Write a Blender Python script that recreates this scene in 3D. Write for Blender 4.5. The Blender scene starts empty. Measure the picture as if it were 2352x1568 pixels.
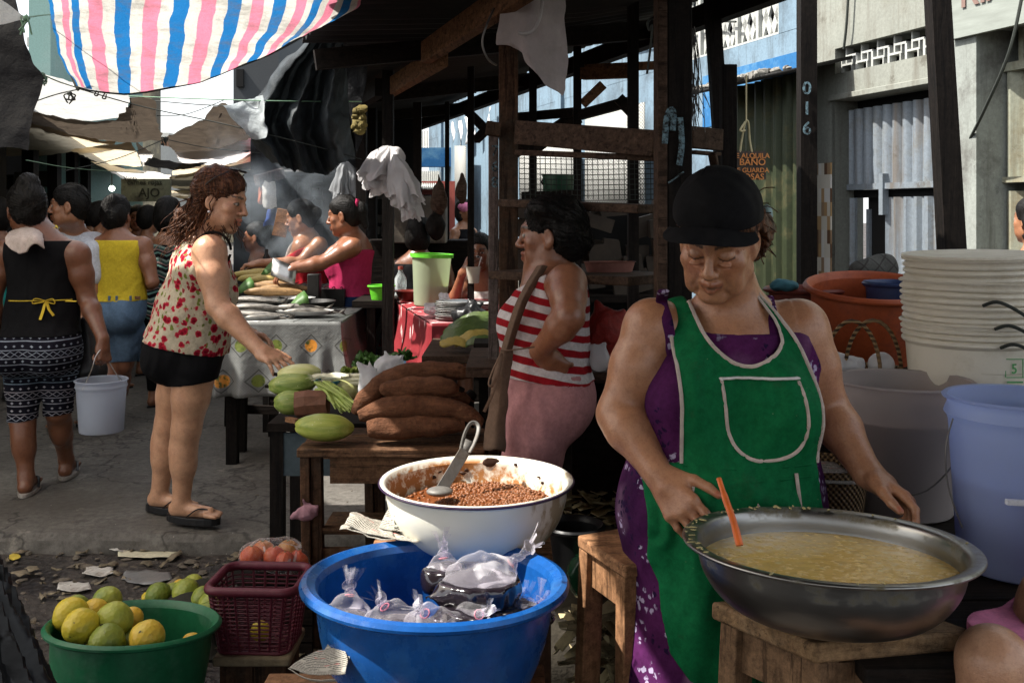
import bpy, math, random
import numpy as np
from mathutils import Vector, Matrix, noise
V=Vector
R_=math.radians
SC=bpy.context.scene
COL=SC.collection
# --- measured camera of the photograph: focal length and horizon in units of a 2352 px wide picture
EXPO=1.45
F,CU,HV,H=2287.,1176.,490.,1.4
def P(u,v,d): return V(((u-CU)/F*d,d,H-(v-HV)/F*d))          # point at distance d
def G(u,v,z=0.): return P(u,v,(H-z)*F/(v-HV))                 # point at height z
def PZ(u,d,z): return V(((u-CU)/F*d,d,z))
def rng(s): return random.Random(s)

# ---------------------------------------------------------------- objects
def tag(o,label=None,cat=None,group=None,kind=None):
    if label: o['label']=label
    if cat: o['category']=cat
    if group: o['group']=group
    if kind: o['kind']=kind
    return o
def thing(name,label,cat,loc=(0,0,0),group=None):
    o=bpy.data.objects.new(name,None); COL.objects.link(o); o.location=loc; o.empty_display_size=.1
    return tag(o,label,cat,group)
def wloc(o):
    return V(o.location) if o.parent is None else wloc(o.parent)+o.matrix_parent_inverse.translation+V(o.location)
def link_mesh(name,me,mat,parent=None,bevel=0,smooth=True,solid=0,center=True,sub=0):
    o=bpy.data.objects.new(name,me); COL.objects.link(o)
    if mat: me.materials.append(mat)
    n=len(me.polygons)
    if n: me.polygons.foreach_set('use_smooth',[bool(smooth)]*n)
    if smooth and n<30000: me.set_sharp_from_angle(angle=R_(38))
    if parent is not None:
        o.parent=parent
        w=wloc(parent)
        o.matrix_parent_inverse=Matrix.Translation(-w)
    elif center and len(me.vertices):
        co=np.empty(len(me.vertices)*3,np.float32); me.vertices.foreach_get('co',co); co=co.reshape(-1,3)
        c=np.array([(co[:,0].min()+co[:,0].max())/2,(co[:,1].min()+co[:,1].max())/2,co[:,2].min()],np.float32)
        me.vertices.foreach_set('co',(co-c).ravel()); o.location=c.tolist()
    if solid:
        m=o.modifiers.new('thickness','SOLIDIFY'); m.thickness=solid; m.offset=0
    if sub:
        m=o.modifiers.new('sub','SUBSURF'); m.levels=m.render_levels=sub
    if bevel:
        m=o.modifiers.new('bevel','BEVEL'); m.width=bevel; m.segments=2; m.limit_method='ANGLE'; m.angle_limit=R_(40)
    return o
def np_mesh(name,v,q):
    me=bpy.data.meshes.new(name); n=len(v); k=len(q); w=q.shape[1]
    me.vertices.add(n); me.vertices.foreach_set('co',np.ascontiguousarray(v,np.float32).ravel())
    me.loops.add(k*w); me.loops.foreach_set('vertex_index',np.ascontiguousarray(q,np.int32).ravel())
    me.polygons.add(k); me.polygons.foreach_set('loop_start',np.arange(0,k*w,w,dtype=np.int32))
    me.polygons.foreach_set('loop_total',np.full(k,w,np.int32))
    me.update(calc_edges=True); me.validate(); return me
def copy_tree(o,parent=None):
    c=o.copy(); COL.objects.link(c)
    if parent is not None: c.parent=parent
    for ch in list(o.children): copy_tree(ch,c)
    return c

def basis(d,up=V((0,0,1))):
    y=V(d).normalized()
    if abs(y.dot(up))>.98: up=V((0,1,0)) if abs(y.y)<.9 else V((1,0,0))
    x=y.cross(up).normalized(); z=x.cross(y).normalized()
    return x,y,z
class MB:
    def __init__(s): s.v=[]; s.f=[]; s.uv={}
    def quad(s,a,b,c,d):
        n=len(s.v); s.v+=[V(a),V(b),V(c),V(d)]; s.f.append((n,n+1,n+2,n+3)); return s
    def box(s,c,size,R=None):
        n=len(s.v); c=V(c)
        for i in range(8):
            p=V(((i&1)-.5,((i>>1)&1)-.5,((i>>2)&1)-.5)); p=V((p.x*size[0],p.y*size[1],p.z*size[2]))
            if R is not None: p=R@p
            s.v.append(c+p)
        for q in ((0,2,3,1),(4,5,7,6),(0,1,5,4),(2,6,7,3),(0,4,6,2),(1,3,7,5)): s.f.append(tuple(n+i for i in q))
        return s
    def beam(s,a,b,w,h,up=V((0,0,1)),taper=1.):
        a=V(a);b=V(b); x,y,z=basis(b-a,V(up)); n=len(s.v)
        for p,k in ((a,1.),(b,taper)):
            for i,j in ((-1,-1),(1,-1),(1,1),(-1,1)): s.v.append(p+x*(w*.5*i*k)+z*(h*.5*j*k))
        for q in ((0,1,2,3),(7,6,5,4),(0,4,5,1),(1,5,6,2),(2,6,7,3),(3,7,4,0)): s.f.append(tuple(n+i for i in q))
        return s
    def slab(s,poly,z0,z1):
        # vertical prism over an xy polygon
        n=len(s.v); k=len(poly)
        for p in poly: s.v.append(V((p[0],p[1],z0)))
        for p in poly: s.v.append(V((p[0],p[1],z1)))
        s.f.append(tuple(n+i for i in reversed(range(k)))); s.f.append(tuple(n+k+i for i in range(k)))
        for i in range(k):
            j=(i+1)%k; s.f.append((n+i,n+j,n+k+j,n+k+i))
        return s
    def tube(s,pts,r,n=8,cap=True,flat=1.):
        pts=[V(p) for p in pts]; m=len(pts); rr=r if isinstance(r,(list,tuple)) else [r]*m
        b=len(s.v); up=V((0,0,1)); px=None
        for i in range(m):
            d=pts[min(i+1,m-1)]-pts[max(i-1,0)]
            if d.length<1e-9: d=V((0,0,1))
            x,y,z=basis(d,up)
            if px is not None:
                x=(px-y*px.dot(y))
                if x.length<1e-6: x=basis(d)[0]
                x.normalize(); z=x.cross(y).normalized()
            px=x.copy()
            for k in range(n):
                a=2*math.pi*k/n; s.v.append(pts[i]+x*(math.cos(a)*rr[i])+z*(math.sin(a)*rr[i]*flat))
        for i in range(m-1):
            for k in range(n):
                q=(k+1)%n; s.f.append((b+i*n+k,b+i*n+q,b+(i+1)*n+q,b+(i+1)*n+k))
        if cap:
            s.f.append(tuple(b+k for k in reversed(range(n)))); s.f.append(tuple(b+(m-1)*n+k for k in range(n)))
        return s
    def lathe(s,prof,c=(0,0,0),n=64,M=None,mod=None,close=True):
        b=len(s.v); c=V(c); m=len(prof)
        for i,(r,z) in enumerate(prof):
            for k in range(n):
                a=2*math.pi*k/n
                rr=r if mod is None else r*mod(a,i/(m-1),z)
                p=V((math.cos(a)*rr,math.sin(a)*rr,z))
                if M is not None: p=M@p
                s.v.append(c+p)
        for i in range(m-1):
            for k in range(n):
                q=(k+1)%n; s.f.append((b+i*n+k,b+i*n+q,b+(i+1)*n+q,b+(i+1)*n+k))
        if close:
            if prof[0][0]>1e-6: s.f.append(tuple(b+k for k in reversed(range(n))))
            if prof[-1][0]>1e-6: s.f.append(tuple(b+(m-1)*n+k for k in range(n)))
        return s
    def ball(s,c,r,R=None,n=24,m=14,fn=None):
        b=len(s.v); c=V(c); r=(r,r,r) if not isinstance(r,(tuple,list)) else r
        for i in range(m+1):
            t=math.pi*i/m
            for k in range(n):
                a=2*math.pi*k/n; d=V((math.sin(t)*math.cos(a),math.sin(t)*math.sin(a),math.cos(t)))
                g=1. if fn is None else fn(d)
                p=V((d.x*r[0]*g,d.y*r[1]*g,d.z*r[2]*g))
                s.v.append(c+(R@p if R is not None else p))
        for i in range(m):
            for k in range(n):
                q=(k+1)%n; s.f.append((b+i*n+k,b+(i+1)*n+k,b+(i+1)*n+q,b+i*n+q))
        return s
    def grid(s,rows,uv=None):
        # rows: list of lists of points; uv(i,j)->(u,v)
        b=len(s.v); m=len(rows); n=len(rows[0])
        for i,r in enumerate(rows):
            for j,p in enumerate(r):
                if uv: s.uv[len(s.v)]=uv(i,j)
                s.v.append(V(p))
        for i in range(m-1):
            for j in range(n-1): s.f.append((b+i*n+j,b+i*n+j+1,b+(i+1)*n+j+1,b+(i+1)*n+j))
        return s
    def jitter(s,amp,freq,seed=0):
        o=V((seed*3.1,seed*1.7,0))
        s.v=[p+noise.noise_vector(p*freq+o)*amp for p in s.v]; return s
    def build(s,name,mat,parent=None,**kw):
        me=bpy.data.meshes.new(name); me.from_pydata([tuple(p) for p in s.v],[],s.f)
        if s.uv:
            l=me.uv_layers.new(name='UVMap')
            for lp in me.loops: l.data[lp.index].uv=s.uv.get(lp.vertex_index,(0,0))
        me.update()
        return link_mesh(name,me,mat,parent,**kw)
def catmull(pts,n):
    # smooth polyline through pts, n samples per span
    out=[]; m=len(pts); pts=[V(p) for p in pts]
    for i in range(m-1):
        p0=pts[max(i-1,0)];p1=pts[i];p2=pts[i+1];p3=pts[min(i+2,m-1)]
        for k in range(n):
            t=k/n; out.append(.5*((2*p1)+(p2-p0)*t+(2*p0-5*p1+4*p2-p3)*t*t+(3*p1-p0-3*p2+p3)*t*t*t))
    out.append(pts[-1].copy()); return out
def patch(ctrl,nu,nv):
    # catmull surface through a net of control points
    rows=[catmull(r,nu) for r in ctrl]
    cols=[catmull([r[j] for r in rows],nv) for j in range(len(rows[0]))]
    return [[cols[j][i] for j in range(len(cols))] for i in range(len(cols[0]))]
def cloth(ctrl,nu=8,nv=8,wr=.01,fr=6.,seed=0,fine=.35):
    rows=patch(ctrl,nu,nv); o=V((seed*7.3,seed*2.9,seed*1.3)); m=MB()
    rows=[[p+noise.noise_vector(p*fr+o)*wr+noise.noise_vector(p*fr*3.1+o)*wr*fine for p in r] for r in rows]
    a=len(rows)-1;b=len(rows[0])-1
    m.grid(rows,lambda i,j:(j/b,i/a)); return m

# ---------------------------------------------------------------- implicit surfaces (bodies, clothes, soft things)
def vnoise(X,Y,Z,seed=0):
    s=seed*1.37
    return (np.sin(X*1.0+1.7*np.sin(Y*.9+s)+s)*np.sin(Y*1.1+1.3*np.sin(Z*1.2+s*2))+np.sin(Z*.9+1.9*np.sin(X*1.1+s*3))*np.sin(Y*1.3+s))*.5
class S:
    def __init__(s): s.ops=[]; s.cuts=[]; s.disp=None
    def cone(s,a,b,r1,r2=None,k=.02,tag='',op='u'):
        s.ops.append(['c',V(a),V(b),r1,r1 if r2 is None else r2,k,tag,op,None]); return s
    def chain(s,pts,rs,k=.02,tag=''):
        for i in range(len(pts)-1): s.cone(pts[i],pts[i+1],rs[i],rs[i+1],k,tag)
        return s
    def ell(s,c,r,k=.02,R=None,tag='',op='u'):
        r=(r,r,r) if not isinstance(r,(tuple,list)) else tuple(r)
        s.ops.append(['e',V(c),None,r,None,k,tag,op,R]); return s
    def take(s,other,tags,inf=0.,k=None):
        for o in other.ops:
            if o[6] in tags and o[7]=='u':
                q=list(o)
                if q[0]=='c': q[3]+=inf; q[4]+=inf
                else: q[3]=tuple(a+inf for a in q[3])
                if k is not None: q[5]=k
                s.ops.append(q)
        return s
    def cut(s,p,n):    # keeps the side n points away from
        p=np.array(p,float); n=np.array(V(n).normalized(),float)
        s.cuts.append(lambda X,Y,Z:(X-p[0])*n[0]+(Y-p[1])*n[1]+(Z-p[2])*n[2]); return s
    def bbox(s):
        lo=np.full(3,1e9); hi=-lo
        for o in s.ops:
            if o[7]!='u': continue
            if o[0]=='c':
                r=max(o[3],o[4])
                for p in (o[1],o[2]): lo=np.minimum(lo,np.array(p)-r); hi=np.maximum(hi,np.array(p)+r)
            else:
                r=max(o[3]); lo=np.minimum(lo,np.array(o[1])-r); hi=np.maximum(hi,np.array(o[1])+r)
        return lo,hi
    def field(s,h,clip=None):
        lo,hi=s.bbox()
        if clip is not None: lo=np.maximum(lo,clip[0]); hi=np.minimum(hi,clip[1])
        lo=lo-3*h; hi=hi+3*h; n=np.ceil((hi-lo)/h).astype(int)+1
        ax=[(lo[i]+h*np.arange(n[i])).astype(np.float32) for i in range(3)]
        f=np.full(n,1.,np.float32)
        for o in s.ops:
            k=o[5]; mg=k+2.5*h
            if o[0]=='c':
                r=max(o[3],o[4]); pl=np.minimum(o[1],o[2])-r-mg; ph=np.maximum(o[1],o[2])+r+mg
            else:
                if o[8] is not None:
                    M=np.array(o[8]); e=np.sqrt(((M*np.array(o[3]))**2).sum(1))
                else: e=np.array(o[3])
                pl=np.array(o[1])-e-mg; ph=np.array(o[1])+e+mg
            i0=np.clip(np.floor((pl-lo)/h).astype(int),0,n); i1=np.clip(np.ceil((ph-lo)/h).astype(int)+1,0,n)
            if (i1<=i0).any(): continue
            sl=tuple(slice(i0[i],i1[i]) for i in range(3))
            X=ax[0][sl[0]][:,None,None];Y=ax[1][sl[1]][None,:,None];Z=ax[2][sl[2]][None,None,:]
            if o[0]=='c':
                a=o[1];ba=o[2]-o[1];bb=max(ba.dot(ba),1e-12)
                t=np.clip(((X-a.x)*ba.x+(Y-a.y)*ba.y+(Z-a.z)*ba.z)/bb,0,1)
                d=np.sqrt((X-a.x-t*ba.x)**2+(Y-a.y-t*ba.y)**2+(Z-a.z-t*ba.z)**2)-(o[3]+(o[4]-o[3])*t)
            else:
                c=o[1];r=o[3];dx,dy,dz=X-c.x,Y-c.y,Z-c.z
                if o[8] is not None:
                    M=np.array(o[8])
                    q=[dx*M[0,i]+dy*M[1,i]+dz*M[2,i] for i in range(3)]
                else: q=[dx,dy,dz]
                k0=np.sqrt((q[0]/r[0])**2+(q[1]/r[1])**2+(q[2]/r[2])**2)+1e-6
                k1=np.sqrt((q[0]/r[0]**2)**2+(q[1]/r[1]**2)**2+(q[2]/r[2]**2)**2)+1e-6
                d=k0*(k0-1)/k1
            g=f[sl]
            if o[7]=='u':
                hh=np.maximum(k-np.abs(g-d),0)/k; f[sl]=np.minimum(g,d)-hh*hh*k*.25
            else:
                d=-d; hh=np.maximum(k-np.abs(g-d),0)/k; f[sl]=np.maximum(g,d)+hh*hh*k*.25
        X=ax[0][:,None,None];Y=ax[1][None,:,None];Z=ax[2][None,None,:]
        if s.disp is not None: f=f+s.disp(X,Y,Z).astype(np.float32)
        for c in s.cuts: f=np.maximum(f,c(X,Y,Z).astype(np.float32))
        return f,lo
    def mesh(s,name,h,clip=None):
        f,lo=s.field(h,clip); s.last=(f,lo,h)
        v,q=nets(f,lo,h); return np_mesh(name,v,q)
    def build(s,name,mat,parent=None,h=.006,clip=None,**kw):
        return link_mesh(name,s.mesh(name,h,clip),mat,parent,**kw)
    def front(s,x,z,off=0.,back=False):
        # y of the surface met by a line along +y through (x,z)
        f,lo,h=s.last; i=(x-lo[0])/h;k=(z-lo[2])/h
        i0=int(np.clip(math.floor(i),0,f.shape[0]-2));k0=int(np.clip(math.floor(k),0,f.shape[2]-2));a=min(max(i-i0,0),1);b=min(max(k-k0,0),1)
        c=f[i0,:,k0]*(1-a)*(1-b)+f[i0+1,:,k0]*a*(1-b)+f[i0,:,k0+1]*(1-a)*b+f[i0+1,:,k0+1]*a*b
        m=np.nonzero(c<0)[0]
        if not len(m): return None
        j=m[-1] if back else m[0]
        return lo[1]+h*j+(off if back else -off)
def nets(f,lo,h):
    s=f<0; nx,ny,nz=f.shape
    cs=np.zeros((nx-1,ny-1,nz-1),np.int8)
    for i in (0,1):
        for j in (0,1):
            for k in (0,1): cs+=s[i:nx-1+i,j:ny-1+j,k:nz-1+k]
    act=(cs>0)&(cs<8); ii=np.argwhere(act); n=len(ii)
    idx=np.full(act.shape,-1,np.int32); idx[act]=np.arange(n,dtype=np.int32)
    acc=np.zeros((n,3),np.float32);cnt=np.zeros(n,np.float32)
    E=np.eye(3,dtype=int)
    for ax in range(3):
        o1,o2=E[(ax+1)%3],E[(ax+2)%3]
        for a in (0,1):
            for b in (0,1):
                c0=o1*a+o2*b;c1=c0+E[ax]
                fa=f[ii[:,0]+c0[0],ii[:,1]+c0[1],ii[:,2]+c0[2]];fb=f[ii[:,0]+c1[0],ii[:,1]+c1[1],ii[:,2]+c1[2]]
                m=(fa<0)!=(fb<0);t=fa[m]/(fa[m]-fb[m])
                acc[m]+=c0+t[:,None]*E[ax];cnt[m]+=1
    v=lo+h*(ii+acc/cnt[:,None]); Q=[]
    for ax in range(3):
        b,c=(ax+1)%3,(ax+2)%3
        s0=[slice(1,-1)]*3;s1=[slice(1,-1)]*3
        s0[ax]=slice(0,f.shape[ax]-1);s1[ax]=slice(1,f.shape[ax])
        A=s[tuple(s0)];B=s[tuple(s1)]
        e=np.argwhere(A!=B)
        if not len(e): continue
        sg=A[e[:,0],e[:,1],e[:,2]]
        e=e.copy(); e[:,b]+=1; e[:,c]+=1
        def cell(db,dc):
            g=e.copy(); g[:,b]+=db; g[:,c]+=dc; return idx[g[:,0],g[:,1],g[:,2]]
        q=np.stack([cell(-1,-1),cell(0,-1),cell(0,0),cell(-1,0)],1)
        q[~sg]=q[~sg][:,::-1]; Q.append(q)
    Q=np.concatenate(Q); Q=Q[(Q>=0).all(1)]
    return v,Q
def poly_sd(poly,X,Z):
    # signed distance to a closed polygon, on broadcastable arrays
    d=np.full(np.broadcast(X,Z).shape,1e9); ins=np.zeros(d.shape,bool); n=len(poly)
    for i in range(n):
        ax,az=poly[i];bx,bz=poly[(i+1)%n]; ex,ez=bx-ax,bz-az
        t=np.clip(((X-ax)*ex+(Z-az)*ez)/max(ex*ex+ez*ez,1e-12),0,1)
        d=np.minimum(d,(X-ax-t*ex)**2+(Z-az-t*ez)**2)
        c=((az>Z)!=(bz>Z))&(X<(bx-ax)*(Z-az)/(bz-az+(1e-12 if bz==az else 0))+ax); ins^=c
    d=np.sqrt(d); return np.where(ins,-d,d)
# ---------------------------------------------------------------- materials
class NT:
    def __init__(s,name):
        s.m=bpy.data.materials.new(name); s.m.use_nodes=True; s.t=s.m.node_tree; s.t.nodes.clear()
        s.out=s.t.nodes.new('ShaderNodeOutputMaterial'); s._c={}
    def put(s,sock,val):
        if val is None: return
        if isinstance(val,bpy.types.NodeSocket): s.t.links.new(val,sock)
        elif isinstance(val,(tuple,list)):
            sock.default_value=tuple(val)+((1.,) if len(val)==3 and sock.type=='RGBA' else ())
        else:
            if sock.type=='RGBA': sock.default_value=(val,val,val,1)
            else: sock.default_value=val
    def n(s,typ,ins={},out=0,**pr):
        nd=s.t.nodes.new(typ)
        for k,v in pr.items(): setattr(nd,k,v)
        for k,v in ins.items(): s.put(nd.inputs[k],v)
        return nd.outputs[out]
    def co(s,which='Object'):
        if which not in s._c: s._c[which]=s.n('ShaderNodeTexCoord',out=which)
        return s._c[which]
    def scl(s,v,sc=(1,1,1),rot=(0,0,0),loc=(0,0,0)):
        return s.n('ShaderNodeMapping',{'Vector':v,'Scale':sc,'Rotation':rot,'Location':loc})
    def noise(s,scale,vec=None,detail=4,rough=.6,dist=0,out='Fac'):
        return s.n('ShaderNodeTexNoise',{'Vector':vec or s.co(),'Scale':scale,'Detail':detail,'Roughness':rough,'Distortion':dist},out=out)
    def voro(s,scale,vec=None,out='Distance',feature='F1',rand=1.):
        return s.n('ShaderNodeTexVoronoi',{'Vector':vec or s.co(),'Scale':scale,'Randomness':rand},out=out,feature=feature)
    def m_(s,op,a,b=None,c=None):
        nd=s.t.nodes.new('ShaderNodeMath'); nd.operation=op
        for i,v in enumerate((a,b,c)):
            if v is not None: s.put(nd.inputs[i],v)
        return nd.outputs[0]
    def ramp(s,f,a,b,interp='LINEAR'):   # 0 below a, 1 above b
        return s.n('ShaderNodeMapRange',{'Value':f,'From Min':a,'From Max':b,'To Min':0.,'To Max':1.},interpolation_type=interp)
    def mix(s,f,a,b,blend='MIX'):
        nd=s.t.nodes.new('ShaderNodeMix'); nd.data_type='RGBA'; nd.blend_type=blend
        s.put(nd.inputs[0],f); s.put(nd.inputs[6],a); s.put(nd.inputs[7],b); return nd.outputs[2]
    def xyz(s,v):
        nd=s.t.nodes.new('ShaderNodeSeparateXYZ'); s.put(nd.inputs[0],v); return nd.outputs[0],nd.outputs[1],nd.outputs[2]
    def comb(s,x,y,z): return s.n('ShaderNodeCombineXYZ',{0:x,1:y,2:z})
    def bump(s,h,strength=.3,dist=.01,normal=None):
        d={'Strength':strength,'Distance':dist,'Height':h}
        if normal: d['Normal']=normal
        return s.n('ShaderNodeBump',d)
    def bsdf(s,col,rough=.6,metal=0.,normal=None,spec=.5,trans=0.,alpha=1.,ior=1.45,sss=0.,coat=0.,sheen=0.):
        d={'Base Color':col,'Roughness':rough,'Metallic':metal,'Specular IOR Level':spec,'Transmission Weight':trans,'Alpha':alpha,'IOR':ior,'Coat Weight':coat,'Sheen Weight':sheen}
        if sss: d['Subsurface Weight']=sss; d['Subsurface Radius']=(.008,.004,.002); d['Subsurface Scale']=1.
        if normal: d['Normal']=normal
        return s.n('ShaderNodeBsdfPrincipled',d)
    def end(s,sh):
        s.t.links.new(sh,s.out.inputs['Surface']); return s.m
    def mixs(s,f,a,b): return s.n('ShaderNodeMixShader',{0:f,1:a,2:b})
def grit(t,c,amt=.45,sc=38.):
    g=t.ramp(t.noise(sc,None,9,.82),.36,.62); k=t.m_('MULTIPLY',t.m_('SUBTRACT',1.,g),amt)
    return t.mix(k,c,(.10,.09,.085),'MULTIPLY')
def plain(name,col,rough=.6,metal=0.,var=.25,vs=8.,bump=.15,bs=60.,dirt=None,ds=3.,spec=.4,thr=(.5,.68),sss=0.,coat=0.,which='Object',sheen=0.,gr=.3,streak=None):
    t=NT(name); v=t.co(which)
    n1=t.noise(vs,v,5); c=t.mix(n1,tuple(x*(1-var) for x in col),tuple(min(1,x*(1+var)) for x in col))
    rr=rough
    if dirt:
        n2=t.noise(ds,v,8,.7); k=t.ramp(n2,*thr); c=t.mix(k,c,dirt); rr=t.m_('ADD',t.m_('MULTIPLY',k,.25),rough-.02)
    if gr: c=grit(t,c,gr)
    if streak:
        k=t.ramp(t.noise(1.,t.scl(t.co(),(7,7,.55)),7,.7),.50,.66); c=t.mix(t.m_('MULTIPLY',k,.7),c,streak); k=t.ramp(t.noise(2.6,None,9,.8),.58,.66); c=t.mix(t.m_('MULTIPLY',k,.6),c,tuple(x*.6 for x in streak))
    nb=t.bump(t.noise(bs,v,4),bump,.004) if bump else None
    return t.end(t.bsdf(c,rr,metal,nb,spec,sss=sss,coat=coat,sheen=sheen))
def wood(name,col,dark,axis='z',rough=.75,dirt=None):
    t=NT(name); sc={'x':(1.2,16,16),'y':(16,1.2,16),'z':(16,16,1.2)}[axis]
    v=t.scl(t.co(),sc); g=t.noise(2.2,v,7,.65,.8); c=t.mix(t.ramp(g,.32,.68),dark,col)
    bl=t.noise(2.1,t.co(),5); c=t.mix(t.ramp(bl,.35,.75),c,tuple(x*.55 for x in col))
    sp=t.ramp(t.voro(22),.06,.0); c=t.mix(t.m_('MULTIPLY',sp,.6),c,tuple(x*.3 for x in dark))
    if dirt: c=t.mix(t.ramp(t.noise(4.,t.co(),8,.75),.5,.7),c,dirt)
    c=grit(t,c,.75,46.); gk=t.ramp(t.noise(9.,t.scl(t.co(),tuple(x*.35 for x in sc)),5,.7),.56,.60); c=t.mix(t.m_('MULTIPLY',gk,.7),c,tuple(x*.25 for x in dark))
    return t.end(t.bsdf(c,rough,0,t.bump(g,.7,.006),.14))
def fabric(name,col,rough=.85,var=.18,weave=900.,fold=0.):
    t=NT(name); n1=t.noise(5,None,5); c=t.mix(n1,tuple(x*(1-var) for x in col),tuple(min(1,x*(1+var)) for x in col))
    c=grit(t,c,.35,60.)
    h=t.noise(weave,None,2)
    b=t.bump(h,.25,.001)
    w=t.n('ShaderNodeTexWave',{'Vector':t.co(),'Scale':4.,'Distortion':9.,'Detail':2.,'Detail Scale':1.5})
    b=t.bump(w,.35+fold,.012,b)
    return t.end(t.bsdf(c,rough,0,b,.08))
def pattern_cloth(name,fn,rough=.85,fold=.35):
    t=NT(name); c=grit(t,fn(t),.4,55.); b=t.bump(t.noise(700,None,2),.2,.001)
    w=t.n('ShaderNodeTexWave',{'Vector':t.co(),'Scale':3.5,'Distortion':10.,'Detail':2.,'Detail Scale':1.5})
    b=t.bump(w,fold,.012,b); return t.end(t.bsdf(c,rough,0,b,.08))
def tarp(name,fn,transl=.55,rough=.55,fine=500.):
    t=NT(name); c=fn(t) if callable(fn) else t.mix(t.noise(6,None,6,.7),tuple(x*.75 for x in fn),tuple(min(1,x*1.15) for x in fn))
    b=t.bump(t.noise(14,None,6,.7),.5,.02); b=t.bump(t.noise(fine,None,2),.15,.001,b)
    d=t.bsdf(c,rough,0,b,.18); tr=t.n('ShaderNodeBsdfTranslucent',{'Color':c,'Normal':b})
    return t.end(t.mixs(transl,d,tr))
def clear_film(name,tint=(.95,.95,.97),body=.12,glint=.25):
    t=NT(name); b=t.bump(t.noise(16,None,2,.5,.6),.5,.02)
    tr=t.n('ShaderNodeBsdfTransparent',{'Color':tint}); pl=t.bsdf(tint,.2,0,b,.6); tl=t.n('ShaderNodeBsdfTranslucent',{'Color':tint,'Normal':b})
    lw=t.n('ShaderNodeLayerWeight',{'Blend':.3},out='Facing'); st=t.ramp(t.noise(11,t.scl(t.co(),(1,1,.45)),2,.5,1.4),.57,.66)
    k=t.m_('MINIMUM',t.m_('ADD',t.m_('ADD',t.m_('MULTIPLY',t.m_('POWER',lw,2.),.45),body),t.m_('MULTIPLY',st,glint)),.92)  # pale streaks in the opacity stand in for highlights on the film
    return t.end(t.mixs(k,tr,t.mixs(.3,pl,tl)))
def milky(name,col,transl=.5,clear=.15,rough=.35,dirt=None):
    t=NT(name); c=t.mix(t.noise(7,None,5),tuple(x*.88 for x in col),col)
    if dirt: c=t.mix(t.ramp(t.noise(5.,None,8,.75),.5,.75),c,dirt)
    nb=t.bump(t.noise(30,None,4),.08,.005)
    d=t.bsdf(c,rough,0,nb,.4); tl=t.n('ShaderNodeBsdfTranslucent',{'Color':c}); tr=t.n('ShaderNodeBsdfTransparent',{'Color':c})
    return t.end(t.mixs(clear,t.mixs(transl,d,tl),tr))

def skin_mat():
    t=NT('skin'); c=t.n('ShaderNodeAttribute',out='Color',attribute_name='Col')
    n1=t.noise(22,None,6,.65); n2=t.noise(160,None,3)
    c=t.mix(t.m_('MULTIPLY',t.ramp(n1,.3,.7),.38),c,(.55,.36,.30),'MULTIPLY'); n3=t.noise(48,None,8,.72); c=t.mix(t.m_('MULTIPLY',t.ramp(n3,.5,.68),.32),c,(.42,.30,.27),'MULTIPLY'); nf=t.noise(240,None,3,.6); c=t.mix(t.m_('MULTIPLY',t.ramp(nf,.5,.7),.3),c,(.5,.36,.32),'MULTIPLY'); c=t.mix(t.m_('MULTIPLY',t.ramp(n3,.48,.34),.22),c,(1.35,1.25,1.15),'MULTIPLY')
    cr=t.n('ShaderNodeTexVoronoi',{'Vector':t.scl(t.co(),(1,1,2.2)),'Scale':120.},feature='DISTANCE_TO_EDGE')
    b=t.bump(n2,.45,.0012); b=t.bump(t.noise(55,None,5,.7),.35,.003,b); b=t.bump(cr,.25,.0015,b)
    return t.end(t.bsdf(c,t.m_('ADD',t.m_('MULTIPLY',n3,.36),.15),0,b,.55,sss=.05))
M={}
M['skin']=skin_mat()
def hair_mat(name,col,hi):
    t=NT(name); v=t.scl(t.co(),(90,90,14)); g=t.noise(1.5,v,6,.6,.6)
    return t.end(t.bsdf(t.mix(t.ramp(g,.45,.8),col,hi),.5,0,t.bump(g,.9,.006),.2))
M['hair_black']=hair_mat('hair_black',(.004,.0035,.003),(.018,.014,.012))
M['hair_brown']=hair_mat('hair_brown',(.035,.014,.007),(.24,.10,.045))
M['wood_x']=wood('wood_x',(.26,.14,.075),(.07,.035,.02),'x',dirt=(.06,.045,.035))
M['wood_y']=wood('wood_y',(.26,.14,.075),(.07,.035,.02),'y',dirt=(.06,.045,.035))
M['wood_z']=wood('wood_z',(.15,.078,.044),(.032,.017,.011),'z',dirt=(.05,.04,.03))
M['wood_dark']=wood('wood_dark',(.020,.015,.012),(.005,.004,.004),'z')
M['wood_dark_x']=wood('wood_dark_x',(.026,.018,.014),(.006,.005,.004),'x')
M['wood_grey']=wood('wood_grey',(.28,.22,.20),(.11,.08,.07),'z')
M['wood_new']=wood('wood_new',(.50,.26,.13),(.22,.11,.055),'x',dirt=(.14,.09,.06))
M['wood_beam']=wood('wood_beam',(.34,.17,.085),(.10,.05,.025),'y')
M['wood_shelf']=wood('wood_shelf',(.13,.082,.056),(.045,.027,.019),'x')
M['black']=plain('black_plastic',(.012,.012,.013),.38,bump=.4,bs=25)
M['char']=plain('charred_metal',(.012,.011,.010),.55,.3,bump=.5,bs=40)
M['steel']=plain('dull_steel',(.45,.44,.42),.34,1.,bump=.12,bs=30,dirt=(.14,.12,.10),ds=5)
M['rope']=plain('dark_rope',(.03,.035,.03),.8)
M['rope_green']=plain('green_cord',(.12,.22,.14),.7)
M['wire']=plain('wire',(.16,.15,.14),.5,.6)
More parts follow.
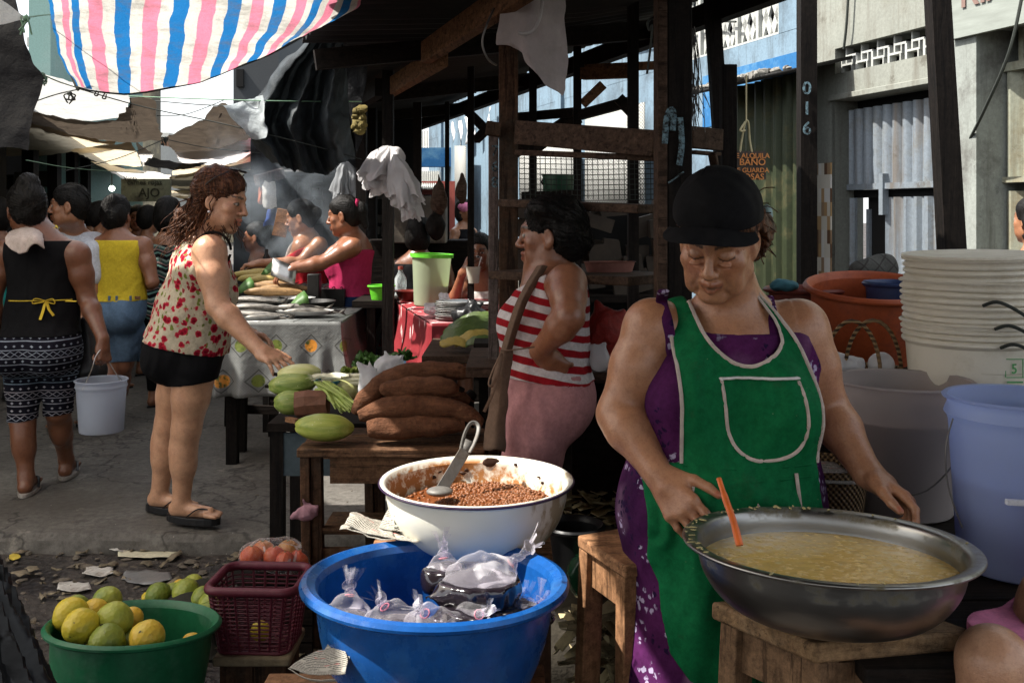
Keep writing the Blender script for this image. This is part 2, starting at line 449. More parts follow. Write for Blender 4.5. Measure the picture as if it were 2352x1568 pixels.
# ---------------------------------------------------------------- ground
def mat_dirt():
    t=NT('wet_dirt'); a=t.noise(3.2,None,9,.68); b=t.noise(26,None,6,.7); v=t.voro(34,t.scl(t.co(),(1,1,1)))
    c=t.mix(a,(.022,.018,.016),(.095,.078,.066)); c=t.mix(t.ramp(b,.52,.74),c,(.14,.12,.10))
    ch=t.ramp(t.voro(55),.16,.05); k=t.m_('MULTIPLY',ch,t.ramp(t.noise(9,None,3),.55,.62)); c=t.mix(k,c,(.42,.38,.31))
    c=grit(t,c,.7,22.); wet=t.ramp(t.noise(2.1,None,5),.5,.62); c=t.mix(wet,c,(.45,.45,.5),'MULTIPLY')
    r=t.m_('SUBTRACT',.8,t.m_('MULTIPLY',wet,.45))
    h=t.m_('ADD',b,t.m_('MULTIPLY',v,.8)); return t.end(t.bsdf(c,r,0,t.bump(h,.8,.02),.5))
def mat_slab():
    t=NT('old_concrete'); a=t.noise(1.6,None,9,.7); b=t.noise(60,None,5,.7)
    c=t.mix(a,(.10,.092,.08),(.27,.25,.22)); c=grit(t,t.mix(t.m_('MULTIPLY',b,.5),c,(.05,.045,.04)),.7,30.)
    st=t.ramp(t.noise(5,None,7,.75),.56,.66); c=t.mix(t.m_('MULTIPLY',st,.75),c,(.045,.038,.033))
    cr=t.ramp(t.n('ShaderNodeTexVoronoi',{'Vector':t.n('ShaderNodeVectorMath',{0:t.co(),1:t.noise(2.5,None,4,out='Color')},operation='ADD'),'Scale':1.0},feature='DISTANCE_TO_EDGE'),.022,.0); bg_=t.ramp(t.noise(.75,None,7,.7),.50,.60); c=t.mix(t.m_('MULTIPLY',bg_,.55),c,(.055,.047,.040)); wp_=t.ramp(t.noise(2.4,None,8,.75),.60,.68); c=t.mix(t.m_('MULTIPLY',wp_,.5),c,(.34,.31,.26))
    c=t.mix(t.m_('MULTIPLY',cr,.7),c,(.015,.013,.012))
    sp=t.ramp(t.voro(30),.10,.04); c=t.mix(t.m_('MULTIPLY',sp,t.ramp(t.noise(6,None,3),.55,.62)),c,(.36,.34,.3))
    return t.end(t.bsdf(c,.75,0,t.bump(t.m_('SUBTRACT',b,cr),.35,.006),.4))
M['dirt']=mat_dirt(); M['slab']=mat_slab()
def lin(a,b,n): return [a+(b-a)*i/n for i in range(n)]
xs=[-150,-60,-25,-10,-5]+lin(-2.9,2.6,140)+[2.6,5,10,25,60,150]
ys=[-150,-60,-20,-6,0,1.2]+lin(1.8,4.5,80)+[4.5,8,20,60,150]
rows=[]
for y in ys:
    r=[]
    for x in xs:
        z=-.085
        if -2.9<x<2.6 and 1.8<y<4.5:
            k=min(1,(4.5-y)/.3)
            z+=(noise.noise(V((x*2.2,y*2.2,0)))*.022+noise.noise(V((x*9,y*9,3)))*.010+noise.noise(V((x*30,y*30,5)))*.006)*k
        r.append((x,y,z))
    rows.append(r)
tag(MB().grid(rows).build('ground',M['dirt'],center=False),kind='structure')
# the old concrete slab of the market street: one raised sheet with a broken edge and a kerb face
m=MB(); edge=[];k=240
for i in range(k+1):
    x=-9+14*i/k
    edge.append((x,4.34-.03*x*.25+noise.noise(V((x*1.3,0,7)))*.03+noise.noise(V((x*7,0,2)))*.018+noise.noise(V((x*25,0,1)))*.008))
r0=[V((x,y-.02,-.13)) for x,y in edge]; r1=[V((x,y-.012,-.03)) for x,y in edge]; r2=[V((x,y+.012,-.004)) for x,y in edge]
r3=[V((x,y+.04,0)) for x,y in edge]; r4=[V((x,6,0)) for x,y in edge]; r5=[V((x*3,60,0)) for x,y in edge]
m.grid([r0,r1,r2,r3,r4,r5]); tag(m.build('pavement',M['slab'],center=False),kind='structure')

# ---------------------------------------------------------------- the street's right-hand wall line
E2=V((-.310,.951,0)); N2=V((-.951,-.310,0)); W0=V((2.85,9.0,0))
def W(u,v,off=0.):
    r=V(((u-CU)/F,1,-(v-HV)/F)); d=(W0+N2*off).dot(N2)/(r.x*N2.x+r.y*N2.y); return V((0,0,H))+r*d
def sz(u,v,off=0.):
    p=W(u,v,off); return (V((p.x,p.y,0))-W0).dot(E2),p.z
def wp(s_,z,off=0.): p=W0+E2*s_+N2*off; return V((p.x,p.y,z))
RW=Matrix((E2,-N2,V((0,0,1)))).transposed()
def wbox(m,s0,s1,z0,z1,o0,o1):
    c=wp((s0+s1)/2,(z0+z1)/2,(o0+o1)/2); return m.box(c,(abs(s1-s0),abs(o1-o0),abs(z1-z0)),RW)
def corrugated(m,s0,s1,z0,z1,pitch,amp,off,flat=True):
    n=max(4,int(abs(s1-s0)/pitch*6)); rows=[]
    for z in lin(z0,z1,6)+[z1]:
        r=[]
        for i in range(n+1):
            s_=s0+(s1-s0)*i/n; w=math.sin(2*math.pi*s_/pitch); w=max(-1,min(1,w*1.7)) if flat else w
            r.append(wp(s_,z,off+amp*w))
        rows.append(r)
    return m.grid(rows)
M['cream_wall']=plain('cream_paint',(.235,.245,.215),.85,var=.2,vs=1.5,bump=.15,bs=50,dirt=(.17,.16,.13),ds=1.3,thr=(.52,.8),streak=(.11,.10,.08))
M['grey_wall']=plain('grey_render',(.25,.27,.25),.9,var=.2,vs=2.5,bump=.4,bs=25,dirt=(.13,.13,.12),ds=3,streak=(.09,.09,.08))
M['blue_wall']=plain('pale_blue_paint',(.17,.25,.32),.85,var=.25,vs=.8,bump=.25,bs=14,dirt=(.07,.09,.11),ds=1.1,thr=(.45,.7),streak=(.06,.075,.085))
M['deep_blue']=plain('deep_blue_paint',(.015,.12,.30),.75,var=.2,vs=1.2,bump=.2,bs=20,dirt=(.14,.30,.44),ds=1.2)
M['shutter']=plain('galvanised_shutter',(.215,.25,.285),.5,.25,var=.14,vs=2.5,bump=.1,bs=20,dirt=(.18,.18,.16),ds=4,thr=(.52,.8),streak=(.13,.10,.07))
M['shutter_pale']=plain('pale_painted_shutter',(.29,.30,.235),.55,.1,var=.14,vs=3,bump=.12,bs=20,dirt=(.24,.21,.14),ds=4,streak=(.14,.11,.06))
M['void']=plain('interior_shade',(.006,.006,.006),.95,bump=0)  # near-black colour stands in for the shade inside openings
M['white_block']=plain('whitewashed_block',(.40,.41,.39),.9,bump=.3)
def mat_tile():
    t=NT('mosaic_tile'); x,y,z=t.xyz(t.co()); s_=t.m_('SUBTRACT',y,t.m_('MULTIPLY',x,.33))
    v=t.comb(t.m_('MULTIPLY',s_,22.),t.m_('MULTIPLY',z,8.),0.); fl=t.n('ShaderNodeVectorMath',{0:v},operation='FLOOR')
    wn=t.n('ShaderNodeTexWhiteNoise',{'Vector':fl},out='Value'); r=t.n('ShaderNodeValToRGB',{0:wn}); rp=r.node.color_ramp; rp.interpolation='CONSTANT'
    rp.elements[0].color=(.62,.58,.50,1); rp.elements[1].position=.35; rp.elements[1].color=(.42,.27,.13,1)
    for p,c in ((.55,(.12,.06,.03,1)),(.75,(.66,.64,.6,1)),(.88,(.30,.20,.12,1))):
        e=rp.elements.new(p); e.color=c
    return t.end(t.bsdf(r,.35))
M['tile']=mat_tile()

# cream building with the galvanised shutter
b=thing('cream_building','cream painted shop building with block vent above a grey corrugated shutter','building',wp(0,0,0))
sL,_=sz(1872,300); sR,_=sz(2200,300)
v0s,v0t=sz(1918,113); v1s,_=sz(2150,60); _,v0b=sz(1918,171)
d0s,d0t=sz(1911,233); d1s=v1s-.1
m=MB(); TOP=5.4; ZB=.0
wbox(m,sL,sR,v0t,TOP,0,-.3); wbox(m,sL,v0s,ZB,v0t,0,-.3); wbox(m,v0s,sR,d0t,v0b,0,-.3); wbox(m,v1s,sR,v0b,v0t,0,-.3)
wbox(m,v0s,d0s,ZB,d0t,0,-.3); wbox(m,d1s,sR,ZB,d0t,0,-.3); m.build('wall',M['cream_wall'],b)
m=MB(); wbox(m,d0s+.01,d1s,d0t,d0t+.05,.035,.003); m.build('ledge',M['cream_wall'],b,bevel=.006); m=MB(); wbox(m,sL,sR,v0t+.75,v0t+.79,.03,.003); m.build('ledge',M['cream_wall'],b,bevel=.006)
m=MB(); wbox(m,v0s,v1s,v0b,v0t,-.28,-.29); m.build('recess_shade',M['void'],b)
# vent: pinwheel concrete blocks
m=MB(); n=6; w=(v0s-v1s)/n; h=v0t-v0b; q=.022
for i in range(n):
    a=v0s-w*i-.02; f=lambda s0,s1,z0,z1: wbox(m,a-w*s0,a-w*s1,v0b+h*z0,v0b+h*z1,-.05,-.12)
    f(0,.06,0,.62); f(.3,.38,.38,1); f(0.06,.70,.30,.38); f(.38,1,.62,.70); f(.64,.70,0,.3); f(.70,.76,.30,.62) ; f(.94,1,.0,.62)
m.build('vent_blocks',M['white_block'],b)
# door leaf
_,barz=sz(1941,428); sl,_=sz(1937,400,-.16); sr=d1s; k0,_=sz(1973,500,-.16); k1,_=sz(2037,500,-.16); _,oz=sz(1973,430,-.16)
m=MB(); corrugated(m,sl,sr,barz,d0t-.08,.125,.022,-.16); corrugated(m,sl,k0,ZB,barz-.1,.125,.022,-.165); corrugated(m,k1,sr,ZB,barz-.1,.125,.022,-.165)
door=m.build('shutter',M['shutter'],b)
m=MB(); wbox(m,sl,sr,barz-.03,barz+.02,-.12,-.19); wbox(m,k1-.02,k1+.03,barz-.25,barz+.1,-.10,-.16); m.build('cross_bar',M['shutter'],door)
m=MB(); wbox(m,k0,k1,ZB,barz-.03,-.26,-.27); wbox(m,sl,sr,barz-.1,barz-.03,-.2,-.21); wbox(m,sl,sr,d0t-.1,d0t,-.24,-.25); m.build('doorway_shade',M['void'],b)  # black sheets stand in for shade in the door gaps
m=MB(); wbox(m,k0-.02,k0-.06,ZB,barz-.2,-.22,-.25); m.build('door_edge',M['shutter'],door)
_,tz=sz(1880,376); m=MB(); wbox(m,sL-.004,d0s,0,tz,.012,.001); wbox(m,d0s,d0s-.012,0,tz,0,-.16); m.build('tiled_pilaster',M['tile'],b)
# step along the wall
m=MB(); wbox(m,sL+8,sR-4,0,.42,.9,.002); tag(m.build('pavement_step',M['slab'],center=False),kind='structure')

# greenish building further right
b=thing('grey_building','grey green rendered building with a barred pale shutter under a painted signboard','building',wp(-3,0,0))
c0,_=sz(2188,300,.16); c1,_=sz(2242,300,.16); _,sb=sz(2240,150,.1); _,st=sz(2240,72,.1); e1=c1-4.5
m=MB(); wbox(m,c0,c1,0,5.4,.16,-.3); wbox(m,c1,e1,st,5.4,.1,-.3); m.build('wall',M['grey_wall'],b)
m=MB(); _,y0=sz(2245,168,-.1); _,br=sz(2245,413,-.1)
corrugated(m,c1,e1,br,y0,.17,.03,-.12); corrugated(m,c1,e1,0,br-.09,.17,.03,-.125); sh=m.build('shutter',M['shutter_pale'],b)
m=MB(); wbox(m,c1,e1,br-.03,br+.01,-.07,-.16); wbox(m,c1,e1,y0-.03,y0+.03,-.07,-.16); m.build('cross_bar',M['shutter_pale'],sh)
m=MB()
for i in range(20): wbox(m,c1-.12-i*.17,c1-.165-i*.17,y0,st,-.10,-.14)
m.build('bars',M['shutter_pale'],sh)
m=MB(); wbox(m,c1,e1,0,st,-.30,-.31); m.build('recess_shade',M['void'],b)
def mat_sign_old():
    t=NT('faded_signboard'); x,y,z=t.xyz(t.co()); g=t.noise(3,t.scl(t.co(),(1,1,7)),7,.7)
    c=t.mix(g,(.12,.13,.115),(.30,.33,.30)); return t.end(t.bsdf(c,.7))
m=MB(); _,q0=sz(2200,75,.2); wbox(m,c0-.02,e1,q0-.04,5.0,.2,.161); sg=m.build('signboard',mat_sign_old(),b)
def text(body,name,mat,size,loc,R,parent=None,ext=.002,align='LEFT'):
    cu=bpy.data.curves.new(name,'FONT'); cu.body=body; cu.size=size; cu.extrude=ext; cu.align_x=align; cu.resolution_u=3; cu.offset=size*.012
    o=bpy.data.objects.new(name,cu); COL.objects.link(o); dg=bpy.context.evaluated_depsgraph_get()
    me=bpy.data.meshes.new_from_object(o.evaluated_get(dg)); bpy.data.objects.remove(o)
    Mx=Matrix.Translation(V(loc))@R.to_4x4(); me.transform(Mx); me.materials.clear()
    return link_mesh(name,me,mat,parent,smooth=False,center=parent is None)
RT=Matrix((-E2,V((0,0,1)),N2)).transposed()      # text plane on the wall, read from the street
M['red_paint']=plain('faded_red_paint',(.32,.07,.05),.7); M['orange_paint']=plain('orange_letter_paint',(.85,.33,.10),.6,bump=.1)
p=W(2204,19,.21); text('RIA   L E','lettering',plain('ghost_lettering',(.20,.13,.11),.8),.30,p,RT,sg)

# pale blue building with lattice blocks, running far back
b=thing('blue_building','long pale blue building with a diamond lattice parapet and a deep blue painted band','building',wp(6,0,0))
bL,_=sz(985,300); bR,_=sz(1840,100,0); _,lb=sz(1789,73); bR-=.0
m=MB(); wbox(m,bR,bL,0,lb-.02,.0,-.3); m.build('wall',M['blue_wall'],b)
_,q0=sz(1836,118); _,q1=sz(1836,160); sq,_=sz(1615,150)
m=MB(); wbox(m,bR,sq,q1-.4,q0,.008,.001); m.build('painted_band',M['deep_blue'],b)
l0,_=sz(1789,60); l1,_=sz(1560,100)
m=MB(); wbox(m,bR,l0,lb-.02,5.6,.003,-.297); wbox(m,l1,bL,lb-.02,4.6,.003,-.297); wbox(m,l0,l1,lb+1.7,lb+1.9,.0,-.25); m.build('parapet',M['blue_wall'],b)
m=MB(); hh=.40; ww=.40; n=int((l1-l0)/ww)
for r in range(4):
    z=lb+r*(hh+.03)
    wbox(m,l0,l1,z-.03,z,.0,-.12)
    for i in range(n+1):
        s_=l0+i*ww; wbox(m,s_-.025,s_+.025,z,z+hh,-.005,-.11)
        if i<n:
            for a,c in (((0,0),(.5,1)),((.5,1),(1,0)),((0,1),(.5,0)),((.5,0),(1,1))):
                m.beam(wp(s_+a[0]*ww,z+a[1]*hh,-.06),wp(s_+c[0]*ww,z+c[1]*hh,-.06),.08,.028,N2)
m.build('lattice_blocks',M['white_block'],b)
m=MB(); wbox(m,l0,l1,lb,lb+1.7,-.55,-.56); m.build('recess_shade',M['void'],b)
for u in (1016,1290,1560): s_,_=sz(u,300); m=MB(); wbox(m,s_-.12,s_+.12,0,4.4,.06,.002); m.build('pilaster',M['blue_wall'],b)
_,gz=sz(1100,330)
m=MB(); pts=[wp(sz(1700,200)[0],3.4,.05),wp(sz(1600,180)[0],3.55,.05),wp(sz(1500,170)[0],3.5,.06),wp(sz(1300,160)[0],3.7,.05)]; m.tube(catmull(pts,6),.012,6); m.build('cable',M['rope'],b)

# paper sheets pinned along the blue wall
for i,(u,v,w_,h_,lab) in enumerate(((1041,304,9,24,'narrow white sheet pinned leftmost on the blue wall'),(1058,308,10,30,'white sheet beside the thin dark post on the blue wall'),(1073,300,11,32,'widest white sheet pinned on the blue wall'),(1092,297,9,28,'white sheet with a curled edge near the front stall post'),(1124,272,10,26,'short high white sheet pinned above its row on the blue wall'))):
    p=W(u,v,.16); sc=p.y/F; m=MB(); rr=[]
    for a in range(5): rr.append([p+E2*(-w_*sc*(c-1)*.9)+V((0,0,-h_*sc*(a-2)*.5))+N2*(.03*math.sin(a*1.3+c+i)) for c in range(3)])
    m.grid(rr); tag(m.build('paper_sheet',plain('paper_white',(.8,.82,.82),.8,bump=0) if i==0 else bpy.data.materials['paper_white'],solid=.004),lab,'paper','sheets pinned on the blue wall')

# dark green metal shed front with its rubble strewn awning
sh=thing('metal_shed','dark green corrugated metal shed front under a ragged awning','shed',wp(1.5,0,0))
M['green_metal']=plain('dark_green_metal',(.035,.045,.022),.5,.3,var=.3,vs=4,bump=.2,bs=15,dirt=(.08,.07,.03),ds=4)
g0,_=sz(1852,300,.4); g1,_=sz(1680,300,.4); _,gt=sz(1840,165,.4); _,gb=sz(1800,640,.4)
m=MB(); corrugated(m,g0,g1,.3,gt,.16,.025,.4); m.build('panel',M['green_metal'],sh)
m=MB(); wbox(m,g0,g1,.0,.3,.42,.0); m.build('base',M['white_block'],sh)
m=MB(); a0=wp(g0-.1,gt+.12,.0);a1=wp(g1+.1,gt+.12,.0);a2=wp(g1+.1,gt-.10,.95);a3=wp(g0-.1,gt-.10,.95)
m.quad(a0,a1,a2,a3); m.build('awning',M['char'],sh,solid=.03)
m=MB(); r=rng(4)
for i in range(110):
    t=r.random(); p=a3.lerp(a2,t).lerp(a0.lerp(a1,t),r.random()**2*.6)+V((0,0,.03)); m.ball(p,(r.uniform(.02,.055),r.uniform(.02,.05),r.uniform(.015,.04)),None,6,4)
m.jitter(.02,20,1); m.build('rubble',plain('rubble',(.20,.19,.17),.9,bump=.3),sh)['kind']='stuff'

# ---------------------------------------------------------------- distant blocks and left side
def block(name,label,u0,u1,v0,d,depth,mat,wins=(),roof=None,v1=560):
    t=thing(name,label,'building',PZ((u0+u1)/2,d,0)); x0=(u0-CU)/F*d;x1=(u1-CU)/F*d; z1=H-(v0-HV)/F*d
    m=MB(); m.box(((x0+x1)/2,d+depth/2,z1/2),(x1-x0,depth,z1)); m.build('wall',mat,t)
    for (a,b_,c,e) in wins:
        q=P((a+c)/2,(b_+e)/2,d-.03); m=MB(); m.box(q,((c-a)/F*d,.08,(e-b_)/F*d)); m.build('window',M['void'],t)
    if roof:
        m=MB(); m.box(((x0+x1)/2,d+depth/2-.2,z1+.12),(x1-x0+.5,depth+.6,.2)); m.build('roof',roof,t)
    return t
M['teal_wall']=plain('teal_paint',(.22,.36,.33),.85,var=.1,vs=.6,dirt=(.3,.4,.37),ds=.5)
M['old_cream']=plain('weathered_cream',(.50,.43,.28),.9,var=.2,vs=.5,dirt=(.12,.11,.09),ds=.35,thr=(.45,.6))
M['slate_wall']=plain('slate_grey_wall',(.05,.055,.06),.85,var=.2,vs=.4)
M['zinc']=plain('zinc_roofing',(.45,.45,.42),.5,.4,bump=.2,bs=3)
M['brick']=plain('brick_far',(.30,.17,.11),.9,var=.3,vs=3)
block('teal_building','tall teal painted building seen between the tarps',66,116,-170,16,4,M['teal_wall'])
block('cream_house','old stained cream house with an arched window and zinc roof',113,186,118,22,5,M['old_cream'],((150,150,176,190),),M['zinc'])
block('slate_building','dark slate coloured building behind the hanging black tarp',536,640,40,17,6,M['slate_wall'],((524+20,160,560,200),))
block('brick_house','unplastered brick house at the far end of the street',340,384,318,45,8,M['brick'],((350,330,360,345),(368,330,376,345)),M['zinc'])
block('white_house','white house with a red sign far down the street',300,342,328,42,8,M['white_block'],((312,350,322,366),))
block('far_house','pale house closing the end of the street',380,640,352,48,8,M['old_cream'],((400,365,412,385),(430,365,442,385),(470,365,482,385)),M['zinc'])
# zinc roofed sheds beyond the stalls, centre
t=thing('zinc_shed','low shed with a pale corrugated zinc roof beyond the stalls','shed',PZ(930,24,0))
def ripple(a,b,c,d,n,amp,m):
    rows=[]
    for j in range(5):
        f=j/4; rows.append([a.lerp(b,i/(n*4)).lerp(d.lerp(c,i/(n*4)),f)+V((0,0,amp*math.sin(math.pi*.5*i))) for i in range(n*4+1)])
    return m.grid(rows)
m=MB(); ripple(P(850,345,26),P(1010,345,26),P(1010,300,32),P(850,300,32),30,.03,m); m.build('roof',M['zinc'],t,solid=.02)
m=MB(); m.box(PZ(920,27,1.2),(2.6,.2,2.4)); m.build('wall',M['slate_wall'],t)
t=thing('low_zinc_awning','sunlit zinc awnings stacked low behind the hanging white bags','awning',PZ(970,18,0))
m=MB(); ripple(P(935,430,18),P(1012,432,18),P(1012,395,21),P(935,395,21),18,.03,m); ripple(P(940,470,17.5),P(1012,470,17.5),P(1012,443,19),P(940,443,19),18,.03,m); m.build('roof',M['zinc'],t,solid=.02)
m=MB(); m.box(PZ(965,18.6,1.),(1.3,.1,2.)); m.build('wall',M['red_paint'],t)
t=thing('blue_kiosk','small deep blue kiosk under the pale zinc roof','kiosk',PZ(985,20,0))
m=MB(); m.box(P(975,362,22),(1.2,.3,.42)); m.build('fascia',M['deep_blue'],t); m=MB(); m.box(PZ(975,22.2,1.0),(1.0,.2,2.0)); m.build('wall',M['blue_wall'],t)

# left market hall: posts, slatted shelves, dark back
hall=thing('market_hall','dark timber market hall with slatted racks along the left of the street','market hall',(-4.6,8,0))
def Lp(t_,z,off=0): return V((-4.35-.31*t_+.951*off,8+.951*t_+.31*off,z))
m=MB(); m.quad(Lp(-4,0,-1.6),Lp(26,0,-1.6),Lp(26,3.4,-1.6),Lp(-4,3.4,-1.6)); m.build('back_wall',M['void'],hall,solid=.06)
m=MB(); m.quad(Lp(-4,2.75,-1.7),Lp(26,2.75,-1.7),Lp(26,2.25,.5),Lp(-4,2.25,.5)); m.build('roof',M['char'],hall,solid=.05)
for i in range(11): m=MB(); a=-1+i*2.1; m.beam(Lp(a,0),Lp(a,2.4),.13,.13); m.build('post',M['wood_dark'],hall)
M['wood_rack']=wood('wood_rack',(.20,.15,.085),(.09,.065,.04),'z')
m=MB()
for a in (.2,.62): m.beam(Lp(a,0,.05),Lp(a,2.4,.05),.07,.05)
for z in (.5,.9,1.3,1.55,1.8,2.05): m.beam(Lp(.2,z,.0),Lp(.62,z,.0),.03,.09)
m.build('ladder_rack',M['wood_rack'],hall)
M['sky_gap']=plain('sky_gap_blue',(.35,.6,.7),.6)
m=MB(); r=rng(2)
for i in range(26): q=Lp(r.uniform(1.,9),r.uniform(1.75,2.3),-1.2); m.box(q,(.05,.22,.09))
m.build('slats',M['sky_gap'],hall)['kind']='stuff'  # pale blue blocks stand in for sky showing through the hall's back
m=MB()
for i in range(60): q=Lp(r.uniform(-1,16),r.uniform(.7,2.1),r.uniform(-1.2,-.3)); m.box(q,(r.uniform(.1,.3),r.uniform(.1,.3),r.uniform(.1,.35)))
m.build('stacked_goods',plain('stacked_goods',(.05,.045,.03),.8,var=.7,vs=3),hall)['kind']='stuff'
sg=thing('painted_sign','greenish hand painted market sign reading VENTA CARNES ROJAS AJO','sign',P(345,436,10.5))
m=MB(); m.box(P(336,437,10.5),(.52,.03,.24)); brd=m.build('board',plain('sign_board_green',(.28,.31,.22),.75,var=.2,vs=6,dirt=(.1,.1,.08),ds=5),sg)
RF=Matrix((V((1,0,0)),V((0,0,1)),V((0,-1,0)))).transposed()
M['sign_ink']=plain('sign_ink',(.05,.055,.04),.8,bump=0)
text('carnes rojas','lettering',M['sign_ink'],.075,P(292,424,10.48),RF,brd); text('AJO','lettering',M['sign_ink'],.13,P(318,452,10.48),RF,brd); text('Venta','lettering',M['sign_ink'],.06,P(284,408+6,10.48),RF,brd)
t=thing('hanging_bulb','small lit lamp hanging in the dark hall','lamp',P(257,433,11)); m=MB(); m.ball(P(257,433,11),.03); 
e=NT('lamp_glow'); m.build('bulb',e.end(e.n('ShaderNodeEmission',{'Color':(.85,1,.8,1),'Strength':9.})),t); m=MB(); m.tube([P(257,428,11),P(257,400,11)],.006,6); m.build('cord',M['rope'],t)

# ---------------------------------------------------------------- stall roof, beam, posts
def Bl(t_,z,lat=0.): return V((-.04-.31*t_+.951*lat,3.5+.951*t_+.31*lat,z))
st=thing('stall_roof','long corrugated stall roof with a pale timber beam under its dark underside','roof',Bl(0,0,0))
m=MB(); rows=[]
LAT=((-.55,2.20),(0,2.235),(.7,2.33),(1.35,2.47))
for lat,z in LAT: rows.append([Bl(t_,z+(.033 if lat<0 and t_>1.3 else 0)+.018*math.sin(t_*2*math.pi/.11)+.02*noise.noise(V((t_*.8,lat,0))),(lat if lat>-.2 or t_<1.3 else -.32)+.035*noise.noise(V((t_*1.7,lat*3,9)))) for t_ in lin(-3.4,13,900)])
m.grid(rows); M['roof_under']=plain('dark_roofing',(.016,.014,.013),.9,0.,var=.5,vs=3,bump=.3,bs=10)  # near-black roofing colour, varied at random
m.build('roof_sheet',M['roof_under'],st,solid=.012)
m=MB(); m.beam(Bl(-.9,2.14),Bl(1.15,2.14),.05,.10); m.beam(Bl(1.05,2.115,.055),Bl(2.35,2.115,.055),.05,.10); m.build('beam',M['wood_beam'],st,bevel=.004)
m=MB(); m.beam(Bl(2.3,2.12),Bl(12,2.12),.06,.10); m.beam(Bl(-.5,2.30,1.2),Bl(12,2.30,1.2),.06,.1); m.build('purlin',M['wood_dark'],st)
m=MB()
for a in (1.2,3.2,5.2,7.5): m.beam(Bl(a,2.09,-.5),Bl(a,2.34,1.3),.05,.09)
m.build('rafter',M['wood_dark_x'],st)
for (u0,u1,d,zt) in ((819,842,6.95,2.2),(879,904,5.6,2.2),(950,968,7.2,2.2),(1022,1032,7.6,2.25),(1074,1089,6.1,2.3),(1215,1233,5.6,2.35),(1317,1335,5.2,2.4),(1442,1466,4.6,2.42)):
    u=(u0+u1)/2; w_=(u1-u0)/F*d; m=MB(); m.beam(PZ(u,d,0),PZ(u,d,zt),w_,w_); m.build('post',M['wood_dark'],st)
m=MB(); 
for (a,b_) in ((P(1185,330,5.8),P(1225,278,5.8)),(P(1180,355,5.8),P(1325,262,5.5)),(P(1225,345,5.6),P(1330,272,5.4)),(P(1330,265,5.2),P(1440,235,4.8)),(P(1420,225,4.7),P(1455,262,4.7)),(P(1068,250,6.5),P(1108,290,6.3)),(P(1095,320,6.2),P(1125,290,6.)),(P(1185,270,5.8),P(1320,258,5.4))): m.beam(a,b_,.035,.05)
m.build('brace',M['wood_dark_x'],st)
m=MB(); m.beam(P(1338,170,5.2),P(1460,165,5.),.05,.06); m.beam(P(1338,240,5.2),P(1385,195,5.2),.04,.05); m.beam(P(1345,158,5.25),P(1520,150,5.1),.04,.04); m.build('pale_strut',M['wood_beam'],st)

# front stall: two posts carrying rails and shelves
fs=thing('shelf_stall','timber shelf stall with a wide rail nailed between two rough posts','stall',PZ(1330,3.4,0))
def post(u0,u1,d,vt,zb,mat,name='post',dep=None,lean=0,par=fs):
    w_=(u1-u0)/F*d; u=(u0+u1)/2; zt=H-(vt-HV)/F*d; m=MB(); m.beam(PZ(u+lean,d,zb),PZ(u,d,zt),w_,dep or w_,V((0,1,0))); return m.build(name,mat,par,bevel=.004)
post(1146,1190,3.6,30,0,M['wood_z']); post(1122,1145,3.66,285,0,M['wood_grey'],'plank')
m=MB(); xa=PZ(1508,3.0,0).x; 
post(1528,1584,3.0,-120,0,M['wood_dark'],dep=.09); post(1506,1527.5,3.0,-120,0,M['wood_shelf'],'plank',dep=.1)  # paler board stands in for the lit face of one post
post(1656,1690,3.7,150,0,M['wood_dark'])
def rail(u0,v0,u1,v1,h,d0,d1,mat,name='rail',dep=.03):
    m=MB(); a=P(u0,v0+h/2,d0); b_=P(u1,v1+h/2,d1); m.beam(a,b_,dep,h/F*d0,V((0,0,1))); return m.build(name,mat,fs,bevel=.003)
rail(1188,277,1507,303,54,3.52,3.10,M['wood_shelf']); rail(1586,290,1655,297,50,3.52,3.6,M['wood_shelf'])
rail(1188,344,1507,357,13,3.55,3.15,M['wood_shelf']); rail(1188,458,1507,472,17,3.55,3.15,M['wood_shelf'],dep=.2)
rail(1188,618,1507,632,18,3.55,3.15,M['wood_shelf'],'shelf',dep=.3); rail(1590,345,1650,350,9,3.5,3.6,M['wood_shelf']); rail(1636,345,1650,420,12,3.55,3.6,M['wood_shelf'])
m=MB(); m.box(P(1134,297,3.55),(.055,.06,.05),Matrix.Rotation(.15,3,'Y')); m.build('bracket',M['wood_z'],fs,bevel=.004)
m=MB(); m.box(PZ(1350,4.35,.42),(.95,.03,.84)); m.box(PZ(1350,4.2,.86),(.95,.35,.03)); m.build('counter',M['wood_dark_x'],fs)  # dark boards added to blacken the space behind and below the shelf
m=MB(); m.box(P(1085+60,830,3.7),(.22,.5,.035)); m.build('ledge',M['wood_shelf'],fs)
t=NT('blue_chalk'); M['blue_chalk']=t.end(t.bsdf(t.mix(t.ramp(t.noise(70,None,5,.8),.42,.58),(.022,.019,.017),(.17,.27,.32)),.95,spec=.1))
for k_,c in enumerate('768'): text(c,'chalk_number',M['blue_chalk'],.055,P(1128,358+k_*36,3.61),RF,fs)
m=MB()
for pts in (((1527,330),(1531,275),(1540,252),(1547,262),(1545,300)),((1562,270),(1566,330),(1560,380)),((1535,420),(1550,410),(1570,395))): m.tube(catmull([P(u,v,2.945) for u,v in pts],6),.009,6,flat=.3)
m.build('chalk_mark',M['blue_chalk'],fs)
